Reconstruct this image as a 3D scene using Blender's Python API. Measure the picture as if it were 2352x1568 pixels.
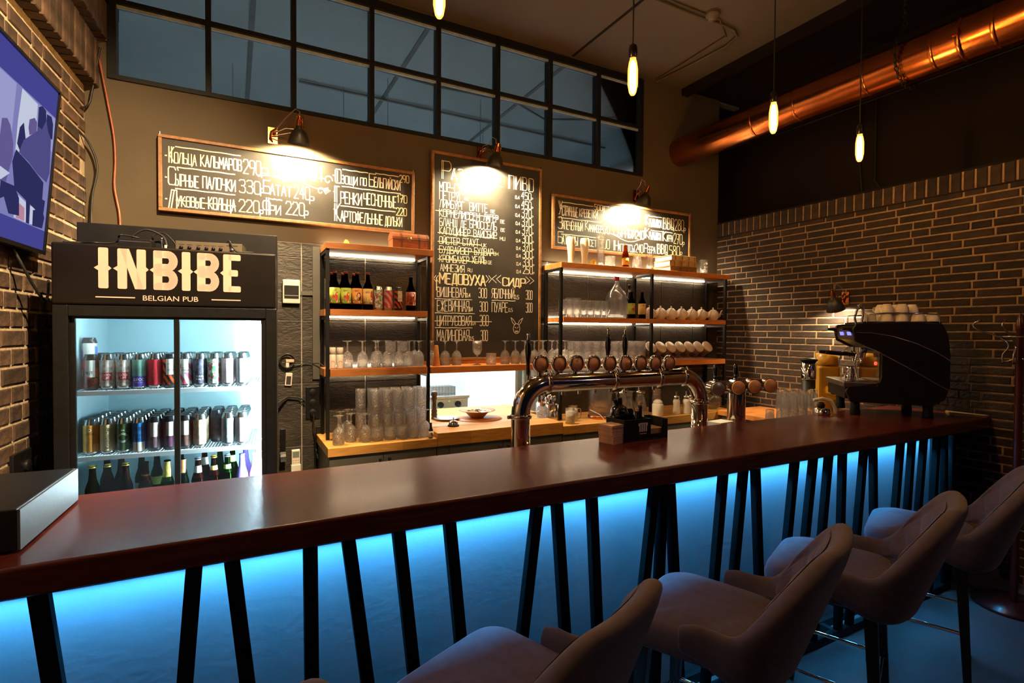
import bpy, math, random
from mathutils import Vector, Matrix
random.seed(7)
S = bpy.context.scene
for o in list(bpy.data.objects): bpy.data.objects.remove(o)
COL = S.collection
PI = math.pi

# ------------------------------------------------------------------ camera
cam_data = bpy.data.cameras.new('camera'); cam = bpy.data.objects.new('camera', cam_data); COL.objects.link(cam)
YAW, PITCH, ROLL, FPX = -0.4862, -0.01955, 0.0060, 1209.6
cam_data.sensor_width = 36.0; cam_data.lens = FPX*36.0/2352.0
cam_data.clip_start = 0.05; cam_data.clip_end = 60
c_, s_ = math.cos(YAW), math.sin(YAW)
right = Vector((c_, s_, 0)); fwd0 = Vector((-s_, c_, 0)); up0 = Vector((0, 0, 1))
fwd = fwd0*math.cos(PITCH) + up0*math.sin(PITCH); up1 = -fwd0*math.sin(PITCH) + up0*math.cos(PITCH)
R = right*math.cos(ROLL) + up1*math.sin(ROLL); U = -right*math.sin(ROLL) + up1*math.cos(ROLL)
cam.matrix_world = Matrix(((R.x, U.x, -fwd.x, 0), (R.y, U.y, -fwd.y, 0), (R.z, U.z, -fwd.z, 1.67), (0, 0, 0, 1)))
S.camera = cam

# ------------------------------------------------------------------ world, exposure
world = bpy.data.worlds.new('world'); S.world = world; world.use_nodes = True
bg = world.node_tree.nodes['Background']; bg.inputs[0].default_value = (0.45, 0.40, 0.62, 1); bg.inputs[1].default_value = 0.008
S.view_settings.view_transform = 'Standard'; S.view_settings.look = 'None'
S.view_settings.gamma = 1.0; S.view_settings.use_curve_mapping = False; S.view_settings.exposure = 0.0
S.cycles.use_denoising = True
S.cycles.max_bounces = 12; S.cycles.transmission_bounces = 12; S.cycles.transparent_max_bounces = 32
S.cycles.diffuse_bounces = 4; S.cycles.glossy_bounces = 4
S.cycles.caustics_reflective = False; S.cycles.caustics_refractive = True
S.cycles.sample_clamp_indirect = 6.0; S.cycles.sample_clamp_direct = 0.0
S.cycles.blur_glossy = 0.5
L_ADDED_SPOT = 900  # strength of the added spotlight on the left bricks
# strengths of the room's lamps, the last one of the added hall globes
L_BULB, L_SPOT, L_LED, L_BLUE, L_FRIDGE, L_KITCHEN, L_TV, L_HALL = 430, 190, 36, 280, 520, 150, .75, 46

# ------------------------------------------------------------------ materials
MATS = {}
def mat(name, color=(.5, .5, .5), rough=.5, metal=0.0, noise=None, bump=None, spec=.5, coat=0.0, emit=None, rnd=None, aniso=None, sheen=0, scalev=None):
    """noise=(scale, dark/light amount); bump=(scale, strength); rnd = per-object brightness spread"""
    if name in MATS: return MATS[name]
    m = bpy.data.materials.new(name); m.use_nodes = True; nt = m.node_tree; n = nt.nodes; l = nt.links
    b = n['Principled BSDF']
    b.inputs['Base Color'].default_value = (*color, 1); b.inputs['Roughness'].default_value = rough; b.inputs['Metallic'].default_value = metal
    b.inputs['Specular IOR Level'].default_value = spec; b.inputs['Coat Weight'].default_value = coat; b.inputs['Coat Roughness'].default_value = .12
    if sheen:
        b.inputs['Sheen Weight'].default_value = sheen; b.inputs['Sheen Roughness'].default_value = .4
    tc = n.new('ShaderNodeTexCoord'); mp = n.new('ShaderNodeMapping'); l.new(tc.outputs['Object'], mp.inputs[0])
    if scalev: mp.inputs['Scale'].default_value = scalev
    last = None
    if noise:
        t = n.new('ShaderNodeTexNoise'); t.inputs['Scale'].default_value = noise[0]; t.inputs['Detail'].default_value = 5
        l.new(mp.outputs[0], t.inputs['Vector'])
        r = n.new('ShaderNodeValToRGB'); a = noise[1]
        r.color_ramp.elements[0].position = .32; r.color_ramp.elements[1].position = .68
        r.color_ramp.elements[0].color = (*[max(0, c*(1-a)) for c in color], 1); r.color_ramp.elements[1].color = (*[min(1, c*(1+a)) for c in color], 1)
        l.new(t.outputs['Fac'], r.inputs[0]); last = r.outputs[0]
    if rnd:
        oi = n.new('ShaderNodeObjectInfo'); hs = n.new('ShaderNodeHueSaturation')
        mr = n.new('ShaderNodeMapRange'); mr.inputs['To Min'].default_value = 1-rnd; mr.inputs['To Max'].default_value = 1+rnd
        l.new(oi.outputs['Random'], mr.inputs[0]); l.new(mr.outputs[0], hs.inputs['Value'])
        if last: l.new(last, hs.inputs['Color'])
        else: hs.inputs['Color'].default_value = (*color, 1)
        last = hs.outputs[0]
    if last: l.new(last, b.inputs['Base Color'])
    if bump:
        t = n.new('ShaderNodeTexNoise'); t.inputs['Scale'].default_value = bump[0]; t.inputs['Detail'].default_value = 4
        l.new(mp.outputs[0], t.inputs['Vector'])
        bp = n.new('ShaderNodeBump'); bp.inputs['Strength'].default_value = bump[1]; bp.inputs['Distance'].default_value = .01
        l.new(t.outputs['Fac'], bp.inputs['Height']); l.new(bp.outputs[0], b.inputs['Normal'])
    if emit:
        b.inputs['Emission Color'].default_value = (*emit[0], 1); b.inputs['Emission Strength'].default_value = emit[1]
    MATS[name] = m; return m
def emissive(name, color, strength):
    if name in MATS: return MATS[name]
    m = bpy.data.materials.new(name); m.use_nodes = True; nt = m.node_tree; nt.nodes.clear()
    e = nt.nodes.new('ShaderNodeEmission'); o = nt.nodes.new('ShaderNodeOutputMaterial')
    e.inputs[0].default_value = (*color, 1); e.inputs[1].default_value = strength; nt.links.new(e.outputs[0], o.inputs[0])
    MATS[name] = m; return m
def wood(name, c1, c2, rough=.45, scale=(1, 12, 12), coat=0, staves=None):
    if name in MATS: return MATS[name]
    m = mat(name, c1, rough, coat=coat); nt = m.node_tree; n = nt.nodes; l = nt.links; b = n['Principled BSDF']
    tc = n.new('ShaderNodeTexCoord'); mp = n.new('ShaderNodeMapping'); mp.inputs['Scale'].default_value = scale; l.new(tc.outputs['Object'], mp.inputs[0])
    t = n.new('ShaderNodeTexNoise'); t.inputs['Scale'].default_value = 3; t.inputs['Detail'].default_value = 8; t.inputs['Distortion'].default_value = 1.2
    l.new(mp.outputs[0], t.inputs['Vector'])
    r = n.new('ShaderNodeValToRGB'); r.color_ramp.elements[0].position = .3; r.color_ramp.elements[1].position = .7
    r.color_ramp.elements[0].color = (*c1, 1); r.color_ramp.elements[1].color = (*c2, 1); l.new(t.outputs['Fac'], r.inputs[0])
    out = r.outputs[0]
    if staves:      # butcher-block staves: each a slightly different tone
        br = n.new('ShaderNodeTexBrick'); br.inputs['Scale'].default_value = 1; br.inputs['Brick Width'].default_value = staves[0]; br.inputs['Row Height'].default_value = staves[1]
        br.inputs['Mortar Size'].default_value = .0; br.inputs['Color1'].default_value = (.62, .62, .62, 1); br.inputs['Color2'].default_value = (1.15, 1.15, 1.15, 1)
        mp2 = n.new('ShaderNodeMapping'); mp2.inputs['Rotation'].default_value = (0, 0, 0); l.new(tc.outputs['Object'], mp2.inputs[0]); l.new(mp2.outputs[0], br.inputs['Vector'])
        mx = n.new('ShaderNodeMix'); mx.data_type = 'RGBA'; mx.blend_type = 'MULTIPLY'; mx.inputs[0].default_value = .8
        l.new(out, mx.inputs[6]); l.new(br.outputs[0], mx.inputs[7]); out = mx.outputs[2]
    l.new(out, b.inputs['Base Color']); return m
def thin_glass(name, tint=(1, 1, 1), refl=.12):
    if name in MATS: return MATS[name]
    m = bpy.data.materials.new(name); m.use_nodes = True; nt = m.node_tree; n = nt.nodes; l = nt.links; n.clear()
    o = n.new('ShaderNodeOutputMaterial'); t = n.new('ShaderNodeBsdfTransparent'); t.inputs[0].default_value = (*tint, 1)
    g = n.new('ShaderNodeBsdfGlossy'); g.inputs['Roughness'].default_value = .02
    lw = n.new('ShaderNodeFresnel'); lw.inputs[0].default_value = 1.45
    mx = n.new('ShaderNodeMixShader'); l.new(lw.outputs[0], mx.inputs[0]); l.new(t.outputs[0], mx.inputs[1]); l.new(g.outputs[0], mx.inputs[2])
    l.new(mx.outputs[0], o.inputs[0]); MATS[name] = m; return m
def glass(name, color=(1, 1, 1), rough=0.0, ior=1.45, bump=None, clear=0.35, sparkle=0):
    """clear: share of light that passes straight on (thin wall), the rest refracts"""
    if name in MATS: return MATS[name]
    m = bpy.data.materials.new(name); m.use_nodes = True; nt = m.node_tree; n = nt.nodes; l = nt.links; n.clear()
    o = n.new('ShaderNodeOutputMaterial'); g = n.new('ShaderNodeBsdfGlass'); g.inputs['Color'].default_value = (*color, 1)
    g.inputs['Roughness'].default_value = rough; g.inputs['IOR'].default_value = ior
    t = n.new('ShaderNodeBsdfTransparent'); t.inputs[0].default_value = (*color, 1)
    mx = n.new('ShaderNodeMixShader'); mx.inputs[0].default_value = clear
    l.new(g.outputs[0], mx.inputs[1]); l.new(t.outputs[0], mx.inputs[2]); l.new(mx.outputs[0], o.inputs[0])
    if sparkle:
        gl = n.new('ShaderNodeBsdfGlossy'); gl.inputs['Roughness'].default_value = .22; gl.inputs['Color'].default_value = (1, 1, 1, 1)
        tr = n.new('ShaderNodeBsdfTranslucent'); tr.inputs['Color'].default_value = (1, 1, 1, 1)
        m1 = n.new('ShaderNodeMixShader'); m1.inputs[0].default_value = .4; l.new(gl.outputs[0], m1.inputs[1]); l.new(tr.outputs[0], m1.inputs[2])
        m2 = n.new('ShaderNodeMixShader'); m2.inputs[0].default_value = sparkle; l.new(mx.outputs[0], m2.inputs[1]); l.new(m1.outputs[0], m2.inputs[2]); l.new(m2.outputs[0], o.inputs[0])
    if bump:
        tc = n.new('ShaderNodeTexCoord'); outs = []
        mp = n.new('ShaderNodeMapping'); mp.inputs['Scale'].default_value = (bump[0],)*3; l.new(tc.outputs['Object'], mp.inputs[0])
        v = n.new('ShaderNodeTexVoronoi'); v.inputs['Scale'].default_value = 1.0; l.new(mp.outputs[0], v.inputs['Vector'])
        bp = n.new('ShaderNodeBump'); bp.inputs['Strength'].default_value = bump[1]; bp.inputs['Distance'].default_value = .006
        l.new(v.outputs['Distance'], bp.inputs['Height']); l.new(bp.outputs[0], g.inputs['Normal'])
        if sparkle: l.new(bp.outputs[0], gl.inputs['Normal'])
    MATS[name] = m; return m

# ------------------------------------------------------------------ mesh builder
class MB:
    def __init__(s): s.v = []; s.f = []; s.m = []; s.s = []
    def add(s, vs, fs, m=0, smooth=False):
        o = len(s.v); s.v += [tuple(v) for v in vs]
        for f in fs: s.f.append(tuple(i+o for i in f)); s.m.append(m); s.s.append(smooth)
        return s
    def box(s, x0, x1, y0, y1, z0, z1, m=0):
        return s.add([(x0, y0, z0), (x1, y0, z0), (x1, y1, z0), (x0, y1, z0), (x0, y0, z1), (x1, y0, z1), (x1, y1, z1), (x0, y1, z1)],
                     [(3, 2, 1, 0), (4, 5, 6, 7), (0, 1, 5, 4), (1, 2, 6, 5), (2, 3, 7, 6), (3, 0, 4, 7)], m)
    def bar(s, p0, p1, w, d, m=0, ref=(0, 1, 0), w1=None, d1=None):
        p0, p1 = Vector(p0), Vector(p1); ax = (p1-p0).normalized(); b = Vector(ref); a = b.cross(ax)
        if a.length < 1e-4: b = Vector((1, 0, 0)); a = b.cross(ax)
        a.normalize(); b = ax.cross(a); w1 = w if w1 is None else w1; d1 = d if d1 is None else d1
        vs = [p0+a*(i*w/2)+b*(j*d/2) for i, j in ((-1, -1), (1, -1), (1, 1), (-1, 1))] + [p1+a*(i*w1/2)+b*(j*d1/2) for i, j in ((-1, -1), (1, -1), (1, 1), (-1, 1))]
        return s.add(vs, [(3, 2, 1, 0), (4, 5, 6, 7), (0, 1, 5, 4), (1, 2, 6, 5), (2, 3, 7, 6), (3, 0, 4, 7)], m)
    def cyl(s, p0, p1, r0, r1=None, n=16, m=0, cap=True, smooth=True):
        p0, p1 = Vector(p0), Vector(p1); r1 = r0 if r1 is None else r1; ax = (p1-p0).normalized()
        a = ax.orthogonal().normalized(); b = ax.cross(a); vs = []
        for p, r in ((p0, r0), (p1, r1)):
            for i in range(n): t = 2*PI*i/n; vs.append(p+a*(math.cos(t)*r)+b*(math.sin(t)*r))
        s.add(vs, [(i, (i+1) % n, n+(i+1) % n, n+i) for i in range(n)], m, smooth)
        if cap: s.add(vs[:n], [tuple(reversed(range(n)))], m); s.add(vs[n:], [tuple(range(n))], m)
        return s
    def lathe(s, prof, n=20, o=(0, 0, 0), m=0, smooth=True, ms=None, axis='z'):
        vs = []; fs = []; k = len(prof); mm = []
        for r, z in prof:
            for i in range(n):
                t = 2*PI*i/n; x, y = r*math.cos(t), r*math.sin(t)
                if axis == 'z': vs.append((o[0]+x, o[1]+y, o[2]+z))
                elif axis == 'y': vs.append((o[0]+x, o[1]+z, o[2]+y))
                else: vs.append((o[0]+z, o[1]+x, o[2]+y))
        base = len(s.v); s.v += vs
        for j in range(k-1):
            for i in range(n):
                q = (j*n+i, j*n+(i+1) % n, (j+1)*n+(i+1) % n, (j+1)*n+i)
                if axis == 'y': q = tuple(reversed(q))
                s.f.append(tuple(base+a for a in q)); s.m.append(ms[j] if ms else m); s.s.append(smooth)
        return s
    def tube(s, pts, r, n=8, m=0, cap=True):
        pts = [Vector(p) for p in pts]; vs = []; a = None
        for i, p in enumerate(pts):
            d = (pts[min(i+1, len(pts)-1)]-pts[max(i-1, 0)]).normalized()
            if a is None: a = d.orthogonal().normalized()
            a = (a-d*a.dot(d)).normalized(); b = d.cross(a)
            rr = r[i] if isinstance(r, (list, tuple)) else r
            for k in range(n): t = 2*PI*k/n; vs.append(p+a*(math.cos(t)*rr)+b*(math.sin(t)*rr))
        N = len(pts)
        s.add(vs, [(j*n+k, j*n+(k+1) % n, (j+1)*n+(k+1) % n, (j+1)*n+k) for j in range(N-1) for k in range(n)], m, True)
        if cap: s.add(vs[:n], [tuple(reversed(range(n)))], m); s.add(vs[-n:], [tuple(range(n))], m)
        return s
    def prism(s, poly, fn, d0, d1, m=0):
        """poly: 2D outline (counter-clockwise); fn(u, v, d) -> point"""
        n = len(poly); A = [fn(u, v, d0) for u, v in poly]; B = [fn(u, v, d1) for u, v in poly]
        return s.add(A+B, [tuple(reversed(range(n))), tuple(range(n, 2*n))]+[(i, (i+1) % n, n+(i+1) % n, n+i) for i in range(n)], m)
    def sphere(s, c, r, n=16, k=10, m=0, sz=1.0):
        return s.lathe([(max(1e-4, r*math.sin(PI*i/k)), -r*sz*math.cos(PI*i/k)) for i in range(k+1)], n, c, m)
    def build(s, name, mats, parent=None, bevel=0, sub=0, mesh_only=False):
        me = bpy.data.meshes.new(name); me.from_pydata(s.v, [], s.f)
        if not isinstance(mats, (list, tuple)): mats = [mats]
        for x in mats: me.materials.append(x)
        me.polygons.foreach_set('material_index', s.m); me.polygons.foreach_set('use_smooth', s.s); me.update()
        if mesh_only: return me
        o = bpy.data.objects.new(name, me); COL.objects.link(o)
        if parent: o.parent = parent
        if bevel:
            b = o.modifiers.new('edge', 'BEVEL'); b.width = bevel; b.segments = 2; b.limit_method = 'ANGLE'
        if sub:
            q = o.modifiers.new('smooth', 'SUBSURF'); q.levels = sub; q.render_levels = sub
        return o
def tag(o, label=None, cat=None, group=None, kind=None):
    if label: o['label'] = label
    if cat: o['category'] = cat
    if group: o['group'] = group
    if kind: o['kind'] = kind
    return o
def thing(name, label, cat, loc=(0, 0, 0), rz=0.0, group=None):
    o = bpy.data.objects.new(name, None); COL.objects.link(o); o.location = loc; o.rotation_euler = (0, 0, rz); o.empty_display_size = .05
    return tag(o, label, cat, group)
KIDS = {}
def dup(root, loc, rz=None, label=None, group=None):
    r = root.copy(); COL.objects.link(r); r.location = loc
    if rz is not None: r.rotation_euler = (0, 0, rz)
    if label: r['label'] = label
    if group: r['group'] = group
    for ch in list(root.children):
        c = ch.copy(); COL.objects.link(c); c.parent = r
        for g in ch.children:
            d = g.copy(); COL.objects.link(d); d.parent = c
    return r
def ref(me, name, parent, loc=(0, 0, 0), rot=(0, 0, 0)):
    o = bpy.data.objects.new(name, me); COL.objects.link(o); o.location = loc; o.rotation_euler = rot
    if parent: o.parent = parent
    return o
ORD = 'first second third fourth fifth sixth seventh eighth ninth tenth eleventh twelfth'.split()

# ------------------------------------------------------------------ common materials
M_black = mat('black_metal', (.008, .008, .009), .5, 0, noise=(8, .3), spec=.25)
M_blackpl = mat('black_plastic', (.008, .008, .008), .38, noise=(30, .2), spec=.3)
M_chrome = mat('chrome', (.82, .80, .78), .08, 1.0, noise=(3, .04))
M_steel = mat('brushed_steel', (.62, .60, .57), .22, 1.0, noise=(60, .06))
M_copper = mat('copper_sheet', (.52, .16, .048), .22, 1.0, noise=(2.5, .22), bump=(3, .05))
M_brass = mat('brushed_brass', (.75, .42, .20), .28, 1.0, noise=(40, .08))
M_white = mat('white_plastic', (.78, .74, .68), .35, noise=(10, .03))
M_ceramic = mat('white_ceramic', (.80, .74, .66), .12, noise=(6, .03), coat=.4)
M_glass = glass('clear_glass', clear=.5, sparkle=.05)
M_crystal = glass('cut_crystal', bump=(110, .9), clear=.3, sparkle=.14)
M_pane = thin_glass('pane_glass', (.93, .96, .97))
M_brown = glass('brown_bottle_glass', (.09, .022, .008), clear=.1)
M_green = glass('green_bottle_glass', (.03, .08, .02), clear=.1)
M_shelfwood = wood('oiled_oak', (.52, .175, .040), (.72, .28, .075), .42, (2, 14, 14), staves=(.42, .06))
M_worktop = wood('butcher_block_oak', (.60, .28, .06), (.82, .44, .12), .4, (2, 14, 14), staves=(.5, .08))
M_bartop = wood('dark_mahogany', (.064, .0095, .0048), (.135, .022, .009), .27, (1.2, 9, 9), coat=.10)
M_bartop.node_tree.nodes['Principled BSDF'].inputs['Specular IOR Level'].default_value = .42
M_frame = wood('board_frame_oak', (.20, .085, .025), (.36, .17, .06), .5, (8, 8, 8))
M_board = mat('chalkboard', (.022, .018, .014), .55, noise=(4, .5))
M_chalk = mat('chalk', (.88, .80, .66), .9, noise=(90, .12))
M_chalky = mat('yellow_chalk', (.92, .76, .42), .9, noise=(90, .12))
M_cable = mat('cable_rubber', (.012, .011, .010), .5)
LED_W = emissive('warm_white_led', (1.0, .84, .56), L_LED)
LED_T = emissive('shelf_top_led', (1.0, .88, .60), L_LED*1.6)
LED_B = emissive('blue_led', (.06, .45, 1.0), L_BLUE)
# ================================================================== THE SETTING
A = .076                                     # the brick wall and the fridge stand turned by this angle
M_floor = mat('concrete_floor', (.10, .095, .09), .55, noise=(1.6, .35), bump=(25, .05))
M_ceil = mat('ceiling_paint', (.084, .070, .062), .8, noise=(1.3, .12), bump=(5, .04))
M_plaster = mat('olive_brown_plaster', (.086, .064, .036), .75, noise=(2.2, .12), bump=(14, .12))
M_darkwall = mat('black_brown_paint', (.0095, .0055, .004), .8, noise=(2, .2), spec=.15)
M_mortar = mat('light_mortar', (.30, .205, .125), .9, noise=(30, .25), bump=(50, .5))
M_mortar2 = mat('grey_mortar', (.52, .42, .28), .9, noise=(30, .25), bump=(50, .5))
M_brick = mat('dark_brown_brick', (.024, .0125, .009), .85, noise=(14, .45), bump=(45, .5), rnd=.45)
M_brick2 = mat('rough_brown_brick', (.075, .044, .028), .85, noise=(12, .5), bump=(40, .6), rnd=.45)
M_grout = mat('pale_grout', (.36, .33, .28), .9, noise=(20, .15))
M_slate = mat('slate_tile', (.034, .028, .021), .5, noise=(3, .5), scalev=(1, 1, 2.2)); 
def slate_relief(m):
    nt = m.node_tree; n = nt.nodes; l = nt.links; b = n['Principled BSDF']
    tc = n.new('ShaderNodeTexCoord'); mp = n.new('ShaderNodeMapping'); mp.inputs['Rotation'].default_value = (0, .5, 0); mp.inputs['Scale'].default_value = (6, 6, 15); l.new(tc.outputs['Object'], mp.inputs[0])
    t = n.new('ShaderNodeTexNoise'); t.inputs['Scale'].default_value = 2.2; t.inputs['Detail'].default_value = 9; t.inputs['Distortion'].default_value = 1.8; l.new(mp.outputs[0], t.inputs[0])
    bp = n.new('ShaderNodeBump'); bp.inputs['Strength'].default_value = .4; bp.inputs['Distance'].default_value = .014
    l.new(t.outputs['Fac'], bp.inputs['Height']); l.new(bp.outputs[0], b.inputs['Normal'])
slate_relief(M_slate)
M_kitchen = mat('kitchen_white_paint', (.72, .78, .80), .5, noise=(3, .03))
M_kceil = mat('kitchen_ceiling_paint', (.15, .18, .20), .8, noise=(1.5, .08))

def struct(name, mb, m, parent=None):
    o = mb.build(name, m, parent)
    if parent is None: tag(o, kind='structure')
    return o
struct('floor', MB().box(-3.0, 7.0, -4.0, 8.0, -.1, 0), M_floor)
ceil = struct('ceiling', MB().box(-3.0, 4.05, -4.0, 4.05, 4.15, 4.3), M_ceil)
mb = MB()
for x in (-.95, .12, 1.40, 2.71): mb.box(x-.012, x+.012, -4, 3.99, 4.146, 4.152)
mb.build('ceiling_seam', M_darkwall, ceil)
c2 = struct('ceiling_side', MB().box(4.05, 6.0, -4.0, 4.3, 4.17, 4.3).box(4.05, 4.13, -4, 3.99, 4.08, 4.18), M_darkwall)
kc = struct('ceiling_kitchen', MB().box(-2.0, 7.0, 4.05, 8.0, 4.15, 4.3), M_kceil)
mb = MB()
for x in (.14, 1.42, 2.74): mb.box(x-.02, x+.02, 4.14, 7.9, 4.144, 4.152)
mb.build('ceiling_seam', mat('dark_seam_paint', (.05, .055, .06), .8, noise=(5, .2)), kc)  # plain dark grey strips for the ceiling joints

# back wall with the window band and the serving hatch cut out
WX0, WX1, WZ0, WZ1 = -.66, 3.535, 3.19, 4.13
HX0, HX1, HZ0, HZ1 = 1.30, 2.372, .90, 1.352
mb = MB()
for x0, x1, z0, z1 in ((-1.6, WX0, 0, 4.15), (WX1, 4.61, 0, 4.15), (WX0, WX1, WZ1, 4.15), (WX0, WX1, HZ1, WZ0), (WX0, HX0, 0, HZ1), (HX1, WX1, 0, HZ1), (HX0, HX1, 0, HZ0)):
    mb.box(x0, x1, 4.0, 4.12, z0, z1)
wb = struct('wall_back', mb, M_plaster)
mb = MB()                                   # grout bed and slate tiles
for x0, x1, z0, z1 in ((-.75, HX0, 0, 2.283), (HX0, HX1, HZ1, 2.283), (HX1, 4.605, 0, 2.283)): mb.box(x0, x1, 3.992, 4.0, z0, z1)
mb.build('grout', M_grout, wb)
xs_l = [-.75, -.464, -.02, .425, .8695, 1.30]; xs_r = [2.372, 2.46, 2.905, 3.35, 3.7945, 4.239, 4.605]; zs = [.40, .845, 1.29, 1.7345, 2.179, 2.283]
cells = [(xs_l[i], xs_l[i+1], zs[j], zs[j+1]) for i in range(5) for j in range(5)] + [(xs_r[i], xs_r[i+1], zs[j], zs[j+1]) for i in range(6) for j in range(5)]
cells += [(1.30, 1.745, HZ1, 1.7345), (1.745, 2.19, HZ1, 1.7345), (2.19, 2.372, HZ1, 1.7345), (1.30, 1.745, 1.7345, 2.179), (1.745, 2.19, 1.7345, 2.179), (2.19, 2.372, 1.7345, 2.179), (1.30, 1.745, 2.179, 2.283), (1.745, 2.372, 2.179, 2.283)]
for x0, x1, z0, z1 in cells:
    g = .0022; e = .003; y1, y0 = 3.995, 3.986-random.random()*.0015
    v = [(x0+g, y1, z0+g), (x1-g, y1, z0+g), (x1-g, y1, z1-g), (x0+g, y1, z1-g), (x0+g+e, y0, z0+g+e), (x1-g-e, y0, z0+g+e), (x1-g-e, y0, z1-g-e), (x0+g+e, y0, z1-g-e)]
    MB().add(v, [(4, 5, 6, 7), (0, 1, 5, 4), (1, 2, 6, 5), (2, 3, 7, 6), (3, 0, 4, 7)]).build('tile', M_slate, wb)

# interior window band
win = thing('window_1', 'black steel framed interior window band under the ceiling', 'window'); win['kind'] = 'structure'; del win['category']
WXS = [-.647, -.14, .378, .918, 1.442, 1.965, 2.483, 3.011, 3.522]; WZM = 3.663
for i, x in enumerate(WXS):
    w = .016 if 0 < i < 8 else .022
    MB().box(x-w, x+w, 3.985, 4.075, WZ0, WZ1).build('mullion', M_black, win)
for z, h in ((WZ0+.012, .014), (WZM, .014), (WZ1-.03, .03)):
    MB().box(-.66, 3.535, 3.988, 4.07, z-h, z+h).build('transom', M_black, win)
for i in range(8):
    for z0, z1 in ((WZ0+.026, WZM-.014), (WZM+.014, WZ1-.06)):
        x0, x1 = WXS[i]+.016, WXS[i+1]-.016
        MB().box(x0, x1, 4.03, 4.036, z0, z1).build('pane', M_pane, win)
        mbb = MB().box(x0, x1, 4.012, 4.028, z1-.016, z1)
        mbb.build('glazing_bead', mat('grey_glazing_bead', (.35, .42, .48), .4, noise=(20, .2)), win)

# ---------------------------------------------------------------- brick walls
def brick_mesh(l, h, d, jit):
    rnd = random.Random(jit); j = lambda: (rnd.random()-.5)*.005
    x0, x1, z0, z1 = -l/2, l/2, -h/2, h/2; b = .004
    v = [(x0, 0, z0), (x1, 0, z0), (x1, 0, z1), (x0, 0, z1), (x0+j(), d-b, z0+j()), (x1+j(), d-b, z0+j()), (x1+j(), d-b, z1+j()), (x0+j(), d-b, z1+j()),
         (x0+b+.002, d+j()*.4, z0+b), (x1-b-.002, d+j()*.4, z0+b), (x1-b-.002, d+j()*.4, z1-b), (x0+b+.002, d+j()*.4, z1-b)]
    f = [(8, 9, 10, 11)] + [(i, (i+1) % 4, 4+(i+1) % 4, 4+i) for i in range(4)] + [(4+i, 4+(i+1) % 4, 8+(i+1) % 4, 8+i) for i in range(4)]
    return MB().add(v, f)
def brick_rows(parent, mats_, L0, L1, z0, z1, pitch, h, gap, ls, d, seed, limit, keep):
    """lay courses along local x; the first LIMIT (largest in view) as parts, the rest joined"""
    rnd = random.Random(seed); meshes = {(l, j): brick_mesh(l, h, d, seed*10+j+int(l*1000)).build('brick', mats_, mesh_only=True) for l in ls for j in range(4)}
    places = []; z = z0+pitch/2; row = 0
    while z < z1:
        x = L0 + (0 if row % 2 else -rnd.choice((.06, .1, .14)))
        while x < L1:
            l = rnd.choice(ls if rnd.random() < .8 else ls[:1])
            if x+l > L0+.02 and keep(x+l/2, z): 
                places.append((x+l/2, z, l))
            x += l+gap
        z += pitch; row += 1
    return places, meshes
# right wall: local x runs from the corner toward the room
wr = struct('wall_right', MB().box(0, 5.6, -.25, 0, 0, 2.83), M_mortar); wr.location = (4.61, 4.0, 0); wr.rotation_euler = (0, 0, -PI/2)
# rotation -90: local x -> -Y, local y -> +X ; bricks must come out toward -X, so they are turned by 180 about z
wr.rotation_euler = (0, 0, -PI/2)
wr.data.transform(Matrix.Scale(-1, 4, (0, 1, 0)))
wr.data.flip_normals()
def keepR(x, z):
    y = 4.0-x
    return y > .95 and not (y > 3.7 and z < .9) and (z > .35 or y < 1.7)
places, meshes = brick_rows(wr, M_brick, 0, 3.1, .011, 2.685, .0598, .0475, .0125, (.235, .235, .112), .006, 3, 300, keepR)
def seen_size(p):
    y = 4.0-p[0]; d = .467*4.61+.884*y; s = p[2]/d/d
    hid = (1.75 < y < 2.5 and 1.1 < p[1] < 1.7) or (p[1] < 1.05 and y > 1.75) or y < 1.42
    return -(s*(.05 if hid else 1))
places.sort(key=seen_size)
for x, z, l in places[:264]:
    me = meshes[(l, random.randrange(4))]; ref(me, 'brick', wr, (x, 0, z), (0, 0, PI))
mb = MB()
for x, z, l in places[264:]:
    mb.box(x-l/2, x+l/2, -.006, 0, z-.0237, z+.0237)
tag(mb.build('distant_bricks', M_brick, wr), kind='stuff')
sol = [brick_mesh(.059, .138, .009, 90+j).build('brick', M_brick, mesh_only=True) for j in range(4)]
MB().box(0, 3.1, -.0085, 0, 2.682, 2.690).build('ledge_joint', M_darkwall, wr)
x = .033
while x < 3.1:
    ref(sol[random.randrange(4)], 'brick', wr, (x, 0, 2.757), (0, 0, PI)); x += .0745
wu = struct('wall_right_upper', MB().box(4.98, 5.2, -1.6, 4.3, 2.6, 4.3).box(4.61, 5.2, 4.12, 4.3, 2.6, 4.3), M_darkwall)
mb = MB()
for zz, yy in ((3.78, 3.9), (3.72, 3.9)): mb.tube([(4.97, 4.1, zz), (4.97, 3.2, zz-.0), (4.97, 1.0, zz)], .012)
mb.tube([(4.97, 2.75, 3.72), (4.97, 2.75, 3.2), (4.97, 2.72, 2.84)], .012).tube([(4.97, 2.62, 3.72), (4.97, 2.62, 3.0), (4.97, 2.5, 2.84)], .010)
mb.build('conduit', M_black, wu)
struct('trim_1', MB().box(4.60, 5.0, -1.6, 4.12, 2.828, 2.842), M_darkwall)

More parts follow.
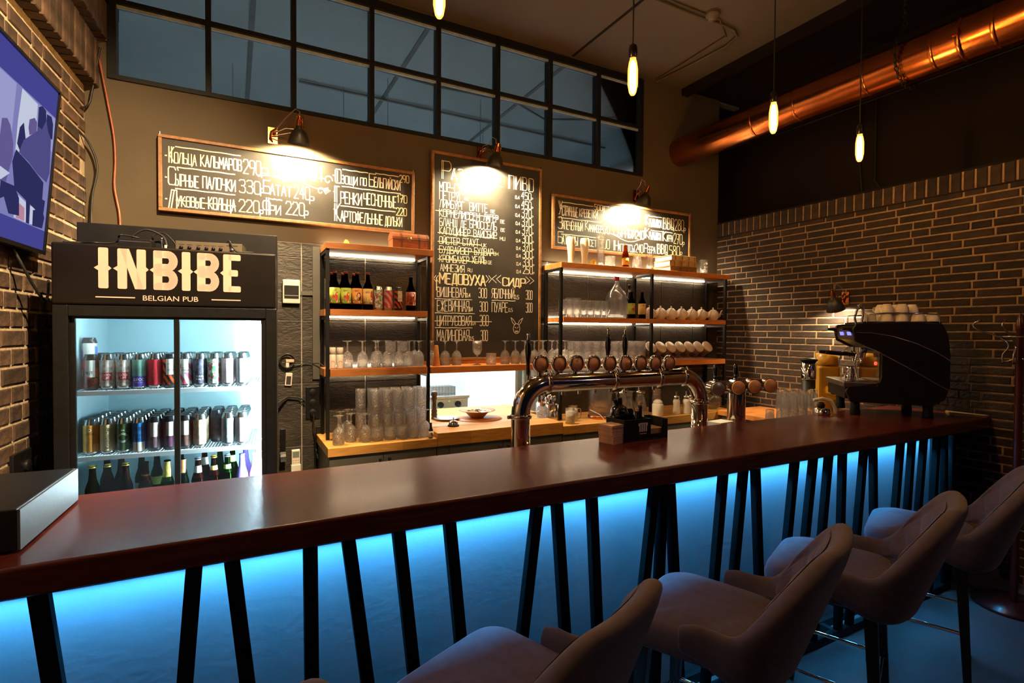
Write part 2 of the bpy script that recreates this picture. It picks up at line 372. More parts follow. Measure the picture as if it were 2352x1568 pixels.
# left wall, turned by A: local x runs from the corner toward the room, local y into the room
wl = struct('wall_left', MB().box(-.25, 5.0, -.25, 0, 0, 4.15), M_mortar2); wl.location = (-.785, 4.0, 0); wl.rotation_euler = (0, 0, -PI/2-A)
keepL = lambda x, z: x < 1.75 and z > .95 and x > .01
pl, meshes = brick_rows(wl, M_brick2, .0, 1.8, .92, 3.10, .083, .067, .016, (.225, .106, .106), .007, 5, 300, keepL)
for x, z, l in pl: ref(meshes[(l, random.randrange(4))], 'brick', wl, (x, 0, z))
cor = [brick_mesh(.066, .27, .075, 70+j).build('brick', M_brick2, mesh_only=True) for j in range(4)]
cor2 = [brick_mesh(.07, .22, .12, 80+j).build('brick', M_brick2, mesh_only=True) for j in range(4)]
x = -.14
while x < 1.7:
    ref(cor[random.randrange(4)], 'brick', wl, (x, 0, 3.255)); ref(cor2[random.randrange(4)], 'brick', wl, (x+.03, 0, 3.515)); x += .083
MB().box(-.2, 1.75, 0, .13, 3.63, 4.15).build('upper_band', M_darkwall, wl)

# kitchen beyond
struct('wall_kitchen_back', MB().box(-2.0, 7.0, 7.6, 7.7, 0, 4.15), M_kitchen)
struct('wall_kitchen_left', MB().box(-1.7, -1.6, 4.12, 7.6, 0, 4.15), M_kitchen)
struct('wall_kitchen_right', MB().box(5.3, 5.4, 4.3, 7.6, 0, 4.15), M_kitchen)
struct('wall_kitchen_partition', MB().box(2.47, 2.50, 4.6, 5.9, 0, 2.2), M_kitchen)
# ================================================================== LARGE OBJECTS
# ---------------------------------------------------------------- the bar
BX0, BX1, BY0, BY1, BZ0, BZ1 = -.93, 4.605, 1.65, 2.283, 1.022, 1.10
bar = thing('bar_counter', 'long bar with glossy dark mahogany top, grey plastered front and slanted black posts', 'bar', (0, 0, 0))
r = .012
prof = [(BY0+r-r*math.cos(t), BZ1-r+r*math.sin(t)) for t in [PI/2*k/6 for k in range(7)]]       # from front face up to the top
poly = [(BY0, BZ0+.006), *prof, (BY1-.006, BZ1), (BY1, BZ1-.006), (BY1, BZ0), (BY0+.006, BZ0)]
MB().prism(poly[::-1], lambda u, v, d: (d, u, v), BX0, BX1).build('countertop', M_bartop, bar)
M_panel = mat('grey_trowelled_plaster', (.37, .36, .385), .55, noise=(2.5, .10), bump=(38, .07), scalev=(1, 1, 1.2))
MB().box(BX0, 4.126, 1.80, 1.86, .03, BZ0).build('front_panel', M_panel, bar)
MB().box(4.151, 4.592, 1.98, 2.02, .0, BZ0).build('end_panel', M_black, bar)
MB().box(4.127, 4.150, 1.672, 2.0, .046, BZ0).build('end_panel', M_black, bar)
POSTS = [(-.43, -.319), (-.098, -.172), (-.008, .096), (.203, .212), (.314, .44), (.474, .583), (.652, .753), (1.005, .879), (1.09, 1.172), (1.254, 1.317), (1.586, 1.458), (1.633, 1.593), (1.671, 1.751), (2.006, 1.903), (2.144, 2.029), (2.227, 2.3), (2.53, 2.404), (2.684, 2.546), (2.818, 2.701), (2.942, 2.929), (3.148, 3.031), (3.237, 3.285), (3.533, 3.414), (3.661, 3.566), (3.801, 3.687), (3.96, 3.90), (4.05, 4.10), (-.62, -.70), (-.80, -.74)]
M_post = mat('matt_black_post', (.0035, .0035, .004), .75, spec=.06, noise=(12, .2))
for a, b in POSTS:
    MB().bar((b, 1.690, .03), (a, 1.690, BZ0+.002), .040, .030, ref=(0, 1, 0)).build('post', M_post, bar)
for y in (1.675, 1.775):
    MB().box(BX0, 4.15, y, y+.03, .0, .045).build('base_rail', M_black, bar)
for x in (-.6, .1, .8, 1.5, 2.2, 2.9, 3.6, 4.1): MB().box(x, x+.03, 1.70, 1.78, .0, .04).build('base_tie', M_black, bar)
MB().box(BX0+.02, 4.10, 1.765, 1.780, BZ0-.012, BZ0-.002).build('light_strip', LED_B, bar)
MB().box(BX0+.02, 4.10, 1.78, 1.80, BZ0-.03, BZ0).box(BX0+.02, 4.10, 1.751, 1.756, BZ0-.032, BZ0-.001).build('strip_carrier_shield', M_black, bar)  # unseen front lip added to hold blue light off stools and floor

# ---------------------------------------------------------------- bar stools
M_velvet = mat('grey_mauve_velvet', (.125, .092, .108), .85, noise=(35, .12), bump=(220, .06), sheen=.25)
M_leg = mat('black_stained_wood', (.010, .008, .007), .4, noise=(12, .3))
def smooth01(a, b, x):
    t = min(1, max(0, (x-a)/(b-a))); return t*t*(3-2*t)
def shell_path(t):
    q = abs(t); sg = 1 if t >= 0 else -1
    if q > .50:
        k = (q-.50)/.50; return Vector((sg*(.226+.020*k), -.13+.140*k, 0))
    a = q/.50*PI/2
    return Vector((sg*.226*math.sin(a)**.8, -.13-.135*max(0, math.cos(a))**.8, 0))
def shell_normal(t):
    d = (shell_path(min(1, t+.01))-shell_path(max(-1, t-.01))).normalized(); return Vector((d.y, -d.x, 0))
def shell_h(t):
    q = abs(t); return .752 - .014*smooth01(.8, 1, q) + .292*(1-smooth01(.14, .48, q))
def shell_lean(t, z): 
    return (1-smooth01(.2, .75, abs(t)))*max(0, z-.62)*.30 + max(0, z-.62)*.05
def make_stool():
    root = thing('bar_stool', 'x', 'bar stool', (0, 0, 0), 0, 'velvet stools along the bar')
    # seat cushion
    mb = MB(); n = 40; rings = [(.90, .596), (.985, .612), (1.0, .64), (1.0, .668), (.975, .690), (.90, .701), (.6, .708), (.25, .711)]; vs = []
    for sc, z in rings:
        for i in range(n):
            t = 2*PI*i/n; cx, sy = math.cos(t), math.sin(t); e = .31
            x = .228*math.copysign(abs(cx)**e, cx); y = .220*math.copysign(abs(sy)**e, sy)
            x *= 1.0+.06*(y/.215)
            vs.append((x*sc, y*sc+.015, z - (.012*smooth01(.1, .22, y) if z > .66 else 0)))
    fs = [(j*n+i, j*n+(i+1) % n, (j+1)*n+(i+1) % n, (j+1)*n+i) for j in range(len(rings)-1) for i in range(n)]
    fs += [tuple(range((len(rings)-1)*n, len(rings)*n)), tuple(reversed(range(n)))]
    mb.add(vs, fs, 0, True).build('seat', M_velvet, root)
    # wrap-round shell: arms that rise into the back
    mb = MB(); N = 57; K = 14; vs = []
    for i in range(N):
        t = -1+2*i/(N-1); p = shell_path(t); nrm = shell_normal(t); h = shell_h(t); th = .020+.015*(1-smooth01(.3, .6, abs(t)))
        bot = .575 + .065*smooth01(.3, 1.0, abs(t))
        sec = [(-.06, bot-.012), (-.005, bot-.006), (th*.75, bot+.020), (th, bot+.05), (th, .5*(bot+.05)+.5*(h-.03)), (th, h-.035), (th*.7, h-.010), (0, h), (-th*.7, h-.010), (-th, h-.035), (-th, .5*(.70)+.5*(h-.03)), (-th, .695), (-th, .66), (-.06, .645)]
        for u, z in sec:
            vs.append(p + nrm*(u+shell_lean(t, z)) + Vector((0, 0, z)))
    fs = [(i*K+k, (i+1)*K+k, (i+1)*K+(k+1) % K, i*K+(k+1) % K) for i in range(N-1) for k in range(K)] + [tuple(range(K)), tuple(reversed(range((N-1)*K, N*K)))]
    mb.add(vs, [tuple(reversed(f)) for f in fs], 0, True); mb.build('backrest', M_velvet, root, sub=1)
    # tufted inner pad
    mb = MB(); NU, NV = 49, 33; vs = []
    for i in range(NU):
        t = -.46+.92*i/(NU-1)
        for j in range(NV):
            q = j/(NV-1); z = .695+(shell_h(t)-.03-.695)*q
            s_ = t*.78; d = abs(math.sin((s_/.17+z/.15)*PI))*abs(math.sin((s_/.17-z/.15)*PI))
            edge = min(1, 8*min(q, 1-q, i/(NU-1), 1-i/(NU-1)))
            u = -.034-.020*edge*(.25+.75*d**.4)
            vs.append(shell_path(t)+shell_normal(t)*(u+shell_lean(t, z))+Vector((0, 0, z)))
    mb.add(vs, [(i*NV+j, i*NV+j+1, (i+1)*NV+j+1, (i+1)*NV+j) for i in range(NU-1) for j in range(NV-1)], 0, True).build('tufted_pad', M_velvet, root)
    MB().box(-.17, .17, -.16, .17, .575, .60).build('seat_frame', M_leg, root, bevel=.004)
    for sx in (-1, 1):
        for sy in (-1, 1):
            MB().bar((sx*.165, sy*.155+.005, .585), (sx*.200, sy*.190+.005, 0), .046, .046, w1=.030, d1=.030).build('leg', M_leg, root, bevel=.003)
    P = lambda sx, sy, z: (sx*(.165+.035*(1-z/.585)), sy*(.155+.035*(1-z/.585))+.005, z)
    for a, b in (((-1, -1), (-1, 1)), ((1, -1), (1, 1)), ((-1, 1), (1, 1)), ((-1, -1), (1, -1))):
        MB().cyl(P(*a, .27), P(*b, .27), .0085, n=10).build('foot_rail', M_chrome, root)
    return root
stool = make_stool()
spots = [(.645, 1.305, 24, 'velvet bar stool cut by the bottom edge, its seat corner and back showing'),
         (-.19, 1.29, 24, 'velvet bar stool of which only the rounded back top shows'),
         (1.4875, 1.317, 24, 'velvet bar stool showing both arms and its full seat, nearest complete stool'),
         (2.27, 1.335, 23, 'velvet bar stool with tufted back, between the nearest complete stool and the last one'),
         (3.11, 1.38, 22, 'velvet bar stool farthest along the bar, by the brick wall')]
for i, (x, y, a, lab) in enumerate(spots):
    o = stool if i == 0 else dup(stool, (x, y, 0))
    o.location = (x, y, 0); o.rotation_euler = (0, 0, math.radians(a)); o['label'] = lab

# ---------------------------------------------------------------- back counters
M_cab = mat('grey_cabinet_paint', (.115, .115, .095), .45, noise=(8, .06))
def cabinet(name, label, x0, x1, yf, z1, doors, knobs):
    root = thing(name, label, 'cabinet', (0, 0, 0), 0, 'grey base cabinets along the back wall')
    MB().box(x0, x1, yf+.022, 3.98, .0, z1).build('carcass', M_cab, root)
    for a, b in doors:
        d = MB().box(a+.002, b-.002, yf, yf+.021, .1, z1-.004).build('door', M_cab, root, bevel=.002)
        for kx in knobs:
            if a < kx < b:
                MB().cyl((kx, yf, z1-.05), (kx, yf-.012, z1-.05), .005, n=8).box(kx-.013, kx+.013, yf-.026, yf-.012, z1-.063, z1-.037).build('knob', M_steel, d, bevel=.003)
    return root
cabinet('base_cabinet', 'grey base cabinet with square steel knobs under the low left worktop', .53, 1.245, 3.47, .868, [(.53, .876), (.876, 1.245)], (.846, .908))
cabinet('base_cabinet', 'grey base cabinet under the raised serving hatch worktop', 1.247, 2.285, 3.47, .868, [(1.247, 1.34), (1.34, 1.763), (1.763, 2.285)], (1.735, 1.80))
cabinet('base_cabinet', 'grey base cabinet under the long right worktop by the bricks', 2.287, 4.1, 3.47, .858, [(2.287, 2.407), (2.407, 2.85), (2.85, 3.28), (3.28, 3.70), (3.70, 4.1)], (3.66, 3.74))
def worktop(name, label, x0, x1, y0, y1, z0, z1):
    o = MB().box(x0, x1, y0, y1, z0, z1).build(name, M_worktop, None, bevel=.003); return tag(o, label, 'worktop')
worktop('worktop', 'low oak worktop carrying stacked glasses left of the serving hatch', .52, 1.245, 3.45, 3.985, .868, .926)
worktop('worktop', 'thick raised oak worktop running up to the serving hatch', 1.247, 2.283, 3.45, 3.99, .868, .960)
struct('window_sill', MB().box(1.302, 2.37, 3.9905, 4.55, .9005, .9595), M_worktop)
worktop('worktop', 'oak worktop with jars and cutlery pots right of the hatch', 2.285, 4.28, 3.45, 3.985, .858, .926)
wb_ = thing('side_worktop', 'red-brown worktop along the brick wall behind the bar', 'worktop')
MB().box(4.0, 4.592, 2.42, 3.44, .90, .945).build('top', M_shelfwood, wb_, bevel=.003)
MB().box(4.03, 4.592, 2.44, 3.42, 0, .90).build('carcass', M_cab, wb_)
sc = thing('under_counter', 'steel working counter directly behind the bar that carries the beer towers', 'counter')
MB().box(.9, 3.95, 2.288, 2.66, .935, .975).build('top', M_steel, sc, bevel=.003)
MB().box(.92, 3.93, 2.31, 2.64, 0, .935).build('carcass', M_black, sc)

# ---------------------------------------------------------------- shelf racks
def led(parent, x0, x1, y, z):
    MB().box(x0, x1, 3.962, 3.972, z-.008, z).build('light_strip', LED_W, parent)
rackL = thing('shelf_rack', 'black steel rack with three oak shelves of bottles and goblets', 'shelf')
for x in (.560, 1.268):
    MB().box(x-.011, x+.011, 3.712, 3.734, .9265 if x < 1 else .9605, 2.216).build('post', M_black, rackL)
    MB().box(x-.011, x+.011, 3.950, 3.972, .9265 if x < 1 else .9605, 2.216).build('post', M_black, rackL)
    for z in (2.205, 1.755, 1.345): MB().box(x-.010, x+.010, 3.734, 3.950, z-.012, z+.008).build('shelf_bearer', M_black, rackL)
MB().box(.548, 1.300, 3.695, 3.985, 2.216, 2.260).build('shelf_board', M_shelfwood, rackL, bevel=.002)
MB().box(.573, 1.256, 3.700, 3.985, 1.770, 1.812).build('shelf_board', M_shelfwood, rackL, bevel=.002)
MB().box(.573, 1.256, 3.700, 3.985, 1.355, 1.406).build('shelf_board', M_shelfwood, rackL, bevel=.002)
MB().box(.54, .572, 3.74, 3.95, 1.770, 1.812).box(.54, .572, 3.74, 3.95, 1.355, 1.406).build('shelf_end', M_shelfwood, rackL)
led(rackL, .60, 1.24, 3.93, 2.214); led(rackL, .60, 1.24, 3.93, 1.768)
MB().box(.60, 1.24, 3.958, 3.966, 1.408, 1.414).build('light_strip', LED_W, rackL); led(rackL, .60, 1.24, 3.93, 1.353)
MB().box(.57, 1.26, 3.962, 3.974, 2.261, 2.268).build('light_strip', LED_T, rackL)
ps = thing('hatch_shelf', 'oak shelf with a back ledge below the tall chalk menu', 'shelf')
MB().box(1.281, 2.405, 3.700, 3.985, 1.355, 1.403).build('board', M_shelfwood, ps, bevel=.002)
MB().box(1.30, 2.40, 3.955, 3.985, 1.403, 1.430).build('ledge', M_shelfwood, ps, bevel=.002)
rackR = thing('shelf_rack', 'wide black steel rack of oak shelves with tumblers, white teapots and tilted jars', 'shelf')
for x in (2.430, 3.432, 4.412):
    MB().box(x-.012, x+.012, 3.712, 3.736, .926, 2.206).build('post', M_black, rackR)
    MB().box(x-.012, x+.012, 3.950, 3.974, .926, 2.206).build('post', M_black, rackR)
    for z in (2.195, 1.735, 1.345): MB().box(x-.010, x+.010, 3.736, 3.950, z-.012, z+.008).build('shelf_bearer', M_black, rackR)
MB().box(2.415, 4.450, 3.695, 3.985, 2.206, 2.250).build('shelf_board', M_shelfwood, rackR, bevel=.002)
MB().box(2.443, 4.400, 3.700, 3.985, 1.750, 1.792).build('shelf_board', M_shelfwood, rackR, bevel=.002)
MB().box(2.443, 4.400, 3.700, 3.985, 1.355, 1.404).build('shelf_board', M_shelfwood, rackR, bevel=.002)
led(rackR, 2.46, 3.40, 3.93, 2.204); led(rackR, 3.46, 4.38, 3.93, 2.204); led(rackR, 2.46, 3.40, 3.93, 1.748); led(rackR, 3.46, 4.38, 3.93, 1.748)
MB().box(2.46, 3.40, 3.958, 3.966, 1.794, 1.800).build('light_strip', LED_W, rackR)
MB().box(2.46, 3.40, 3.958, 3.966, 1.406, 1.412).build('light_strip', LED_W, rackR)
MB().box(2.44, 4.43, 3.962, 3.974, 2.251, 2.258).build('light_strip', LED_T, rackR); led(rackR, 2.46, 3.40, 3.93, 1.353)
led(ps, 1.30, 2.38, 3.93, 1.353)

# ---------------------------------------------------------------- drinks fridge
fr = thing('display_fridge', 'black two-door drinks fridge with a lettered sign, lit cold white inside', 'fridge', (.174, 2.90, 0), -A)
M_fin = mat('fridge_white_liner', (.44, .66, .72), .35, noise=(4, .03))
W0, W1, FD = -.875, .018, .66
mb = MB().box(W0, W0+.03, .02, FD, 0, 1.77).box(W1-.03, W1, .02, FD, 0, 1.77).box(W0+.03, W1-.03, FD-.03, FD, 0, 1.77).box(W0+.03, W1-.03, .02, FD-.03, 1.74, 1.77).box(W0+.03, W1-.03, .02, FD-.03, 0, .22)
mb.build('cabinet', M_black, fr)
MB().box(W0+.0301, W0+.045, .05, FD-.031, .22, 1.74).box(W1-.045, W1-.0301, .05, FD-.031, .22, 1.74).box(W0+.045, W1-.045, FD-.05, FD-.031, .22, 1.74).box(W0+.045, W1-.045, .05, FD-.05, 1.725, 1.739).box(W0+.045, W1-.045, .05, FD-.05, .2201, .235).build('liner', M_fin, fr)
MB().box(W0, W0+.055, -.005, .02, .15, 1.775).box(W1-.05, W1, -.005, .02, .15, 1.775).box(W0+.055, W1-.05, -.005, .02, 1.725, 1.775).box(W0, W1, -.005, .02, 0, .22).build('front_frame', M_blackpl, fr, bevel=.003)
MB().box(W0+.01, W1, .27, FD, 1.772, 2.185).build('motor_housing', M_black, fr, bevel=.004)
sign = MB().box(W0, W1-.004, -.012, .265, 1.777, 2.047).build('header_sign', mat('sign_black_acrylic', (.007, .005, .004), .35, noise=(5, .2), spec=.3), fr, bevel=.008)
for nm, a, b, y in (('door', W0+.05, -.405, .022), ('door', -.425, W1-.05, .004)):
    d = MB().box(a, a+.022, y, y+.016, .22, 1.73).box(b-.022, b, y, y+.016, .22, 1.73).box(a+.022, b-.022, y, y+.016, 1.715, 1.73).box(a+.022, b-.022, y, y+.016, .22, .25).build(nm, M_blackpl, fr)
    MB().box(a+.02, b-.02, y+.006, y+.010, .25, 1.715).build('pane', M_pane, d)
for z in (1.385, 1.085, .765, .50):
    mb = MB().box(W0+.05, W1-.05, .068, .080, z-.022, z-.002)
    mb.box(W0+.05, W1-.05, FD-.07, FD-.06, z-.008, z-.002)
    x = W0+.06
    while x < W1-.06: mb.box(x, x+.004, .078, FD-.06, z-.006, z-.001); x += .0135
    sh = mb.build('wire_shelf', mat('white_coated_wire', (.74, .76, .76), .35, noise=(10, .03)), fr)
MB().cyl((W1-.062, .052, .30), (W1-.062, .052, 1.70), .012, n=10).build('light_tube', emissive('cold_fridge_tube', (.72, .95, 1.0), L_FRIDGE), fr)
MB().box(W0+.06, W1-.10, .045, .057, 1.7165, 1.7235).build('light_tube', emissive('added_fridge_top_glow', (.72, .95, 1.0), L_FRIDGE*.12), fr)  # top tube added out of sight to brighten the can fronts
MB().box(W1-.16, W1-.10, .3, .38, 1.70, 1.725).build('fan_bracket', M_steel, fr)

# header lettering, cut as thick strokes
def ribbon(mb, pts, w, fn, d0, d1, m=0, joints=True):
    for (a, b), (c, d) in zip(pts, pts[1:]):
        dx, dy = c-a, d-b; L = math.hypot(dx, dy)
        if L < 1e-6: continue
        nx, ny = -dy/L*w/2, dx/L*w/2; ex, ey = dx/L*w*.12, dy/L*w*.12
        mb.prism([(a-ex-nx, b-ey-ny), (c+ex-nx, d+ey-ny), (c+ex+nx, d+ey+ny), (a-ex+nx, b-ey+ny)], fn, d0, d1, m)
    if joints:
        for (a, b) in pts: mb.prism([(a+w/2*math.cos(2*PI*k/12), b+w/2*math.sin(2*PI*k/12)) for k in range(12)], fn, d0, d1, m)
M_sign = mat('cream_vinyl_added_glow', (.45, .27, .18), .6, noise=(4, .04), emit=((1.0, .54, .31), .62), spec=.1)  # glow put into the vinyl to even out the light on the letters
fs_ = lambda u, v, d: (u, -.0125-d, v)
mb = MB(); px = lambda p: -.706+(p-580)*.0004416; zz = lambda f: 2.0325-f*.1815; Wd = .034
def rc(x0, x1, z0, z1, r=.006):     # plate with rounded corners
    pts = []
    for cx, cz, a0 in ((x1-r, z1-r, 0), (x0+r, z1-r, 90), (x0+r, z0+r, 180), (x1-r, z0+r, 270)):
        for k in range(4): t = math.radians(a0+30*k); pts.append((cx+r*math.cos(t), cz+r*math.sin(t)))
    mb.prism(pts, fs_, 0, .002)
def spike(xs, xe, f=.5, h=.10): mb.prism([(px(xs), zz(f)), (px(xe), zz(f+h*.72)), (px(xe), zz(f-h*.72))] if xs < xe else [(px(xs), zz(f)), (px(xe), zz(f-h*.72)), (px(xe), zz(f+h*.72))], fs_, 0, .002)
for a, b in ((577, 660), (1300, 1378)):
    rc(px(a), px(b), zz(1), zz(0)); spike(a-36, a+4); spike(b+26, b-4)
rc(px(737), px(817), zz(1), zz(0)); rc(px(900), px(980), zz(1), zz(0)); mb.prism([(px(760), zz(0)), (px(835), zz(0)), (px(960), zz(1)), (px(885), zz(1))][::-1], fs_, 0, .002); spike(700, 741); spike(1004, 976)
for x0, x1 in ((1045, 1262), (1440, 1647)):
    rc(px(x0), px(x0+78), zz(1), zz(0)); spike(x0-32, x0+4)
    for f0, f1 in ((.0, .52), (.46, 1.0)):
        a, b = px(x0+40), px(x1); zt, zb_ = zz(f0)-Wd/2, zz(f1)+Wd/2; rr = (zt-zb_)/2; cx = b-Wd/2-rr*.75
        ribbon(mb, [(a, zt), (cx, zt)]+[(cx+rr*.75*math.cos(t), (zt+zb_)/2+rr*math.sin(t)) for t in [PI/2-PI*k/10 for k in range(11)]]+[(cx, zb_), (a, zb_)], Wd, fs_, 0, .002)
rc(px(1687), px(1765), zz(1), zz(0)); rc(px(1740), px(1857), zz(.16), zz(0)); rc(px(1740), px(1830), zz(.58), zz(.41)); rc(px(1740), px(1857), zz(1), zz(.84)); spike(1657, 1691)
for a, b in ((552, 884), (1574, 1856)): mb.box(px(a), px(b), -.0135, -.0125, 1.8095, 1.8145)
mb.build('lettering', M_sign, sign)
def font_mesh(text, size, bold=0):
    cu = bpy.data.curves.new('lettering', 'FONT'); cu.body = text; cu.size = size; cu.align_x = 'CENTER'; cu.align_y = 'CENTER'; cu.resolution_u = 3; cu.offset = bold
    ob = bpy.data.objects.new('lettering', cu); me = ob.to_mesh(); vs = [tuple(v.co) for v in me.vertices]; fs = [tuple(p.vertices) for p in me.polygons]
    ob.to_mesh_clear(); bpy.data.objects.remove(ob); bpy.data.curves.remove(cu); return vs, fs
def fit_text(text, w, h, fn, bold=0):
    vs, fs = font_mesh(text, 1.0, bold); 
    if not vs: return [], []
    xa, xb = min(v[0] for v in vs), max(v[0] for v in vs); ya, yb = min(v[1] for v in vs), max(v[1] for v in vs)
    return [fn(((v[0]-xa)/(xb-xa)-.5)*w, ((v[1]-ya)/(yb-ya)-.5)*h) for v in vs], fs
vs, fs = fit_text('BELGIAN PUB', .220, .0235, lambda u, v: (-.432+u, -.0138, 1.812+v), .004)
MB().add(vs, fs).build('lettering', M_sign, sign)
# ================================================================== BOARDS, LAMPS, MACHINES
# ---------------------------------------------------------------- stroke lettering for the chalk boards
GL = {
'А': "0,0 .5,1 1,0;.2,.36 .8,.36", 'Б': ".95,1 0,1 0,0 .8,0 1,.12 1,.42 .8,.54 0,.54", 'В': "0,0 0,1 .75,1 .92,.88 .92,.66 .75,.54 0,.54;.75,.54 1,.42 1,.12 .8,0 0,0",
'Г': "0,0 0,1 .95,1", 'Д': "0,-.14 0,.04 1,.04 1,-.14;.14,.04 .35,1 .85,1 .85,.04", 'Е': ".9,1 0,1 0,0 .9,0;0,.52 .7,.52", 'Ё': ".9,1 0,1 0,0 .9,0;0,.52 .7,.52;.25,1.14 .3,1.18;.65,1.14 .7,1.18",
'Ж': ".5,0 .5,1;0,0 .5,.5 0,1;1,0 .5,.5 1,1", 'З': "0,.9 .2,1 .8,1 .95,.85 .95,.66 .75,.54 .35,.54;.75,.54 1,.4 1,.15 .8,0 .2,0 0,.1", 'И': "0,1 0,0 1,1 1,0", 'Й': "0,1 0,0 1,1 1,0;.3,1.15 .7,1.15",
'К': "0,0 0,1;.9,1 .05,.5 1,0", 'Л': "0,0 .4,1 1,1 1,0", 'М': "0,0 0,1 .5,.35 1,1 1,0", 'Н': "0,0 0,1;1,0 1,1;0,.5 1,.5", 'О': "0,.12 0,.88 .15,1 .85,1 1,.88 1,.12 .85,0 .15,0 0,.12",
'П': "0,0 0,1 1,1 1,0", 'Р': "0,0 0,1 .8,1 1,.86 1,.6 .8,.46 0,.46", 'С': "1,.85 .85,1 .15,1 0,.88 0,.12 .15,0 .85,0 1,.15", 'Т': "0,1 1,1;.5,1 .5,0", 'У': "0,1 .5,.42;1,1 .35,0 .1,0",
'Ф': ".5,-.05 .5,1.05;.5,.85 .15,.85 0,.7 0,.4 .15,.25 .85,.25 1,.4 1,.7 .85,.85 .5,.85", 'Х': "0,0 1,1;0,1 1,0", 'Ц': "0,1 0,0 .9,0 .9,1;.9,0 1,0 1,-.16", 'Ч': "0,1 0,.5 .95,.5;.95,1 .95,0",
'Ш': "0,1 0,0 1,0 1,1;.5,0 .5,1", 'Щ': "0,1 0,0 .92,0 .92,1;.46,0 .46,1;.92,0 1.02,0 1.02,-.16", 'Ы': "0,1 0,0 .45,0 .6,.12 .6,.4 .45,.52 0,.52;1,0 1,1", 'Ь': "0,1 0,0 .8,0 1,.12 1,.4 .8,.52 0,.52",
'Ю': "0,0 0,1;0,.5 .35,.5;.35,.12 .35,.88 .5,1 .85,1 1,.88 1,.12 .85,0 .5,0 .35,.12", 'Я': "1,0 1,1 .2,1 0,.86 0,.6 .2,.46 1,.46;.5,.46 0,0",
'0': "0,.14 0,.86 .2,1 .8,1 1,.86 1,.14 .8,0 .2,0 0,.14", '1': ".2,.75 .6,1 .6,0", '2': "0,.82 .2,1 .8,1 1,.82 1,.62 0,0 1,0", '3': "0,.9 .2,1 .8,1 .95,.85 .95,.66 .7,.54 .35,.54;.7,.54 1,.4 1,.15 .8,0 .2,0 0,.1",
'4': ".75,0 .75,1 0,.35 1,.35", '5': ".95,1 .05,1 .05,.56 .8,.56 1,.42 1,.14 .8,0 0,0", '6': ".9,1 .3,.8 0,.4 0,.14 .2,0 .8,0 1,.14 1,.42 .8,.54 .05,.5", '7': "0,1 1,1 .35,0;.2,.5 .8,.5",
'8': ".5,.54 .1,.66 .1,.88 .25,1 .75,1 .9,.88 .9,.66 .5,.54 0,.4 0,.14 .2,0 .8,0 1,.14 1,.4 .5,.54", '9': "1,.5 .2,.46 0,.58 0,.86 .2,1 .8,1 1,.86 1,.5 .7,0", '.': ".4,0 .6,.0 .6,.1 .4,.1 .4,0",
'-': "0,.5 1,.5", 'R': "0,0 0,1 .8,1 1,.86 1,.6 .8,.46 0,.46;.5,.46 1,0", 'U': "0,1 0,.1 .15,0 .85,0 1,.1 1,1", 'G': "1,.85 .85,1 .15,1 0,.88 0,.12 .15,0 1,0 1,.45 .6,.45", 'Q': "0,.12 0,.88 .15,1 .85,1 1,.88 1,.12 .85,0 .15,0 0,.12;.6,.25 1.05,-.1",
'«': ".5,1 0,.5 .5,0;1,1 .5,.5 1,0", '»': "0,1 .5,.5 0,0;.5,1 1,.5 .5,0",
}
GL = {k: [[tuple(map(float, p.split(','))) for p in st.split()] for st in v.split(';')] for k, v in GL.items()}
WIDE = {'Ш': 1.25, 'Щ': 1.3, 'М': 1.15, 'Ы': 1.2, 'Ж': 1.2, 'Ю': 1.25, '1': .7, '.': .4}
def chalk_text(mb, text, x0, x1, z, h, w, y, m=0, double=False):
    adv = [WIDE.get(c, 1.0) for c in text]; gap = .28; tot = sum(adv)+gap*(len(text)-1); k = (x1-x0)/tot; x = x0
    for c, a in zip(text, adv):
        dz = (random.random()-.5)*h*.05
        for i, st in enumerate(GL[c]):
            P = [(x+u*a*k, z+dz+v*h) for u, v in st]; stroke(mb, P, w, y, m)
            if double and i == 0: stroke(mb, [(u+w*2.1, v) for u, v in P[:2]], w, y, m)
        x += (a+gap)*k
def stroke(mb, P, w, y, m=0):
    for (a, b), (c, d) in zip(P, P[1:]):
        L = math.hypot(c-a, d-b)
        if L < 1e-6: continue
        nx, nz = -(d-b)/L*w/2, (c-a)/L*w/2; ex, ez = (c-a)/L*w*.35, (d-b)/L*w*.35; yy = y-random.random()*.0003
        mb.add([(a-ex-nx, yy, b-ez-nz), (c+ex-nx, yy, d+ez-nz), (c+ex+nx, yy, d+ez+nz), (a-ex+nx, yy, b-ez+nz)], [(0, 1, 2, 3)], m)
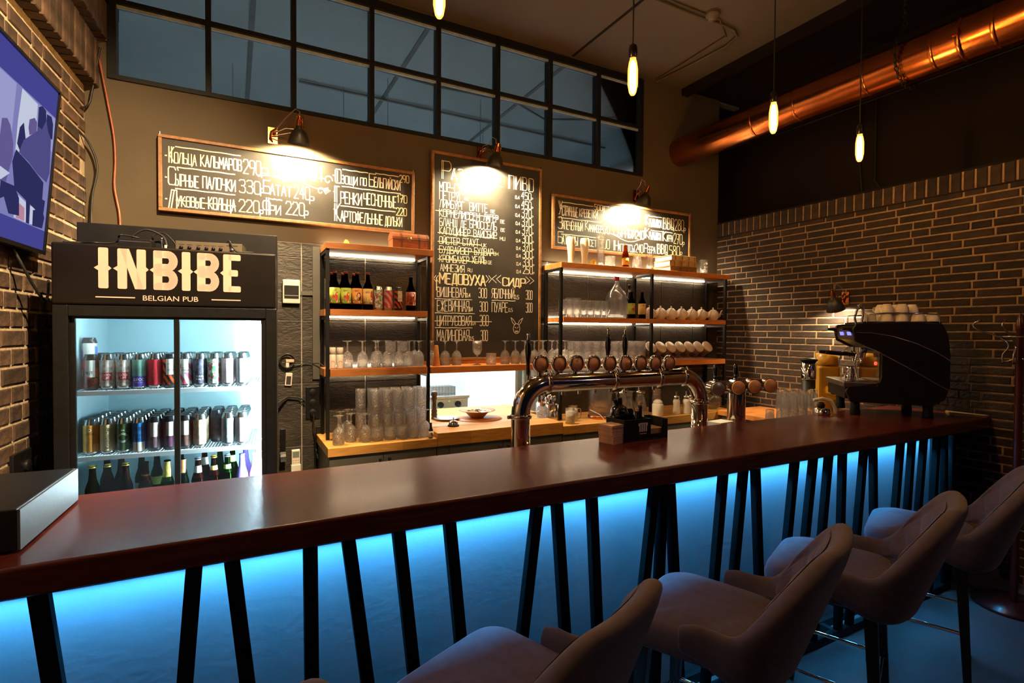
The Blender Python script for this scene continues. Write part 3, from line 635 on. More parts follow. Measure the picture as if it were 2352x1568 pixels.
BOARD_ONE = [('К', -0.356, -0.327, 2.721, 0.099),('ОЛЬЦА', -0.327, -0.208, 2.721, 0.067),('КАЛЬМАРОВ', -0.184, 0.05, 2.724, 0.072),('290', 0.061, 0.167, 2.71, 0.093),('Р', 0.171, 0.212, 2.698, 0.066),('_', -0.32, 0.043, 2.824, 0.0),('С', -0.36, -0.321, 2.582, 0.111),('ЫРНЫЕ', -0.321, -0.195, 2.581, 0.073),('ПАЛОЧКИ', -0.173, 0.013, 2.583, 0.074),('330', 0.037, 0.162, 2.584, 0.085),('Р', 0.165, 0.182, 2.575, 0.049),('_', -0.311, 0.01, 2.696, 0.0),('Л', -0.361, -0.316, 2.426, 0.126),('УКОВЫЕ', -0.316, -0.162, 2.451, 0.065),('КОЛЬЦА', -0.141, 0.013, 2.452, 0.075),('220', 0.035, 0.155, 2.455, 0.081),('Р', 0.161, 0.179, 2.435, 0.045),('_', -0.322, 0.01, 2.561, 0.0),('-', -0.319, 0.013, 2.488, 0.0),('СНЕКИ', 0.246, 0.555, 2.721, 0.116),('Б', 0.182, 0.223, 2.599, 0.086),('АТАТ', 0.223, 0.358, 2.591, 0.07),('240', 0.374, 0.477, 2.585, 0.088),('Р', 0.477, 0.505, 2.559, 0.051),('Ф', 0.178, 0.223, 2.456, 0.103),('РИ', 0.223, 0.288, 2.458, 0.062),('220', 0.322, 0.441, 2.47, 0.088),('Р', 0.442, 0.466, 2.453, 0.051),('_', 0.223, 0.296, 2.561, 0.0),('О', 0.65, 0.69, 2.732, 0.098),('ВОЩИ', 0.69, 0.805, 2.73, 0.057),('ПО', 0.827, 0.871, 2.736, 0.055),('Б', 0.891, 0.927, 2.737, 0.094),('ЕЛЬГИЙСКИ', 0.929, 1.123, 2.736, 0.072),('290', 1.118, 1.192, 2.798, 0.053),('_', 0.701, 0.88, 2.831, 0.0),('_', 0.938, 1.109, 2.837, 0.0),('Г', 0.646, 0.68, 2.593, 0.112),('РЕНКИ', 0.687, 0.836, 2.588, 0.083),('ЧЕСНОЧНЫЕ', 0.852, 1.095, 2.596, 0.085),('170', 1.1, 1.177, 2.644, 0.057),('_', 0.697, 1.126, 2.709, 0.0),('К', 0.646, 0.684, 2.457, 0.122),('АРТОФЕЛЬНЫЕ', 0.687, 0.993, 2.459, 0.075),('ДОЛЬКИ', 1.009, 1.138, 2.46, 0.068),('220', 1.095, 1.174, 2.546, 0.057),('_', 0.688, 1.086, 2.568, 0.0)]
BOARD_TWO = [('Р', 1.458, 1.536, 2.874, 0.14),('АЗЛИВНОЕ', 1.536, 1.998, 2.875, 0.092),('ПИВО', 2.052, 2.294, 2.874, 0.11),('МОР-СУБИТ', 1.439, 1.711, 2.774, 0.071),('ПЕТРУС', 1.439, 1.637, 2.708, 0.067),('ВЕ', 1.653, 1.691, 2.726, 0.022),('ЛИМБУРГ', 1.442, 1.651, 2.645, 0.061),('ВИТТЕ', 1.698, 1.858, 2.648, 0.065),('ВЕ', 1.887, 1.927, 2.649, 0.026),('КОРНЕЛИССЕН', 1.439, 1.786, 2.573, 0.059),('ЛАГЕР', 1.824, 1.956, 2.577, 0.057),('ВЕ', 1.977, 2.017, 2.573, 0.028),('БЛАНШ', 1.44, 1.587, 2.502, 0.059),('ДЕ', 1.618, 1.672, 2.504, 0.056),('БРЮССЕЛЬ', 1.699, 1.942, 2.508, 0.06),('ВЕ', 1.981, 2.021, 2.504, 0.028),('КАПУЦИНЕР', 1.44, 1.703, 2.436, 0.056),('ВАЙСБИР', 1.734, 1.943, 2.438, 0.058),('МU', 1.974, 2.021, 2.431, 0.028),('ОЙСТЕР', 1.44, 1.611, 2.359, 0.056),('СТАУТ', 1.638, 1.778, 2.363, 0.057),('UК', 1.806, 1.849, 2.362, 0.028),('БУДВАЙЗЕР', 1.44, 1.714, 2.287, 0.055),('БУДВАР', 1.741, 1.91, 2.294, 0.057),('СН', 1.915, 1.958, 2.299, 0.028),('КРОМБАХЕР', 1.441, 1.694, 2.216, 0.055),('ХЕЛЛЬ', 1.721, 1.849, 2.223, 0.057),('GЕ', 1.864, 1.901, 2.225, 0.026),('АМНЕЗИЯ', 1.447, 1.653, 2.143, 0.056),('RU', 1.683, 1.721, 2.15, 0.028),('450', 2.175, 2.272, 2.798, 0.061),('0.4', 2.117, 2.157, 2.794, 0.026),('Р', 2.275, 2.289, 2.799, 0.021),('450', 2.178, 2.274, 2.721, 0.063),('0.4', 2.119, 2.159, 2.718, 0.026),('Р', 2.277, 2.291, 2.722, 0.021),('370', 2.18, 2.276, 2.646, 0.069),('0.4', 2.121, 2.161, 2.643, 0.026),('Р', 2.279, 2.293, 2.646, 0.021),('370', 2.182, 2.278, 2.575, 0.066),('0.4', 2.123, 2.163, 2.574, 0.026),('Р', 2.281, 2.295, 2.575, 0.021),('370', 2.185, 2.28, 2.503, 0.066),('0.4', 2.125, 2.165, 2.501, 0.026),('Р', 2.283, 2.297, 2.502, 0.021),('300', 2.187, 2.282, 2.43, 0.064),('0.4', 2.127, 2.167, 2.429, 0.026),('Р', 2.285, 2.299, 2.428, 0.021),('370', 2.189, 2.284, 2.363, 0.064),('0.4', 2.129, 2.169, 2.363, 0.026),('Р', 2.287, 2.301, 2.362, 0.021),('300', 2.192, 2.286, 2.299, 0.06),('0.4', 2.131, 2.171, 2.3, 0.026),('Р', 2.289, 2.303, 2.297, 0.021),('330', 2.194, 2.288, 2.23, 0.064),('0.4', 2.133, 2.173, 2.231, 0.026),('Р', 2.291, 2.306, 2.228, 0.021),('250', 2.196, 2.29, 2.164, 0.064),('0.4', 2.134, 2.175, 2.165, 0.026),('Р', 2.294, 2.308, 2.161, 0.021),('-', 1.407, 1.952, 2.616, 0.0),('-', 1.427, 1.945, 2.443, 0.0),('-', 1.427, 1.804, 2.375, 0.0),('-', 1.427, 1.953, 2.313, 0.0),('-', 1.428, 1.847, 2.236, 0.0),('«', 1.393, 1.432, 2.058, 0.049),('МЕДОВУХА', 1.439, 1.836, 2.045, 0.083),('»', 1.847, 1.897, 2.072, 0.058),('«', 1.902, 1.984, 2.075, 0.064),('СИДР', 1.999, 2.216, 2.052, 0.068),('»', 2.223, 2.305, 2.077, 0.06),('ВИШНЕВАЯ', 1.422, 1.665, 1.94, 0.076),('0.4', 1.67, 1.706, 1.945, 0.03),('300', 1.781, 1.855, 1.943, 0.079),('ЯБЛОЧНЫЙ', 1.902, 2.11, 1.946, 0.077),('0.5', 2.113, 2.156, 1.945, 0.032),('300', 2.227, 2.291, 1.945, 0.077),('_', 1.405, 1.72, 1.923, 0.0),('_', 1.902, 2.123, 1.927, 0.0),('ЕЖЕВИЧНАЯ', 1.423, 1.695, 1.826, 0.086),('0.4', 1.698, 1.726, 1.832, 0.03),('300', 1.79, 1.863, 1.832, 0.079),('ПУАРЕ', 1.903, 2.052, 1.831, 0.08),('0.5', 2.058, 2.096, 1.835, 0.029),('300', 2.228, 2.291, 1.834, 0.08),('_', 1.406, 1.744, 1.811, 0.0),('ЦИТРУСОВАЯ', 1.423, 1.717, 1.714, 0.076),('0.4', 1.723, 1.754, 1.718, 0.028),('300', 1.793, 1.871, 1.712, 0.087),('-', 1.403, 1.899, 1.747, 0.0),('_', 1.406, 1.724, 1.694, 0.0),('МАЛИНОВАЯ', 1.423, 1.697, 1.591, 0.086),('0.5', 1.699, 1.738, 1.593, 0.03),('300', 1.801, 1.864, 1.59, 0.087)]
BOARD_THREE = [('У', 2.55, 2.591, 2.712, 0.116),('СТРИЧНЫЕ', 2.592, 2.759, 2.706, 0.085),('КРЕВЕТКИ', 2.779, 2.982, 2.716, 0.07),('500', 2.945, 3.038, 2.794, 0.051),('_', 2.59, 2.931, 2.822, 0.0),('З', 2.548, 2.593, 2.588, 0.103),('АПЕЧЁННЫЙ', 2.593, 2.815, 2.586, 0.072),('К', 2.843, 2.881, 2.598, 0.087),('АМАМБЕР', 2.881, 3.032, 2.589, 0.064),('370', 3.023, 3.122, 2.585, 0.069),('_', 2.583, 3.021, 2.683, 0.0),('Б', 2.549, 2.594, 2.458, 0.099),('АТОНСЫ', 2.594, 2.762, 2.45, 0.076),('СЕТ', 2.891, 2.971, 2.455, 0.06),('300', 3.006, 3.124, 2.446, 0.086),('_', 2.585, 2.996, 2.539, 0.0),('ГРИЛЬ', 3.048, 3.47, 2.707, 0.129),('С', 3.172, 3.224, 2.585, 0.095),('ЫРНЫЙ', 3.224, 3.433, 2.57, 0.073),('240', 3.443, 3.541, 2.57, 0.082),('Н', 3.174, 3.226, 2.44, 0.09),('АГГЕТСЫ', 3.226, 3.425, 2.439, 0.066),('240', 3.439, 3.532, 2.44, 0.078),('К', 3.558, 3.608, 2.716, 0.098),('РЫЛЫШКИ', 3.608, 3.766, 2.705, 0.076),('ВВQ', 3.787, 3.933, 2.699, 0.111),('280', 3.948, 4.071, 2.701, 0.109),('Р', 4.075, 4.097, 2.688, 0.047),('К', 3.554, 3.61, 2.587, 0.094),('РЫЛЫШКИ', 3.61, 3.762, 2.58, 0.073),('К', 3.783, 3.834, 2.582, 0.095),('АРРИ', 3.839, 3.923, 2.578, 0.065),('270', 3.936, 4.051, 2.565, 0.1),('Р', 4.06, 4.082, 2.544, 0.047),('Р', 3.548, 3.592, 2.45, 0.083),('ЕБРА', 3.592, 3.693, 2.447, 0.064),('ВВQ', 3.713, 3.853, 2.448, 0.095),('580', 3.879, 4.017, 2.445, 0.096),('Р', 4.027, 4.053, 2.446, 0.041),('_', 3.587, 3.769, 2.807, 0.0),('_', 3.629, 3.917, 2.669, 0.0)]

def board(name, label, x0, x1, z0, z1, data, w, extra=None):
    root = thing(name, label, 'menu board')
    f = .021
    MB().box(x0+f, x1-f, 3.962, 3.985, z0+f, z1-f).build('slate', M_board, root)
    for a, b, c, d in ((x0, x1, z1-f, z1), (x0, x1, z0, z0+f), (x0, x0+f, z0+f, z1-f), (x1-f, x1, z0+f, z1-f)):
        MB().box(a, b, 3.950, 3.985, c, d).build('frame_rail', M_frame, root, bevel=.003)
    for x in (x0+.01, x1-.01): MB().cyl((x, 3.955, z1-.004), (x, 3.955, z1+.012), .006, n=8).build('hanger', M_steel, root)
    mb = MB(); my = MB()
    for t, a, b, z, h in data:
        if t == '_' or t == '-':
            n = 9; P = [(a+(b-a)*i/n, z+math.sin(i*1.7+a*9)*.0016) for i in range(n+1)]; stroke(mb if t == '_' else my, P, w*1.25, 3.9612)
        elif t[0].isdigit(): chalk_text(my if len(t) == 3 and '.' not in t and h > .03 and not name.startswith('tall') else mb, t, a, b, z, h, w*(.7 if h < .03 else 1.05), 3.9615)
        elif t in ('МЕДОВУХА', 'СИДР'): chalk_text(my, t, a+.006, b+.006, z-.002, h, w*1.6, 3.9608); chalk_text(mb, t, a, b, z, h, w*1.1, 3.9618)
        else: chalk_text(mb, t, a, b, z, h, w*(.6 if h < .03 else (1.0 if h < .07 else 1.15)), 3.9615, double=h > .088)
    if extra: extra(mb, my)
    tag(mb.build('chalk_lettering', M_chalk, root), kind='stuff')
    if my.v: tag(my.build('price_lettering', M_chalky, root), kind='stuff')
    return root
def ex1(mb, my):
    for sg in (1,):
        P = [(.15+.42*i/12, 2.705+.012*math.sin(i*.9)-.0*i+.055*(i/12)**2) for i in range(13)]; stroke(my, P, .007, 3.961)
        P = [(.30+.30*i/10, 2.690+.02*math.sin(i*.6)) for i in range(11)]; stroke(my, P, .006, 3.961)
        P = [(.60+.03*math.cos(t)*(1-t/9), 2.74+.035*math.sin(t)*(1-t/9)) for t in [i*.45 for i in range(14)]]; stroke(my, P, .007, 3.961)
        P = [(.55+.025*math.cos(t)*(1-t/9), 2.655+.03*math.sin(t)*(1-t/9)) for t in [i*.45 for i in range(14)]]; stroke(my, P, .006, 3.961)
        for k in range(4): stroke(my, [(.56+.012*k, 2.675), (.585+.01*k, 2.64+.008*k)], .005, 3.961)
    for x, z in ((-.375, 2.76), (-.375, 2.625), (-.375, 2.49), (.635, 2.78), (.64, 2.665), (.64, 2.54)): stroke(mb, [(x, z), (x+.006, z)], .008, 3.961)
def ex2(mb, my):
    w = .0042
    P = [(2.137+.032*math.cos(t), 1.692+.042*math.sin(t)) for t in [i*2*PI/16 for i in range(17)]]; stroke(mb, P, w, 3.961)
    stroke(mb, [(2.117, 1.725), (2.096, 1.745), (2.083, 1.785), (2.108, 1.765), (2.130, 1.733)], w, 3.961); stroke(mb, [(2.150, 1.733), (2.165, 1.762), (2.196, 1.783), (2.178, 1.742), (2.158, 1.723)], w, 3.961)
    stroke(mb, [(2.120, 1.705), (2.132, 1.697)], w, 3.961); stroke(mb, [(2.154, 1.705), (2.142, 1.697)], w, 3.961)
    stroke(mb, [(2.122, 1.668), (2.152, 1.668)], w, 3.961)
    for k in range(4): stroke(mb, [(2.126+.007*k, 1.661), (2.126+.007*k, 1.675)], .003, 3.961)
    for a in range(2): stroke(my, [(1.415+.003*a, 1.99), (1.415+.003*a, 2.09)], .006, 3.961)
def ex3(mb, my):
    for k in range(2):
        P = [(3.05+.5*i/12, 2.665-.10*k+.03*math.sin(i*.5+k)) for i in range(13)]; stroke(my, P, .006, 3.961)
board('menu_board', 'wide chalk menu board of snacks with a wood frame, above the drinks fridge', -.413, 1.233, 2.412, 2.888, BOARD_ONE, .0058, ex1)
board('tall_menu_board', 'tall chalk beer menu with a rabbit head drawn at its foot', 1.372, 2.373, 1.432, 3.080, BOARD_TWO, .0047, ex2)
board('menu_board', 'small chalk menu board of shrimp and wings with a wood frame, near the brick corner', 2.490, 4.160, 2.405, 2.883, BOARD_THREE, .0056, ex3)

# ---------------------------------------------------------------- clip lamps
M_shade = mat('lamp_shade_black', (.030, .027, .022), .38, .2, noise=(20, .2))
M_inner = mat('lamp_shade_white_inside', (.85, .80, .70), .5, noise=(10, .03))
M_lampglow = emissive('lamp_bulb_glow', (1.0, .78, .42), 90)
def clip_lamp(label, x, z, yoff=.20, arm=(-.16, .03), power=1.0, rz=0, base=None, tilt=0.0):
    root = thing('clip_lamp', label, 'lamp', (x, 4.0-yoff, z) if base is None else base, rz)
    T = Matrix.Rotation(tilt, 4, 'X')
    def tb(mb): mb.v = [tuple(T @ Vector(v)) for v in mb.v]; return mb
    pr = [(.070, -.075), (.071, -.072), (.066, -.050), (.058, -.020), (.046, .005), (.030, .022), (.022, .028), (.022, .045)]
    tb(MB().lathe(pr+[(.0001, .045)], 28)).build('shade', M_shade, root)
    tb(MB().lathe([(r_-.003, z_) for r_, z_ in reversed(pr[:6])], 28)).build('reflector', M_inner, root)
    tb(MB().cyl((0, 0, .045), (0, 0, .085), .020, .017).cyl((0, 0, .085), (0, 0, .105), .011, .008)).build('socket', M_copper, root)
    cg = MB()
    for a in range(4):
        t = a*PI/2+.5; cg.tube([(.030*math.cos(t), .030*math.sin(t), .03), (.032*math.cos(t), .032*math.sin(t), .07), (.024*math.cos(t), .024*math.sin(t), .10), (.008*math.cos(t), .008*math.sin(t), .108)], .0025, 6)
    tb(cg).build('cage', M_copper, root)
    tb(MB().sphere((0, 0, -.022), .024, 14, 8)).build('bulb', M_lampglow, root)
    ax, az = arm
    MB().tube([(.0, .03, .035), (ax*.5, yoff*.45, az+.03), (ax, yoff-.05, az)], .005, 8).tube([(0, .02, .02), (ax*.5, yoff*.4, az-.01), (ax, yoff-.05, az-.015)], .004, 8).build('arm', M_steel, root)
    MB().tube([(ax+.02, yoff-.06, az+.03), (ax-.01, yoff-.04, az+.01), (ax-.015, yoff-.02, az-.03), (ax, yoff-.005, az-.05)], .009, 8).box(ax-.03, ax+.03, yoff-.014, yoff-.001, az-.06, az+.05).build('clamp', M_copper, root)
    MB().tube([(0, 0, .105), (.004, .01, .145), (-.02, .03, .165), (ax*.45, yoff*.5, .13), (ax*.8, yoff*.8, az+.05), (ax, yoff-.02, az+.02)], .0035, 6).build('cord', mat('grey_cloth_cord', (.20, .17, .14), .8, noise=(80, .2)), root)
    ld = bpy.data.lights.new('lamp_light', 'SPOT'); ld.energy = L_SPOT*power; ld.color = (1.0, .78, .45); ld.spot_size = math.radians(158); ld.spot_blend = .35; ld.shadow_soft_size = .025
    lo = bpy.data.objects.new('lamp_light', ld); COL.objects.link(lo); lo.parent = root
    d = T @ Vector((0, 0, -1)); lo.location = T @ Vector((0, 0, -.052)); lo.rotation_euler = d.to_track_quat('-Z', 'Y').to_euler()
    return root
clip_lamp('black clip lamp with copper neck over the wide snack menu', .392, 2.985, arm=(-.15, .02), tilt=.42)
clip_lamp('black clip lamp with copper neck over the tall beer menu', 1.855, 3.055, arm=(-.05, .08), tilt=.42)
clip_lamp('black clip lamp with copper neck over the small menu near the brick corner', 3.41, 2.935, arm=(.05, .06), tilt=.42)
clip_lamp('small black clip lamp on the brick wall above the coffee machine', 0, 0, yoff=.17, arm=(0, .04), power=.22, rz=-PI/2, base=(4.44, 2.64, 1.93), tilt=.35)

# ---------------------------------------------------------------- pendant bulbs over the bar
M_bulb = emissive('filament_glow', (1.0, .56, .18), L_BULB)
M_amber = bpy.data.materials.new('glowing_amber_glass'); M_amber.use_nodes = True
_n = M_amber.node_tree.nodes; _n.clear(); _o = _n.new('ShaderNodeOutputMaterial'); _t = _n.new('ShaderNodeBsdfTransparent'); _t.inputs[0].default_value = (1, .86, .62, 1)
_e = _n.new('ShaderNodeEmission'); _e.inputs[0].default_value = (1, .42, .07, 1); _e.inputs[1].default_value = 1.7; _a = _n.new('ShaderNodeAddShader')
for i_, q_ in enumerate((_t, _e)): M_amber.node_tree.links.new(q_.outputs[0], _a.inputs[i_])
M_amber.node_tree.links.new(_a.outputs[0], _o.inputs[0])
def pendant():
    root = thing('pendant_bulb', 'x', 'pendant lamp', (0, 0, 0), 0, 'bare tube bulbs hanging in a row over the bar')
    MB().lathe([(.0001, 0), (.010, .003), (.017, .015), (.0235, .05), (.0235, .12), (.0185, .155), (.0135, .170), (.0135, .180)], 18).build('bulb_glass', M_amber, root)
    MB().lathe([(.0001, .010), (.008, .014), (.0135, .03), (.0145, .085), (.0125, .14), (.006, .16), (.0001, .162)], 14).build('filament', M_bulb, root)
    MB().lathe([(.017, .172), (.020, .178), (.0205, .215), (.017, .232), (.006, .240), (.0001, .240)], 18).build('socket', mat('black_bakelite', (.016, .010, .007), .25, noise=(20, .2)), root)
    MB().cyl((0, 0, .238), (0, 0, 1.45), .0035, n=6).build('cord', M_cable, root)
    return root
pd = pendant()
for i, (x, z, lab) in enumerate([(.705, 2.872, 'pendant bulb cut by the top edge, in front of the window band'), (1.665, 2.782, 'pendant bulb nearest the chalk boards, hanging before the end of the window band'),
                                 (2.68, 2.785, 'pendant bulb that hangs in front of the copper duct'), (3.52, 2.758, 'pendant bulb lowest and nearest the brick wall, below the copper duct'), (-.30, 2.86, 'pendant bulb over the dark left end of the bar')]):
    o = pd if i == 0 else dup(pd, (x, 1.95, z)); o.location = (x, 1.95, z); o['label'] = lab
tsp = thing('added_spotlight', 'added black ceiling spotlight out of view, aimed at the left brick wall', 'lamp', (.55, .9, 3.95))  # unseen fixture, added to brighten the left bricks
dsp = (Vector((-.80, 3.35, 1.75))-Vector((.55, .9, 3.95))).normalized()
MB().cyl(-dsp*.06, dsp*.08, .045, .05, n=20, cap=False).build('can', M_shade, tsp); MB().cyl((0, 0, .0), (0, 0, .2), .012, n=8).build('stem', M_shade, tsp); MB().cyl(-dsp*.055, -dsp*.05, .044, n=18).build('lens', emissive('added_spot_lens_glow', (1, .75, .45), 10), tsp)
ld = bpy.data.lights.new('added_spot_light', 'SPOT'); ld.energy = L_ADDED_SPOT*1.3; ld.color = (1.0, .70, .38); ld.spot_size = math.radians(66); ld.spot_blend = .8; ld.shadow_soft_size = .04
lo = bpy.data.objects.new('added_spot_light', ld); COL.objects.link(lo); lo.parent = tsp; lo.location = dsp*.085; lo.rotation_euler = dsp.to_track_quat('-Z', 'Y').to_euler()
# two unseen globes added behind the viewer for the light from the hall
for i, (x, y, z) in enumerate([(3.1, -1.8, 3.6), (5.6, -2.6, 3.6)]):
    root = thing('added_globe_lamp', 'added opal globe lamp behind the viewer, %s from the bar wall' % ORD[i], 'lamp', (x, y, z))
    MB().sphere((0, 0, 0), .09, 20, 12).build('globe', emissive('added_globe_glow', (.92, .74, 1.0), L_HALL), root); MB().cyl((0, 0, .11), (0, 0, .55), .006, n=6).build('cord', M_cable, root)

# ---------------------------------------------------------------- copper duct, chain, detector, ceiling cables
dz = 3.50; dx = 4.035
duct = thing('air_duct', 'round copper air duct running along the brick wall under the ceiling', 'duct', (dx, 4.0, dz))
MB().cyl((0, -.001, 0), (0, -5.2, 0), .14, n=48, cap=False).build('tube', M_copper, duct)
for y in (-.93, -1.32, -1.84, -2.25, -2.56, -3.3): MB().lathe([(.1405, y-.012), (.146, y-.006), (.143, y), (.146, y+.006), (.1405, y+.012)], 48, axis='y').build('seam_ring', M_copper, duct)
MB().lathe([(.141, -2.41), (.147, -2.405), (.147, -2.385), (.141, -2.38)], 48, axis='y').box(-.165, -.140, -2.41, -2.38, -.02, .02).build('clamp_band', M_copper, duct)
kd = thing('kitchen_duct', 'grey galvanised duct beyond the window band, in line with the copper one', 'duct', (dx, 4.121, dz))
MB().cyl((0, 0, 0), (0, 3.4, 0), .14, n=40, cap=False).build('tube', mat('galvanised_duct', (.45, .47, .48), .3, .8, noise=(3, .1)), kd)
MB().lathe([(.1405, 1.0), (.146, 1.006), (.143, 1.012), (.146, 1.018), (.1405, 1.024)], 40, axis='y').build('seam_ring', MATS['galvanised_duct'], kd)
ch = thing('chain', 'dark steel chain looped under the copper duct to hold it', 'chain', (dx, 1.93, dz))
link = MB(); 
link.tube([(.011*math.cos(t), 0, .018*math.sin(t)) for t in [2*PI*k/12 for k in range(13)]], .0035, 6); lm = link.build('link', M_black, mesh_only=True)
pts = [Vector((.155*math.cos(t), 0, .155*math.sin(t))) for t in [PI*1.0+PI*1.0*k/15 for k in range(16)]]
pts = [Vector((-.05, 0, .62-.028*k)) for k in range(15)]+[Vector((-.06-.019*k, 0, .21-.024*k)) for k in range(6)]+[Vector((-.168-.004*math.sin(k), 0, .07-.028*k)) for k in range(5)]+[Vector((.168*math.cos(t), 0, .168*math.sin(t))) for t in [PI*1.12+PI*.8*k/13 for k in range(14)]]
for i in range(len(pts)-1):
    d = (pts[i+1]-pts[i]).normalized(); q = d.to_track_quat('Z', 'Y').to_matrix().to_4x4() @ Matrix.Rotation((i % 2)*PI/2, 4, 'Z')
    o = ref(lm, 'link', ch); o.matrix_local = Matrix.Translation((pts[i]+pts[i+1])/2) @ q
sd = thing('smoke_detector', 'small round smoke detector on the ceiling by the copper duct', 'smoke detector', (3.30, 2.94, 4.15))
MB().lathe([(.0001, -.055), (.032, -.052), (.036, -.03), (.052, -.026), (.055, 0), (.0001, 0)], 24).build('body', mat('painted_brown_plastic', (.12, .10, .085), .6, noise=(10, .1)), sd)
MB().lathe([(.058, -.006), (.062, -.006), (.062, 0), (.058, 0)], 24).build('base_ring', M_plaster, sd)
tag(MB().tube([(3.69, 3.97, 4.135), (3.74, 3.58, 4.138), (3.76, 3.2, 4.135), (3.71, 3.05, 4.135), (3.61, 3.0, 4.135), (3.46, 2.995, 4.135), (3.32, 3.0, 4.13), (3.08, 3.01, 4.136), (2.4, 3.0, 4.136)], .010, 8).build('ceiling_cable', M_plaster), 'brown painted cable run across the ceiling past the smoke detector', 'cable')
tag(MB().tube([(3.67, 3.97, 4.14), (3.66, 3.5, 4.138), (3.64, 3.1, 4.138), (3.4, 2.96, 4.14), (3.1, 2.97, 4.14), (2.3, 2.96, 4.14)], .007, 6).build('ceiling_cable', M_plaster), 'thinner painted cable lying beside the detector cable on the ceiling', 'cable')
tag(MB().tube([(.58, 5.64, 4.125), (2.0, 5.66, 4.125), (4.4, 5.70, 4.125)], .014, 8).build('conduit', mat('dark_grey_conduit', (.10, .11, .12), .6, noise=(5, .2))), 'straight grey conduit across the kitchen ceiling behind the window band', 'pipe')
tag(MB().tube([(1.12, 5.03, 4.13), (1.85, 5.10, 4.13), (2.69, 5.04, 4.13), (3.17, 5.24, 4.11), (3.62, 5.06, 4.13), (4.2, 4.6, 4.13)], .013, 8).build('ceiling_cable', MATS['dark_grey_conduit']), 'slack cable along the kitchen ceiling behind the window band', 'cable')

# ---------------------------------------------------------------- wall television
tv = thing('television', 'wall-mounted television showing a bluish group scene, on the left brick wall', 'television', (-.785, 4.0, 2.0), 0)
tv.rotation_euler = (-.0873, 0, -PI/2-A)
tx0, tx1, tz0, tz1, ty = .785, 2.17, .018, .790, .055     # local x toward the room, leaning forward at the top
MB().box(tx0, tx1, ty-.04, ty, tz0, tz1).build('body', M_blackpl, tv, bevel=.006)
for a, b, c, d in ((tx0, tx1, tz1-.012, tz1), (tx0, tx1, tz0, tz0+.018), (tx0, tx0+.010, tz0+.018, tz1-.012), (tx1-.010, tx1, tz0+.018, tz1-.012)): MB().box(a, b, ty, ty+.010, c, d).build('bezel', mat('gloss_black', (.01, .01, .01), .08, noise=(3, .1)), tv)
MB().box(1.2, 1.6, .0, ty-.03, .25, .55).build('mount', M_black, tv)
scr = MB(); cols = [(.075, .075, .36), (.27, .27, .62), (.70, .76, .95), (.035, .035, .14), (.10, .095, .30), (.62, .30, .42), (.16, .13, .36), (.42, .42, .78)]
ml = [emissive('screen_%s' % k, c, L_TV) for k, c in zip('ABCDEFGH', cols)]
def poly_(pts, m, k): scr.add([(x, ty+.0006+k*.0003, z) for x, z in pts], [tuple(range(len(pts)))], m)
poly_([(tx0+.01, .03), (tx1-.01, .03), (tx1-.01, .78), (tx0+.01, .78)], 0, 0); poly_([(tx0+.012, .128), (tx1-.012, .128), (tx1-.012, .660), (tx0+.012, .660)], 1, 1)
poly_([(1.19, .30), (1.40, .30), (1.40, .655), (1.19, .655)], 7, 2); poly_([(1.55, .35), (2.0, .35), (2.0, .655), (1.55, .655)], 2, 2)
poly_([(1.141, .656), (.991, .650), (.985, .50), (1.004, .42), (1.148, .384), (1.151, .521)], 2, 3); poly_([(.985, .65), (.80, .655), (.80, .50), (.985, .50)], 7, 2)
poly_([(1.276, .484), (1.236, .498), (1.208, .482), (1.169, .421), (1.164, .367), (1.20, .25), (1.284, .25)], 6, 3)
poly_([(1.054, .56), (1.008, .584), (.981, .571), (.98, .531), (1.04, .497), (1.056, .524)], 6, 4); poly_([(1.13, .50), (1.10, .53), (1.07, .47), (1.10, .40), (1.14, .43)], 3, 4)
poly_([(1.087, .23), (1.006, .216), (.995, .132), (1.107, .133)], 2, 3); poly_([(.968, .211), (.883, .216), (.881, .14), (.96, .132)], 2, 3); poly_([(1.07, .20), (1.02, .19), (1.01, .135), (1.09, .135)], 5, 4)
poly_([(1.251, .304), (1.175, .298), (1.241, .256), (1.5, .26), (1.6, .30)], 2, 5)
poly_([(.894, .643), (.844, .649), (.82, .622), (.812, .554), (.845, .549), (.891, .597)], 3, 4)
poly_([(.982, .641), (.947, .659), (.908, .653), (.895, .616), (.869, .576), (.828, .548), (.808, .397), (.831, .348), (.933, .362), (1.03, .388), (1.118, .40), (1.089, .46), (1.014, .512), (.974, .539), (.978, .592)], 4, 5)
poly_([(.982, .641), (.947, .659), (.908, .653), (.895, .616), (.93, .56), (.974, .56), (.978, .592)], 3, 6)
poly_([(1.145, .404), (1.013, .38), (.863, .34), (.856, .243), (.976, .216), (1.125, .246), (1.166, .348)], 3, 6)
poly_([(1.241, .253), (1.127, .258), (1.078, .219), (1.063, .148), (1.155, .139), (1.204, .196), (1.24, .18)], 3, 6)
poly_([(1.026, .271), (.828, .263), (.831, .206), (.878, .196), (.976, .216), (.965, .131), (.995, .132)], 3, 7)
poly_([(.942, .197), (.852, .223), (.818, .187), (.831, .135), (.934, .13)], 3, 8)
scr.build('screen', ml, tv)

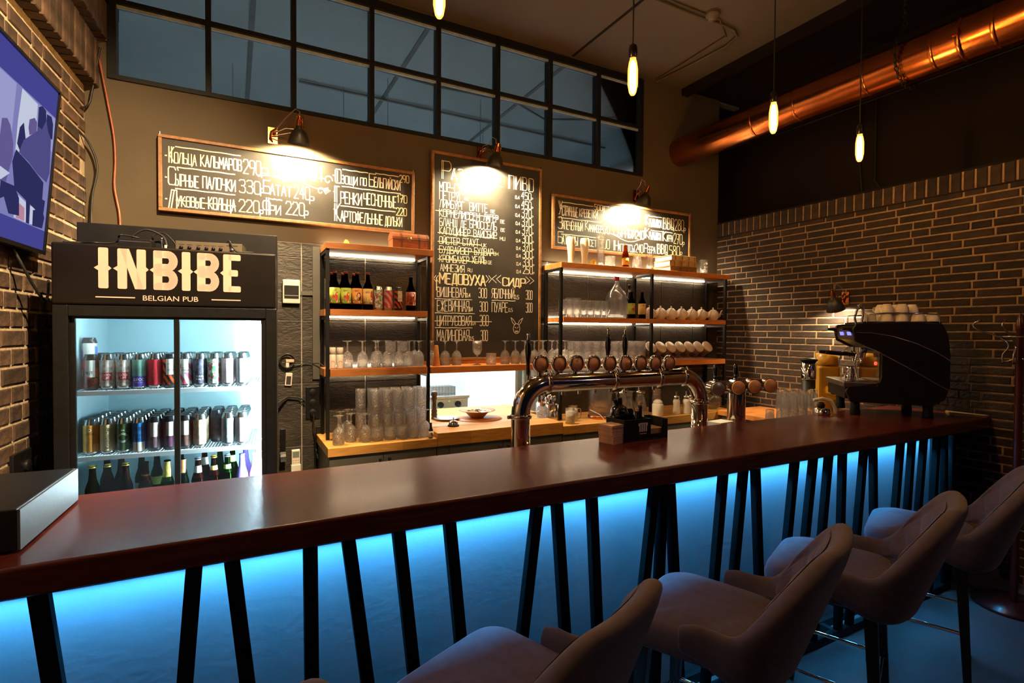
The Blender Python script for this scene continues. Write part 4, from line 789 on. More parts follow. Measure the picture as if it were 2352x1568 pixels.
# ---------------------------------------------------------------- beer towers
tower = thing('beer_tower', 'bridge-shaped polished steel beer tower with nine round badges', 'beer tap', (1.322, 2.40, .975))
RP = .050; L = 1.30; ZT = .418; RB = .155
path = [(0, 0, 0), (0, 0, ZT-RB-.001)] + [(RB-RB*math.cos(t), 0, ZT-RB+RB*math.sin(t)) for t in [PI/2*k/10 for k in range(11)]] + [(L-RB+RB*math.sin(t), 0, ZT-RB+RB*math.cos(t)) for t in [PI/2*k/10 for k in range(11)]] + [(L, 0, ZT-RB-.001), (L, 0, 0)]
M_tower = mat('polished_tower_steel', (.70, .62, .55), .09, 1.0, noise=(2, .04))
MB().tube(path, RP, 32).build('pipe', M_tower, tower)
cl = MB().lathe([(RP, -.012), (RP+.007, -.009), (RP+.009, 0), (RP+.007, .009), (RP, .012)], 32, axis='x').build('clamp', M_tower, mesh_only=True)
clz = MB().lathe([(RP, -.012), (RP+.007, -.009), (RP+.009, 0), (RP+.007, .009), (RP, .012)], 32).build('clamp', M_tower, mesh_only=True)
for x in (RB, .60, .94, L-RB):
    c = ref(cl, 'clamp', tower, (x, 0, ZT)); MB().cyl((x, -.052, ZT+.045), (x, -.04, ZT+.065), .008, n=8).build('clamp_screw', M_tower, tower)
for x in (0, L): ref(clz, 'clamp', tower, (x, 0, ZT-RB-.012))
MB().cyl((-.075, 0, ZT-RB-.012), (-.05, 0, ZT-RB-.012), .010, n=8).build('clamp_screw', M_tower, tower)
for x in (0, L): MB().lathe([(.075, 0), (.075, .006), (.055, .012), (.0001, .012)], 28, (x, 0, 0)).build('base_flange', M_tower, tower)
badge = None
def badge_spin(m):      # radial brushing of the round badges
    nt = m.node_tree; n = nt.nodes; l = nt.links; b = n['Principled BSDF']; b.inputs['Anisotropic'].default_value = .8
    tg = n.new('ShaderNodeTangent'); tg.direction_type = 'RADIAL'; tg.axis = 'Y'; l.new(tg.outputs[0], b.inputs['Tangent'])
M_badge = mat('spun_bronze_badge', (.95, .52, .26), .45, .55); badge_spin(M_badge)
bx = [.111+.1139*i for i in range(9)]
rim_me = MB().lathe([(.040, .010), (.0455, .008), (.047, -.002), (.0455, -.012), (.038, -.014)][::-1], 32, axis='y').build('badge_rim', M_tower, mesh_only=True)
for i, x in enumerate(bx):
    z = .525-.002*i
    b = MB().lathe([(.0001, -.0115), (.039, -.0115), (.040, -.010), (.040, .010), (.0001, .010)][::-1], 32, axis='y').build('badge', M_badge, tower); b.location = (x, -.012, z)
    ref(rim_me, 'badge_rim', b)
    MB().cyl((x, .0, ZT+.04), (x, .0, z-.03), .013, n=12).cyl((x, .01, z-.02), (x, .05, z-.02), .012, n=12).build('tap_stem', M_tower, tower)
    MB().tube([(x, .04, ZT+.03), (x, .09, ZT+.02), (x, .115, ZT-.02), (x, .118, ZT-.085)], .009, 10).build('spout', M_tower, tower)
chalk_text(mb2 := MB(), '2', bx[2]-.008, bx[2]+.008, .535, .018, .002, -.0245); mb2.build('badge_number', M_black, tower)
hp = [(.0001, 0), (.010, .0), (.011, .02), (.009, .05), (.012, .08), (.0165, .12), (.0155, .16), (.011, .185), (.009, .19)]
hm = MB().lathe([(r_, z_) for r_, z_ in hp], 16).build('tap_handle', mat('gloss_black_handle', (.008, .008, .010), .08, coat=.5, noise=(5, .2)), mesh_only=True)
ht = MB().lathe([(.009, .188), (.011, .195), (.008, .205), (.010, .213), (.007, .224), (.0001, .227)], 14).build('handle_finial', M_chrome, mesh_only=True)
for x, z in ((.060, .46), (.590, .49), (.715, .49)):
    h = ref(hm, 'tap_handle', tower, (x, .03, z)); ref(ht, 'handle_finial', h); MB().cyl((x, .03, .43), (x, .03, z+.01), .008, n=10).build('lever', M_tower, tower)

t2 = thing('beer_tower', 'short T-shaped steel beer tower with four round taps, right of the bridge tower', 'beer tap', (2.99, 2.42, .975))
MB().cyl((0, 0, 0), (0, 0, .30), .058, n=32).lathe([(.08, 0), (.08, .006), (.06, .012)], 28).build('column', M_tower, t2)
MB().cyl((-.27, 0, .335), (.31, 0, .335), .040, n=28).build('cross_pipe', M_tower, t2)
for i, x in enumerate((-.235, -.045, .115, .275)):
    d = MB().cyl((x, -.01, .335), (x-.03, -.075, .335), .050, n=28).build('tap_head', M_tower, t2)
    f = MB().lathe([(.0001, -.004), (.041, -.004), (.045, .0), (.045, .004)][::-1], 28, axis='y').build('tap_badge', M_badge if i else mat('pale_pewter_badge', (.55, .52, .44), .3, .8, noise=(60, .1)), d); f.location = (x-.0315, -.0785, .335); f.rotation_euler = (0, 0, -.43)
    if i < 2:
        h = MB().lathe([(.0001, .05), (.012, .05), (.010, .065), (.016, .085), (.017, .11), (.012, .135), (.008, .142), (.0001, .144)], 14, (x-.015, -.04, .345)).build('tap_handle', MATS['gloss_black_handle'], t2)
        MB().lathe([(.010, .0), (.014, .012), (.008, .024), (.013, .036), (.008, .052)], 12, (x-.015, -.04, .378)).build('lever', M_chrome, t2)
    MB().tube([(x-.01, .03, .33), (x-.01, .08, .32), (x-.01, .10, .25)], .008, 8).build('spout', M_tower, t2)

# ---------------------------------------------------------------- coffee machine (turned 45 degrees on the bar's right end)
cm = thing('coffee_machine', 'large black coffee machine with chrome pinstripes on the right end of the bar', 'coffee machine', (3.76, 2.14, 1.10), -PI/4)
# local x: along the side panel toward the customers (0..0.58), local y: across its width (0..0.48)
WM = .46
side = [(.02, .095), (.50, .085), (.575, .13), (.60, .22), (.60, .42), (.585, .56), (.555, .635), (.40, .650), (.18, .645), (.05, .635), (.03, .60), (.045, .515), (.12, .475), (.205, .435), (.207, .27), (.195, .235), (.01, .20), (-.005, .17)]
M_cm = mat('coffee_machine_black', (.010, .008, .007), .32, noise=(4, .2))
P3 = lambda u, v, d: (u, d, v)
MB().prism(side[::-1], P3, 0, .022).build('side_panel', M_cm, cm, bevel=.006); MB().prism(side[::-1], P3, WM-.022, WM).build('side_panel', M_cm, cm, bevel=.006)
body = [(.215, .10), (.55, .10), (.59, .24), (.59, .44), (.56, .62), (.12, .63), (.065, .62), (.045, .60), (.06, .525), (.13, .485), (.215, .445)]
MB().prism(body[::-1], P3, .0225, WM-.0225).build('body', M_cm, cm)
MB().box(-.005, .214, .0225, WM-.0225, .115, .195).build('lower_body', M_cm, cm, bevel=.004)
MB().box(-.02, .192, .0, WM, .198, .232).build('drip_tray', mat('dull_tray_steel', (.30, .24, .18), .35, .9, noise=(20, .15)), cm, bevel=.006)
mb = MB()
for k in range(12): mb.box(0, .18, .03+.034*k, .05+.034*k, .2325, .236)
mb.build('tray_grate', M_steel, cm)
MB().box(.200, .214, .024, WM-.024, .236, .43).build('splash_back', mat('mirror_steel', (.6, .5, .38), .08, 1, noise=(3, .1)), cm)
def stripe(pts, name='pinstripe'):
    MB().tube([(u, -.002, v) for u, v in pts], .0035, 6).build(name, mat('pinstripe_chrome', (.75, .52, .36), .25, 1, noise=(8, .1)), cm)
stripe([(.05, .575), (.15, .572), (.27, .55), (.40, .505), (.52, .445), (.598, .39)]); stripe([(.208, .43), (.30, .375), (.40, .315), (.50, .25), (.597, .19)])
fp = MB().add([(.036, .026, .605), (.036, WM-.026, .605), (.056, WM-.026, .525), (.056, .026, .525)], [(0, 1, 2, 3)]).build('control_panel', mat('grey_panel', (.16, .13, .11), .35, .5, noise=(10, .1)), cm)
for y in (.08, .25):
    MB().add([(.046, y, .578), (.046, y+.09, .578), (.052, y+.09, .553), (.052, y, .553)], [(0, 1, 2, 3)]).build('display', emissive('blue_display', (.10, .12, 1.0), 3.5), cm).location = (-.006, 0, .002)
    MB().cyl((.12, y+.05, .47), (.12, y+.05, .43), .036, n=20).cyl((.12, y+.05, .43), (.12, y+.05, .395), .032, .026, n=20).build('group_head', M_chrome, cm)
    MB().tube([(.12, y+.05, .415), (.05, y+.05, .420), (-.02, y+.05, .425), (-.10, y+.05, .43)], [.010, .014, .017, .013], 12).build('portafilter', mat('dark_handle', (.014, .008, .006), .2, noise=(6, .2)), cm)
    MB().tube([(.12, y+.05, .40), (.12, y+.04, .375), (.12, y+.03, .36)], .007, 8).tube([(.12, y+.05, .40), (.12, y+.06, .375), (.12, y+.07, .36)], .007, 8).build('coffee_spout', M_chrome, cm)
for y in (.045, WM-.045):
    MB().tube([(.15, y, .50), (.07, y, .56), (.02, y, .60), (-.02, y, .60)], [.009, .012, .013, .010], 10).build('steam_lever', M_cm, cm)
    MB().tube([(.12, y, .46), (.07, y, .42), (.06, y, .36), (.085, y+.02, .25)], .006, 8).build('steam_wand', M_chrome, cm)
MB().lathe([(.0001, 0), (.012, 0), (.012, .004), (.0001, .005)], 12, (.1945, .09, .36), axis='x').build('switch_light', emissive('red_switch_glow', (1, .03, .02), 6), cm)
for x, y in ((.07, .06), (.07, WM-.06), (.50, .06), (.50, WM-.06)):
    MB().lathe([(.0001, 0), (.030, 0), (.033, .01), (.028, .05), (.030, .115), (.0001, .115)], 18, (x, y, 0)).build('foot', M_black, cm)
MB().box(.10, .555, .0225, WM-.0225, .631, .650).build('cup_tray', M_cm, cm)
mb = MB()
for y in (.02, WM-.02): mb.tube([(.12, y, .645), (.12, y, .70), (.30, y, .71), (.54, y, .70), (.54, y, .645)], .005, 8)
mb.tube([(.54, .02, .70), (.54, WM-.02, .70)], .005, 8)
mb.build('cup_rail', M_chrome, cm)
mb = MB().tube([(.06, .03, .63), (.05, .03, .68), (.06, .02, .73), (.085, .02, .75), (.10, .02, .72), (.09, .02, .645)], .008, 10).sphere((.075, .02, .762), .012)
mb.build('tap_arm', M_chrome, cm)
# ================================================================== BOTTLES, CANS, GLASSES
def cyl_text(text, w, h, r, z, ang=0.0, bold=.0, vertical=False, up=0):
    """flat print wrapped on a can of radius r facing local -y"""
    def fn(u, v):
        if vertical: u, v = -v, u
        t = ang+u/r; return (r*math.sin(t), -r*math.cos(t), z+v)
    return fit_text(text, w, h, fn, bold)
def label_print(kind):
    if kind in MATS: return MATS[kind]
def spots(name, base, dot, scale, thr=.45, third=None):
    m = mat(name, base, .3, .1); nt = m.node_tree; n = nt.nodes; l = nt.links; b = n['Principled BSDF']
    tc = n.new('ShaderNodeTexCoord'); v = n.new('ShaderNodeTexVoronoi'); v.inputs['Scale'].default_value = scale; l.new(tc.outputs['Object'], v.inputs['Vector'])
    r = n.new('ShaderNodeValToRGB'); r.color_ramp.interpolation = 'CONSTANT'; r.color_ramp.elements[0].color = (*dot, 1); r.color_ramp.elements[1].color = (*base, 1); r.color_ramp.elements[1].position = thr
    l.new(v.outputs['Distance'], r.inputs[0]); out = r.outputs[0]
    if third:
        r2 = n.new('ShaderNodeValToRGB'); r2.color_ramp.interpolation = 'CONSTANT'; r2.color_ramp.elements[0].color = (*dot, 1); r2.color_ramp.elements[1].color = (*third, 1); r2.color_ramp.elements[1].position = .5
        l.new(v.outputs['Color'], r2.inputs[0]); mx = n.new('ShaderNodeMix'); mx.data_type = 'RGBA'; cmp = n.new('ShaderNodeMath'); cmp.operation = 'LESS_THAN'; cmp.inputs[1].default_value = thr
        l.new(v.outputs['Distance'], cmp.inputs[0]); l.new(cmp.outputs[0], mx.inputs[0]); mx.inputs[6].default_value = (*base, 1); l.new(r2.outputs[0], mx.inputs[7]); out = mx.outputs[2]
    l.new(out, b.inputs['Base Color']); return m
def waves(name, c1, c2, scale, dist=3, rot=(0, .6, 0)):
    m = mat(name, c1, .3, .1); nt = m.node_tree; n = nt.nodes; l = nt.links; b = n['Principled BSDF']
    tc = n.new('ShaderNodeTexCoord'); mp = n.new('ShaderNodeMapping'); mp.inputs['Rotation'].default_value = rot; l.new(tc.outputs['Object'], mp.inputs[0])
    w = n.new('ShaderNodeTexWave'); w.inputs['Scale'].default_value = scale; w.inputs['Distortion'].default_value = dist; l.new(mp.outputs[0], w.inputs[0])
    r = n.new('ShaderNodeValToRGB'); r.color_ramp.elements[0].color = (*c1, 1); r.color_ramp.elements[1].color = (*c2, 1); r.color_ramp.elements[0].position = .4; r.color_ramp.elements[1].position = .6
    l.new(w.outputs['Color'], r.inputs[0]); l.new(r.outputs[0], b.inputs['Base Color']); return m
M_alu = mat('can_aluminium', (.72, .72, .70), .22, 1.0, noise=(30, .05))
M_blacklid = mat('black_can_paint', (.015, .015, .018), .3, .2, noise=(20, .2))
CAN_R, CAN_H = .0302, .166
can_cache = {}
def can_meshes(label_mat, neck_mat, h=CAN_H):
    key = (label_mat.name, neck_mat.name, h)
    if key not in can_cache:
        r = CAN_R; p = [(.0001, .006), (r*.62, .004), (r*.72, 0), (r*.80, .002), (r*.97, .012), (r, .018), (r, h-.026), (r*.94, h-.016), (r*.80, h-.004), (r*.80, h)]
        body = MB().lathe(p, 22, ms=[1, 1, 1, 1, 1, 0, 1, 1, 1]).build('can', [label_mat, neck_mat], mesh_only=True)
        lid = MB().lathe([(r*.80, h), (r*.76, h+.001), (r*.74, h-.003), (.0001, h-.003)], 18).box(-.006, .006, -.012, .006, h-.003, h-.0015).build('lid', M_alu if neck_mat is M_alu else M_alu, mesh_only=True)
        can_cache[key] = (body, lid)
    return can_cache[key]
def can(label, group, loc, label_mat, neck_mat, rz=0.0, h=CAN_H, texts=(), plate=None, parent_lid=True):
    b, ld = can_meshes(label_mat, neck_mat, h)
    o = ref(b, 'drink_can', None, loc, (0, 0, rz)); tag(o, label, 'can', group); ref(ld, 'lid', o)
    if plate:
        z0, z1, half, m = plate; mb = MB(); n = 10; R_ = CAN_R+.0004
        vs = [(R_*math.sin(-half+2*half*i/n), -R_*math.cos(-half+2*half*i/n), z) for z in (z0, z1) for i in range(n+1)]
        mb.add(vs, [(i, i+1, n+2+i, n+1+i) for i in range(n)], 0, True).build('paper_label', m, o)
    mb = MB()
    for t, w, hh, z, ml_, kw in texts:
        vs, fs = cyl_text(t, w, hh, CAN_R+.0009, z, **kw); mb.add(vs, fs, ml_)
    if mb.v: mb.build('print', [MATS['ink_black'], MATS['ink_white'], MATS['ink_red'], MATS['ink_gold']], o)
    return o
mat('ink_black', (.01, .01, .01), .6, noise=(20, .2)); mat('ink_white', (.85, .85, .82), .6, noise=(20, .03)); mat('ink_red', (.55, .03, .02), .5, noise=(20, .1)); mat('ink_gold', (.6, .3, .05), .5, noise=(20, .1))
M_paper = mat('paper_label', (.80, .76, .68), .7, noise=(30, .04))
def F(s, d, z): return (.174-math.cos(A)*s+math.sin(A)*d, 2.90+math.sin(A)*s+math.cos(A)*d, z)
cm1 = [spots('cranberry_print', (.05, .008, .01), (.42, .03, .035), 42, .55), mat('catch_can_print', (.52, .42, .36), .35, noise=(60, .5)), MATS.get('catch_can_print'), mat('green_violet_print', (.16, .30, .24), .35, noise=(15, .3)),
       mat('plain_red_print', (.42, .02, .03), .35, noise=(70, .25)), waves('flame_print', (.02, .015, .015), (.70, .10, .03), 14), waves('swirl_print', (.80, .75, .70), (.65, .12, .18), 10), mat('graffiti_print', (.08, .07, .10), .3, noise=(60, .9)),
       spots('green_red_dots', (.62, .60, .56), (.10, .40, .14), 55, .52, (.45, .10, .10)), mat('pink_stripe_print', (.75, .55, .58), .3, noise=(60, .2)), mat('silver_print', (.70, .74, .76), .25, .6, noise=(30, .1))]
d1 = ['cranberry can with a paper label', 'ketchup-red and cream can lettered CATCH UP', 'second can lettered CATCH UP', 'green and violet can with two hands', 'plain red can', 'black can with orange flames', 'white can with rainbow swirls', 'dark graffiti can', 'silver can with green and red dots', 'pale pink can', 'overlit silver can']
neck1 = [M_blacklid, M_alu, M_alu, M_alu, M_alu, M_blacklid, M_alu, M_alu, M_alu, M_alu, M_alu]
Wt = dict(bold=.004)
txt1 = {0: [('NUT', .030, .014, .082, 0, dict(ang=-.15, bold=.01))], 1: [('CATCH', .034, .012, .070, 1, dict(bold=.012)), ('UP!', .020, .010, .056, 1, dict(bold=.012))], 2: [('CATCH', .034, .012, .070, 1, dict(bold=.012)), ('UP!', .020, .010, .056, 1, dict(bold=.012))],
        3: [('БРОС', .044, .014, .046, 1, dict(bold=.012)), ('PALE ALE', .030, .004, .032, 1, {})], 5: [('FRESH', .022, .004, .118, 0, {}), ('HOPPED', .026, .006, .088, 0, {})], 6: [('BLACK', .024, .006, .098, 0, {}), ('STORM', .028, .009, .086, 0, dict(bold=.01))], 7: [('SOUR', .034, .010, .055, 1, {}), ('MALT', .034, .010, .040, 1, {})]}
M_redoval = mat('red_badge_print', (.55, .03, .02), .4, noise=(30, .1))
for i in range(11):
    s0 = .772-.0625*i
    for j in range(4):
        if i == 0 and j in (1,): continue
        z = 1.3842; loc = F(s0+random.uniform(-.001, .001), .115+.0625*j, z)
        where = '%s column, upper fridge shelf' % ORD[i]
        if j == 0:
            pl_ = {0: (.062, .140, .62, M_paper), 1: (.046, .082, .70, M_redoval), 2: (.046, .082, .70, M_redoval), 3: (.012, .062, 1.5, mat('violet_print', (.08, .05, .30), .4, noise=(20, .1))), 5: (.066, .142, .55, M_paper), 6: (.075, .14, .5, M_paper)}.get(i)
            can('%s, front of the %s' % (d1[i], where), 'cans on the upper fridge shelf', loc, cm1[i], neck1[i], -A+.15, texts=txt1.get(i, ()), plate=pl_)
        else:
            can('can in the %s row of the %s' % (ORD[j], where), 'cans behind column %d of the upper fridge shelf' % (i+1), loc, cm1[i], [M_alu, M_blacklid][(i in (0, 1, 5)) and j > 0], -A)
for k in range(2):
    can('blue and grey short can, %s of the stacked pair on the upper fridge shelf' % ('upper' if k else 'lower'), 'stacked blue cans', F(.795, .185, 1.3842+.1225*k), waves('blue_grey_print', (.10, .18, .45), (.45, .50, .55), 6), M_blacklid, h=.12, plate=(.02, .095, .7, M_paper))
cm2 = [mat('orange_print', (.75, .30, .05), .3, noise=(25, .25)), mat('cream_orange_print', (.80, .62, .30), .35, noise=(20, .06)), mat('dark_green_print', (.05, .09, .03), .3, noise=(20, .3)), mat('bright_blue_print', (.02, .16, .42), .3, noise=(18, .15)), mat('grey_mauve_print', (.18, .10, .12), .35, noise=(40, .3)),
       mat('plum_print', (.14, .05, .10), .35, noise=(40, .3)), mat('brown_print', (.14, .07, .05), .35, noise=(40, .3)), mat('straw_print', (.70, .52, .34), .35, noise=(50, .3)), mat('black_label_print', (.05, .05, .06), .35, noise=(40, .5)), mat('teal_grey_print', (.22, .28, .30), .35, noise=(30, .3)), mat('rose_white_print', (.75, .60, .60), .35, noise=(30, .1))]
d2 = ['orange can', 'cream can with black upright lettering', 'dark green can with a ring emblem', 'bright blue can with black lettering', 'mauve can with a paper label', 'plum can with a paper label', 'brown can with a paper label', 'straw yellow can', 'black-necked can', 'teal grey can', 'overlit rose can']
neck2 = [M_alu, M_alu, M_alu, M_alu, M_blacklid, M_blacklid, M_blacklid, M_alu, M_blacklid, M_alu, M_alu]
txt2 = {0: [('D', .012, .012, .118, 1, dict(bold=.02)), ('GOLDEN', .036, .007, .10, 0, {})], 1: [('Krombacher', .100, .017, .078, 0, dict(vertical=True, ang=.1, bold=.01))], 2: [('IPA', .014, .006, .11, 1, {})], 3: [('BREWDOG', .054, .018, .112, 0, dict(ang=-.1, bold=.006)), ('PUNK', .032, .012, .083, 0, dict(ang=-.1)), ('IPA', .022, .010, .064, 0, dict(ang=-.1))], 9: [('CO', .02, .012, .05, 1, {})], 10: [('SO', .02, .010, .055, 0, {})]}
for i in range(11):
    s0 = .772-.0625*i
    for j in range(5):
        z = 1.0842; loc = F(s0+random.uniform(-.001, .001), .110+.0622*j, z)
        where = '%s column, lower fridge shelf' % ORD[i]
        if i in (8,) and j < 2: continue
        if i in (9,) and j == 0: pass
        if j == 0:
            pl_ = (.070, .138, .55, M_paper) if i in (4, 5, 6) else ((.005, .05, .9, mat('cream_corner_print', (.8, .75, .62), .4, noise=(20, .05))) if i == 3 else None)
            o = can('%s, front of the %s' % (d2[i], where), 'cans on the lower fridge shelf', loc, cm2[i], neck2[i], -A+.12, texts=txt2.get(i, ()), plate=pl_)
            if i == 2:
                mb = MB()
                for rr in (.016, .021):
                    P = [(rr*math.cos(t), .075+rr*math.sin(t)) for t in [2*PI*k/20 for k in range(21)]]
                    for (a, b), (c, d) in zip(P, P[1:]):
                        q = [(a, b-.001), (c, d-.001), (c, d+.001), (a, b+.001)]; mb.add([((CAN_R+.001)*math.sin(u/CAN_R), -(CAN_R+.001)*math.cos(u/CAN_R), v) for u, v in q], [(0, 1, 2, 3)])
                mb.build('ring_emblem', MATS['ink_white'], o)
        else:
            can('can in the %s row of the %s' % (ORD[j], where), 'cans behind column %d of the lower fridge shelf' % (i+1), loc, cm2[i], neck2[i], -A)

# ---- bottles
def bottle_profile(H, R_, neck=.0135, body=.58, sh=.80):
    return [(.0001, .004), (R_*.85, .0), (R_, .006), (R_, H*body), (R_*.92, H*(body+.05)), (R_*.55, H*(sh-.06)), (neck*1.12, H*sh), (neck, H*(sh+.04)), (neck*.93, H*.955), (neck*1.1, H*.965), (neck*1.1, H*.98), (neck*.9, H*.985), (.0001, H*.985)]
bot_cache = {}
def bottle(label, group, loc, glass_m, H=.26, R_=.034, cap=None, lab=None, neck_lab=None, rz=0.0, name='beer_bottle', cat='bottle', body=.56, sh=.80, art=None, neck=.0135):
    key = (glass_m.name, H, R_, body, sh, neck)
    if key not in bot_cache: bot_cache[key] = MB().lathe(bottle_profile(H, R_, neck, body, sh), 20).build(name, glass_m, mesh_only=True)
    o = ref(bot_cache[key], name, None, loc, (0, 0, rz)); tag(o, label, cat, group)
    if cap:
        ck = ('cap', cap.name, H)
        if ck not in bot_cache: bot_cache[ck] = MB().lathe([(.0145, H*.985-.010), (.0152, H*.985-.008), (.0140, H*.985), (.011, H*.985+.0035), (.0001, H*.985+.004)], 16).build('crown_cap', cap, mesh_only=True)
        ref(bot_cache[ck], 'crown_cap', o)
    if lab:
        m, z0, z1 = lab
        lk = ('lab', m.name, H, R_, z0, z1)
        if lk not in bot_cache: bot_cache[lk] = MB().lathe([(R_+.0004, z0), (R_+.0006, z0), (R_+.0006, z1), (R_+.0004, z1)], 20).build('paper_label', m, mesh_only=True)
        ref(bot_cache[lk], 'paper_label', o)
    if neck_lab:
        m, z0, z1, r0, r1 = neck_lab; MB().lathe([(r0, z0), (r1, z1)], 18).build('neck_label', m, o)
    if art:
        mb = MB()
        for f in art: f(mb, R_)
        mb.build('label_art', ART, o)
    return o
ART = [mat('art_red', (.50, .05, .03), .6, noise=(30, .2)), mat('art_skin', (.72, .42, .22), .6, noise=(30, .1)), mat('art_black', (.02, .015, .01), .6, noise=(30, .2)), mat('art_cream', (.85, .68, .38), .6, noise=(30, .1)), mat('art_green', (.32, .45, .06), .6, noise=(30, .2)), mat('art_white', (.85, .82, .75), .6, noise=(30, .05))]
def art_blob(u, z, ru, rz_, m, k=0): 
    def f(mb, R_):
        rr = R_+.0012+.0003*k; vs = [(rr*math.sin((u+ru*math.cos(t))/R_), -rr*math.cos((u+ru*math.cos(t))/R_), z+rz_*math.sin(t)) for t in [2*PI*i/14 for i in range(14)]]
        mb.add(vs, [tuple(range(14))], m)
    return f
def art_text(t, w, h, z, m, u=0): 
    def f(mb, R_):
        vs, fs = cyl_text(t, w, h, R_+.0020, z, ang=u/R_, bold=.006); mb.add(vs, fs, m)
    return f
lady = [art_blob(.006, .085, .010, .030, 0), art_blob(.010, .105, .009, .014, 0, 1), art_blob(.011, .104, .005, .008, 1, 2), art_blob(-.012, .085, .010, .012, 0), art_blob(.002, .055, .034, .008, 3, 1), art_text('БРАГА', .030, .010, .128, 2, -.008)]
cat_ = [art_blob(.006, .09, .016, .030, 2), art_blob(.006, .098, .009, .013, 1, 1), art_blob(-.014, .08, .010, .012, 1), art_blob(0, .055, .034, .008, 3, 1), art_text('ЛЕШАЯ', .028, .009, .130, 2, -.01)]
kum = [art_blob(.022, .10, .012, .035, 0), art_blob(.008, .07, .020, .018, 3), art_text('БРАГА', .034, .012, .122, 2, -.006), art_blob(0, .048, .034, .007, 2, 1)]
wolf = [art_blob(.004, .11, .020, .022, 2), art_blob(-.006, .085, .022, .018, 0, 1), art_blob(0, .055, .034, .014, 3, 1), art_blob(.008, .115, .006, .010, 5, 2), art_text('ЗВЕРЬ', .028, .008, .052, 2)]
L_green = mat('green_label_paper', (.42, .52, .08), .6, noise=(20, .25)); L_orange = mat('orange_label_paper', (.72, .30, .07), .6, noise=(20, .2)); L_cream = mat('cream_label_paper', (.78, .55, .20), .6, noise=(20, .15)); L_red = mat('red_label_paper', (.42, .08, .05), .6, noise=(20, .3))
C_red = mat('red_cap', (.28, .05, .02), .35, .4, noise=(20, .2)); C_gold = mat('gold_cap', (.75, .55, .10), .3, .6, noise=(20, .1)); C_blue = mat('pale_blue_cap', (.35, .45, .60), .3, .4, noise=(20, .1))
ZS = 1.8128
for i, (x, lb, art, nm) in enumerate(((.613, L_green, lady, 'green label with a red-haired woman, by the rack post'), (.688, L_green, lady, 'green label with a red-haired woman, beside the orange label'), (.763, L_orange, cat_, 'orange label with a black-haired figure'), (.838, L_cream, kum, 'cream and red label, beside the dotted can'))):
    bottle('dark bottle with %s, front row' % nm, 'bottles on the left rack', (x, 3.765, ZS), M_brown, .262, .0345, C_red, (lb, .04, .148), art=art)
for i, x in enumerate((.613, .688, .763)):
    bottle('dark bottle standing behind the %s front bottle of the left rack' % ORD[i], 'bottles on the left rack', (x, 3.872, ZS), M_brown, .262, .0345, C_red, (L_green, .04, .148))
for x, m, nk, nm, tx, pl_ in ((.912, cm1[8], M_alu, 'silver can with green and red dots', (), None), (.984, waves('pink_wave_print', (.55, .06, .12), (.72, .35, .30), 9, 6), M_alu, 'pink can with a swirling figure', (), None), (1.060, cm1[5], M_blacklid, 'black and orange can with a cream label', [('FRESH', .02, .004, .118, 0, {}), ('HOPPED', .026, .007, .085, 0, {})], (.066, .142, .55, M_paper))):
    can('%s on the middle shelf of the left rack' % nm, 'cans on the left rack', (x, 3.77, ZS), m, nk, .1, h=.168, texts=tx, plate=pl_)
bottle('lone dark bottle with a red and yellow label on the left rack', None, (1.150, 3.77, ZS), M_brown, .250, .0345, None, (L_red, .04, .138), art=wolf)
# bottles in the bottom of the fridge
fb = [(.774, .13, M_brown, C_gold, None, 'leftmost, with a gold cap'), (.715, .13, M_brown, C_gold, None, 'second from the left, with a gold cap'), (.645, .13, M_brown, C_gold, None, 'third from the left, with a gold cap'), (.566, .13, M_brown, None, (mat('orange_neck_paper', (.85, .33, .05), .5, noise=(20, .1)), .175, .205, .0180, .0155), 'with an orange neck label'),
      (.476, .13, M_green, None, (mat('gold_foil', (.85, .62, .12), .3, .5, noise=(30, .3), bump=(60, .4)), .16, .258, .022, .0155), 'with gold foil on its neck, beside the door stile'), (.412, .13, M_green, None, (mat('copper_foil', (.70, .28, .10), .35, .3, noise=(30, .3)), .19, .262, .0165, .0155), 'with copper foil on its neck'),
      (.346, .13, M_brown, C_blue, (M_paper, .165, .225, .0205, .0152), 'with a pale blue cap and white neck label'), (.278, .15, M_brown, C_gold, (mat('yellow_neck_paper', (.85, .55, .10), .5, noise=(20, .2)), .165, .215, .0205, .0152), 'with a yellow cap and neck label'), (.217, .15, M_green, C_blue, (mat('lime_neck_paper', (.35, .75, .15), .5, noise=(20, .1)), .175, .215, .0195, .0152), 'with a lime neck label'),
      (.150, .15, mat('violet_bottle', (.12, .08, .35), .15, coat=.5, noise=(8, .2)), None, None, 'violet, near the light tube'), (.090, .15, mat('rose_bottle', (.70, .25, .25), .15, coat=.5, noise=(8, .2)), None, None, 'rose coloured, beside the light tube')]
for s0, dp, gm, cp, nl, nm in fb:
    bottle('front bottle in the fridge bottom, %s' % nm, 'front bottles in the fridge bottom', F(s0, dp, .7642), gm, .268, .029, cp, (mat('lime_label', (.40, .55, .08), .5, noise=(20, .2)), .04, .12) if s0 > .7 else None, nl, -A)
fb2 = [(.748, .25, M_brown, C_gold, 'second-row bottle behind the two leftmost ones'), (.690, .25, M_brown, C_gold, 'second-row bottle behind the third gold cap'), (.606, .25, M_green, C_gold, 'second-row bottle with a pale label beside the orange neck'), (.545, .27, M_green, None, 'thick second-row bottle with a green band'), (.440, .27, M_green, None, 'second-row bottle hidden by the door stile'),
       (.331, .25, M_brown, C_blue, 'second-row bottle with a blue cap and white neck label'), (.262, .27, M_green, None, 'second-row bottle with gold leaves on its neck'), (.203, .27, M_green, C_blue, 'second-row bottle with a lime neck label'), (.140, .27, MATS['violet_bottle'], None, 'violet second-row bottle'), (.078, .27, MATS['rose_bottle'], None, 'rose second-row bottle')]
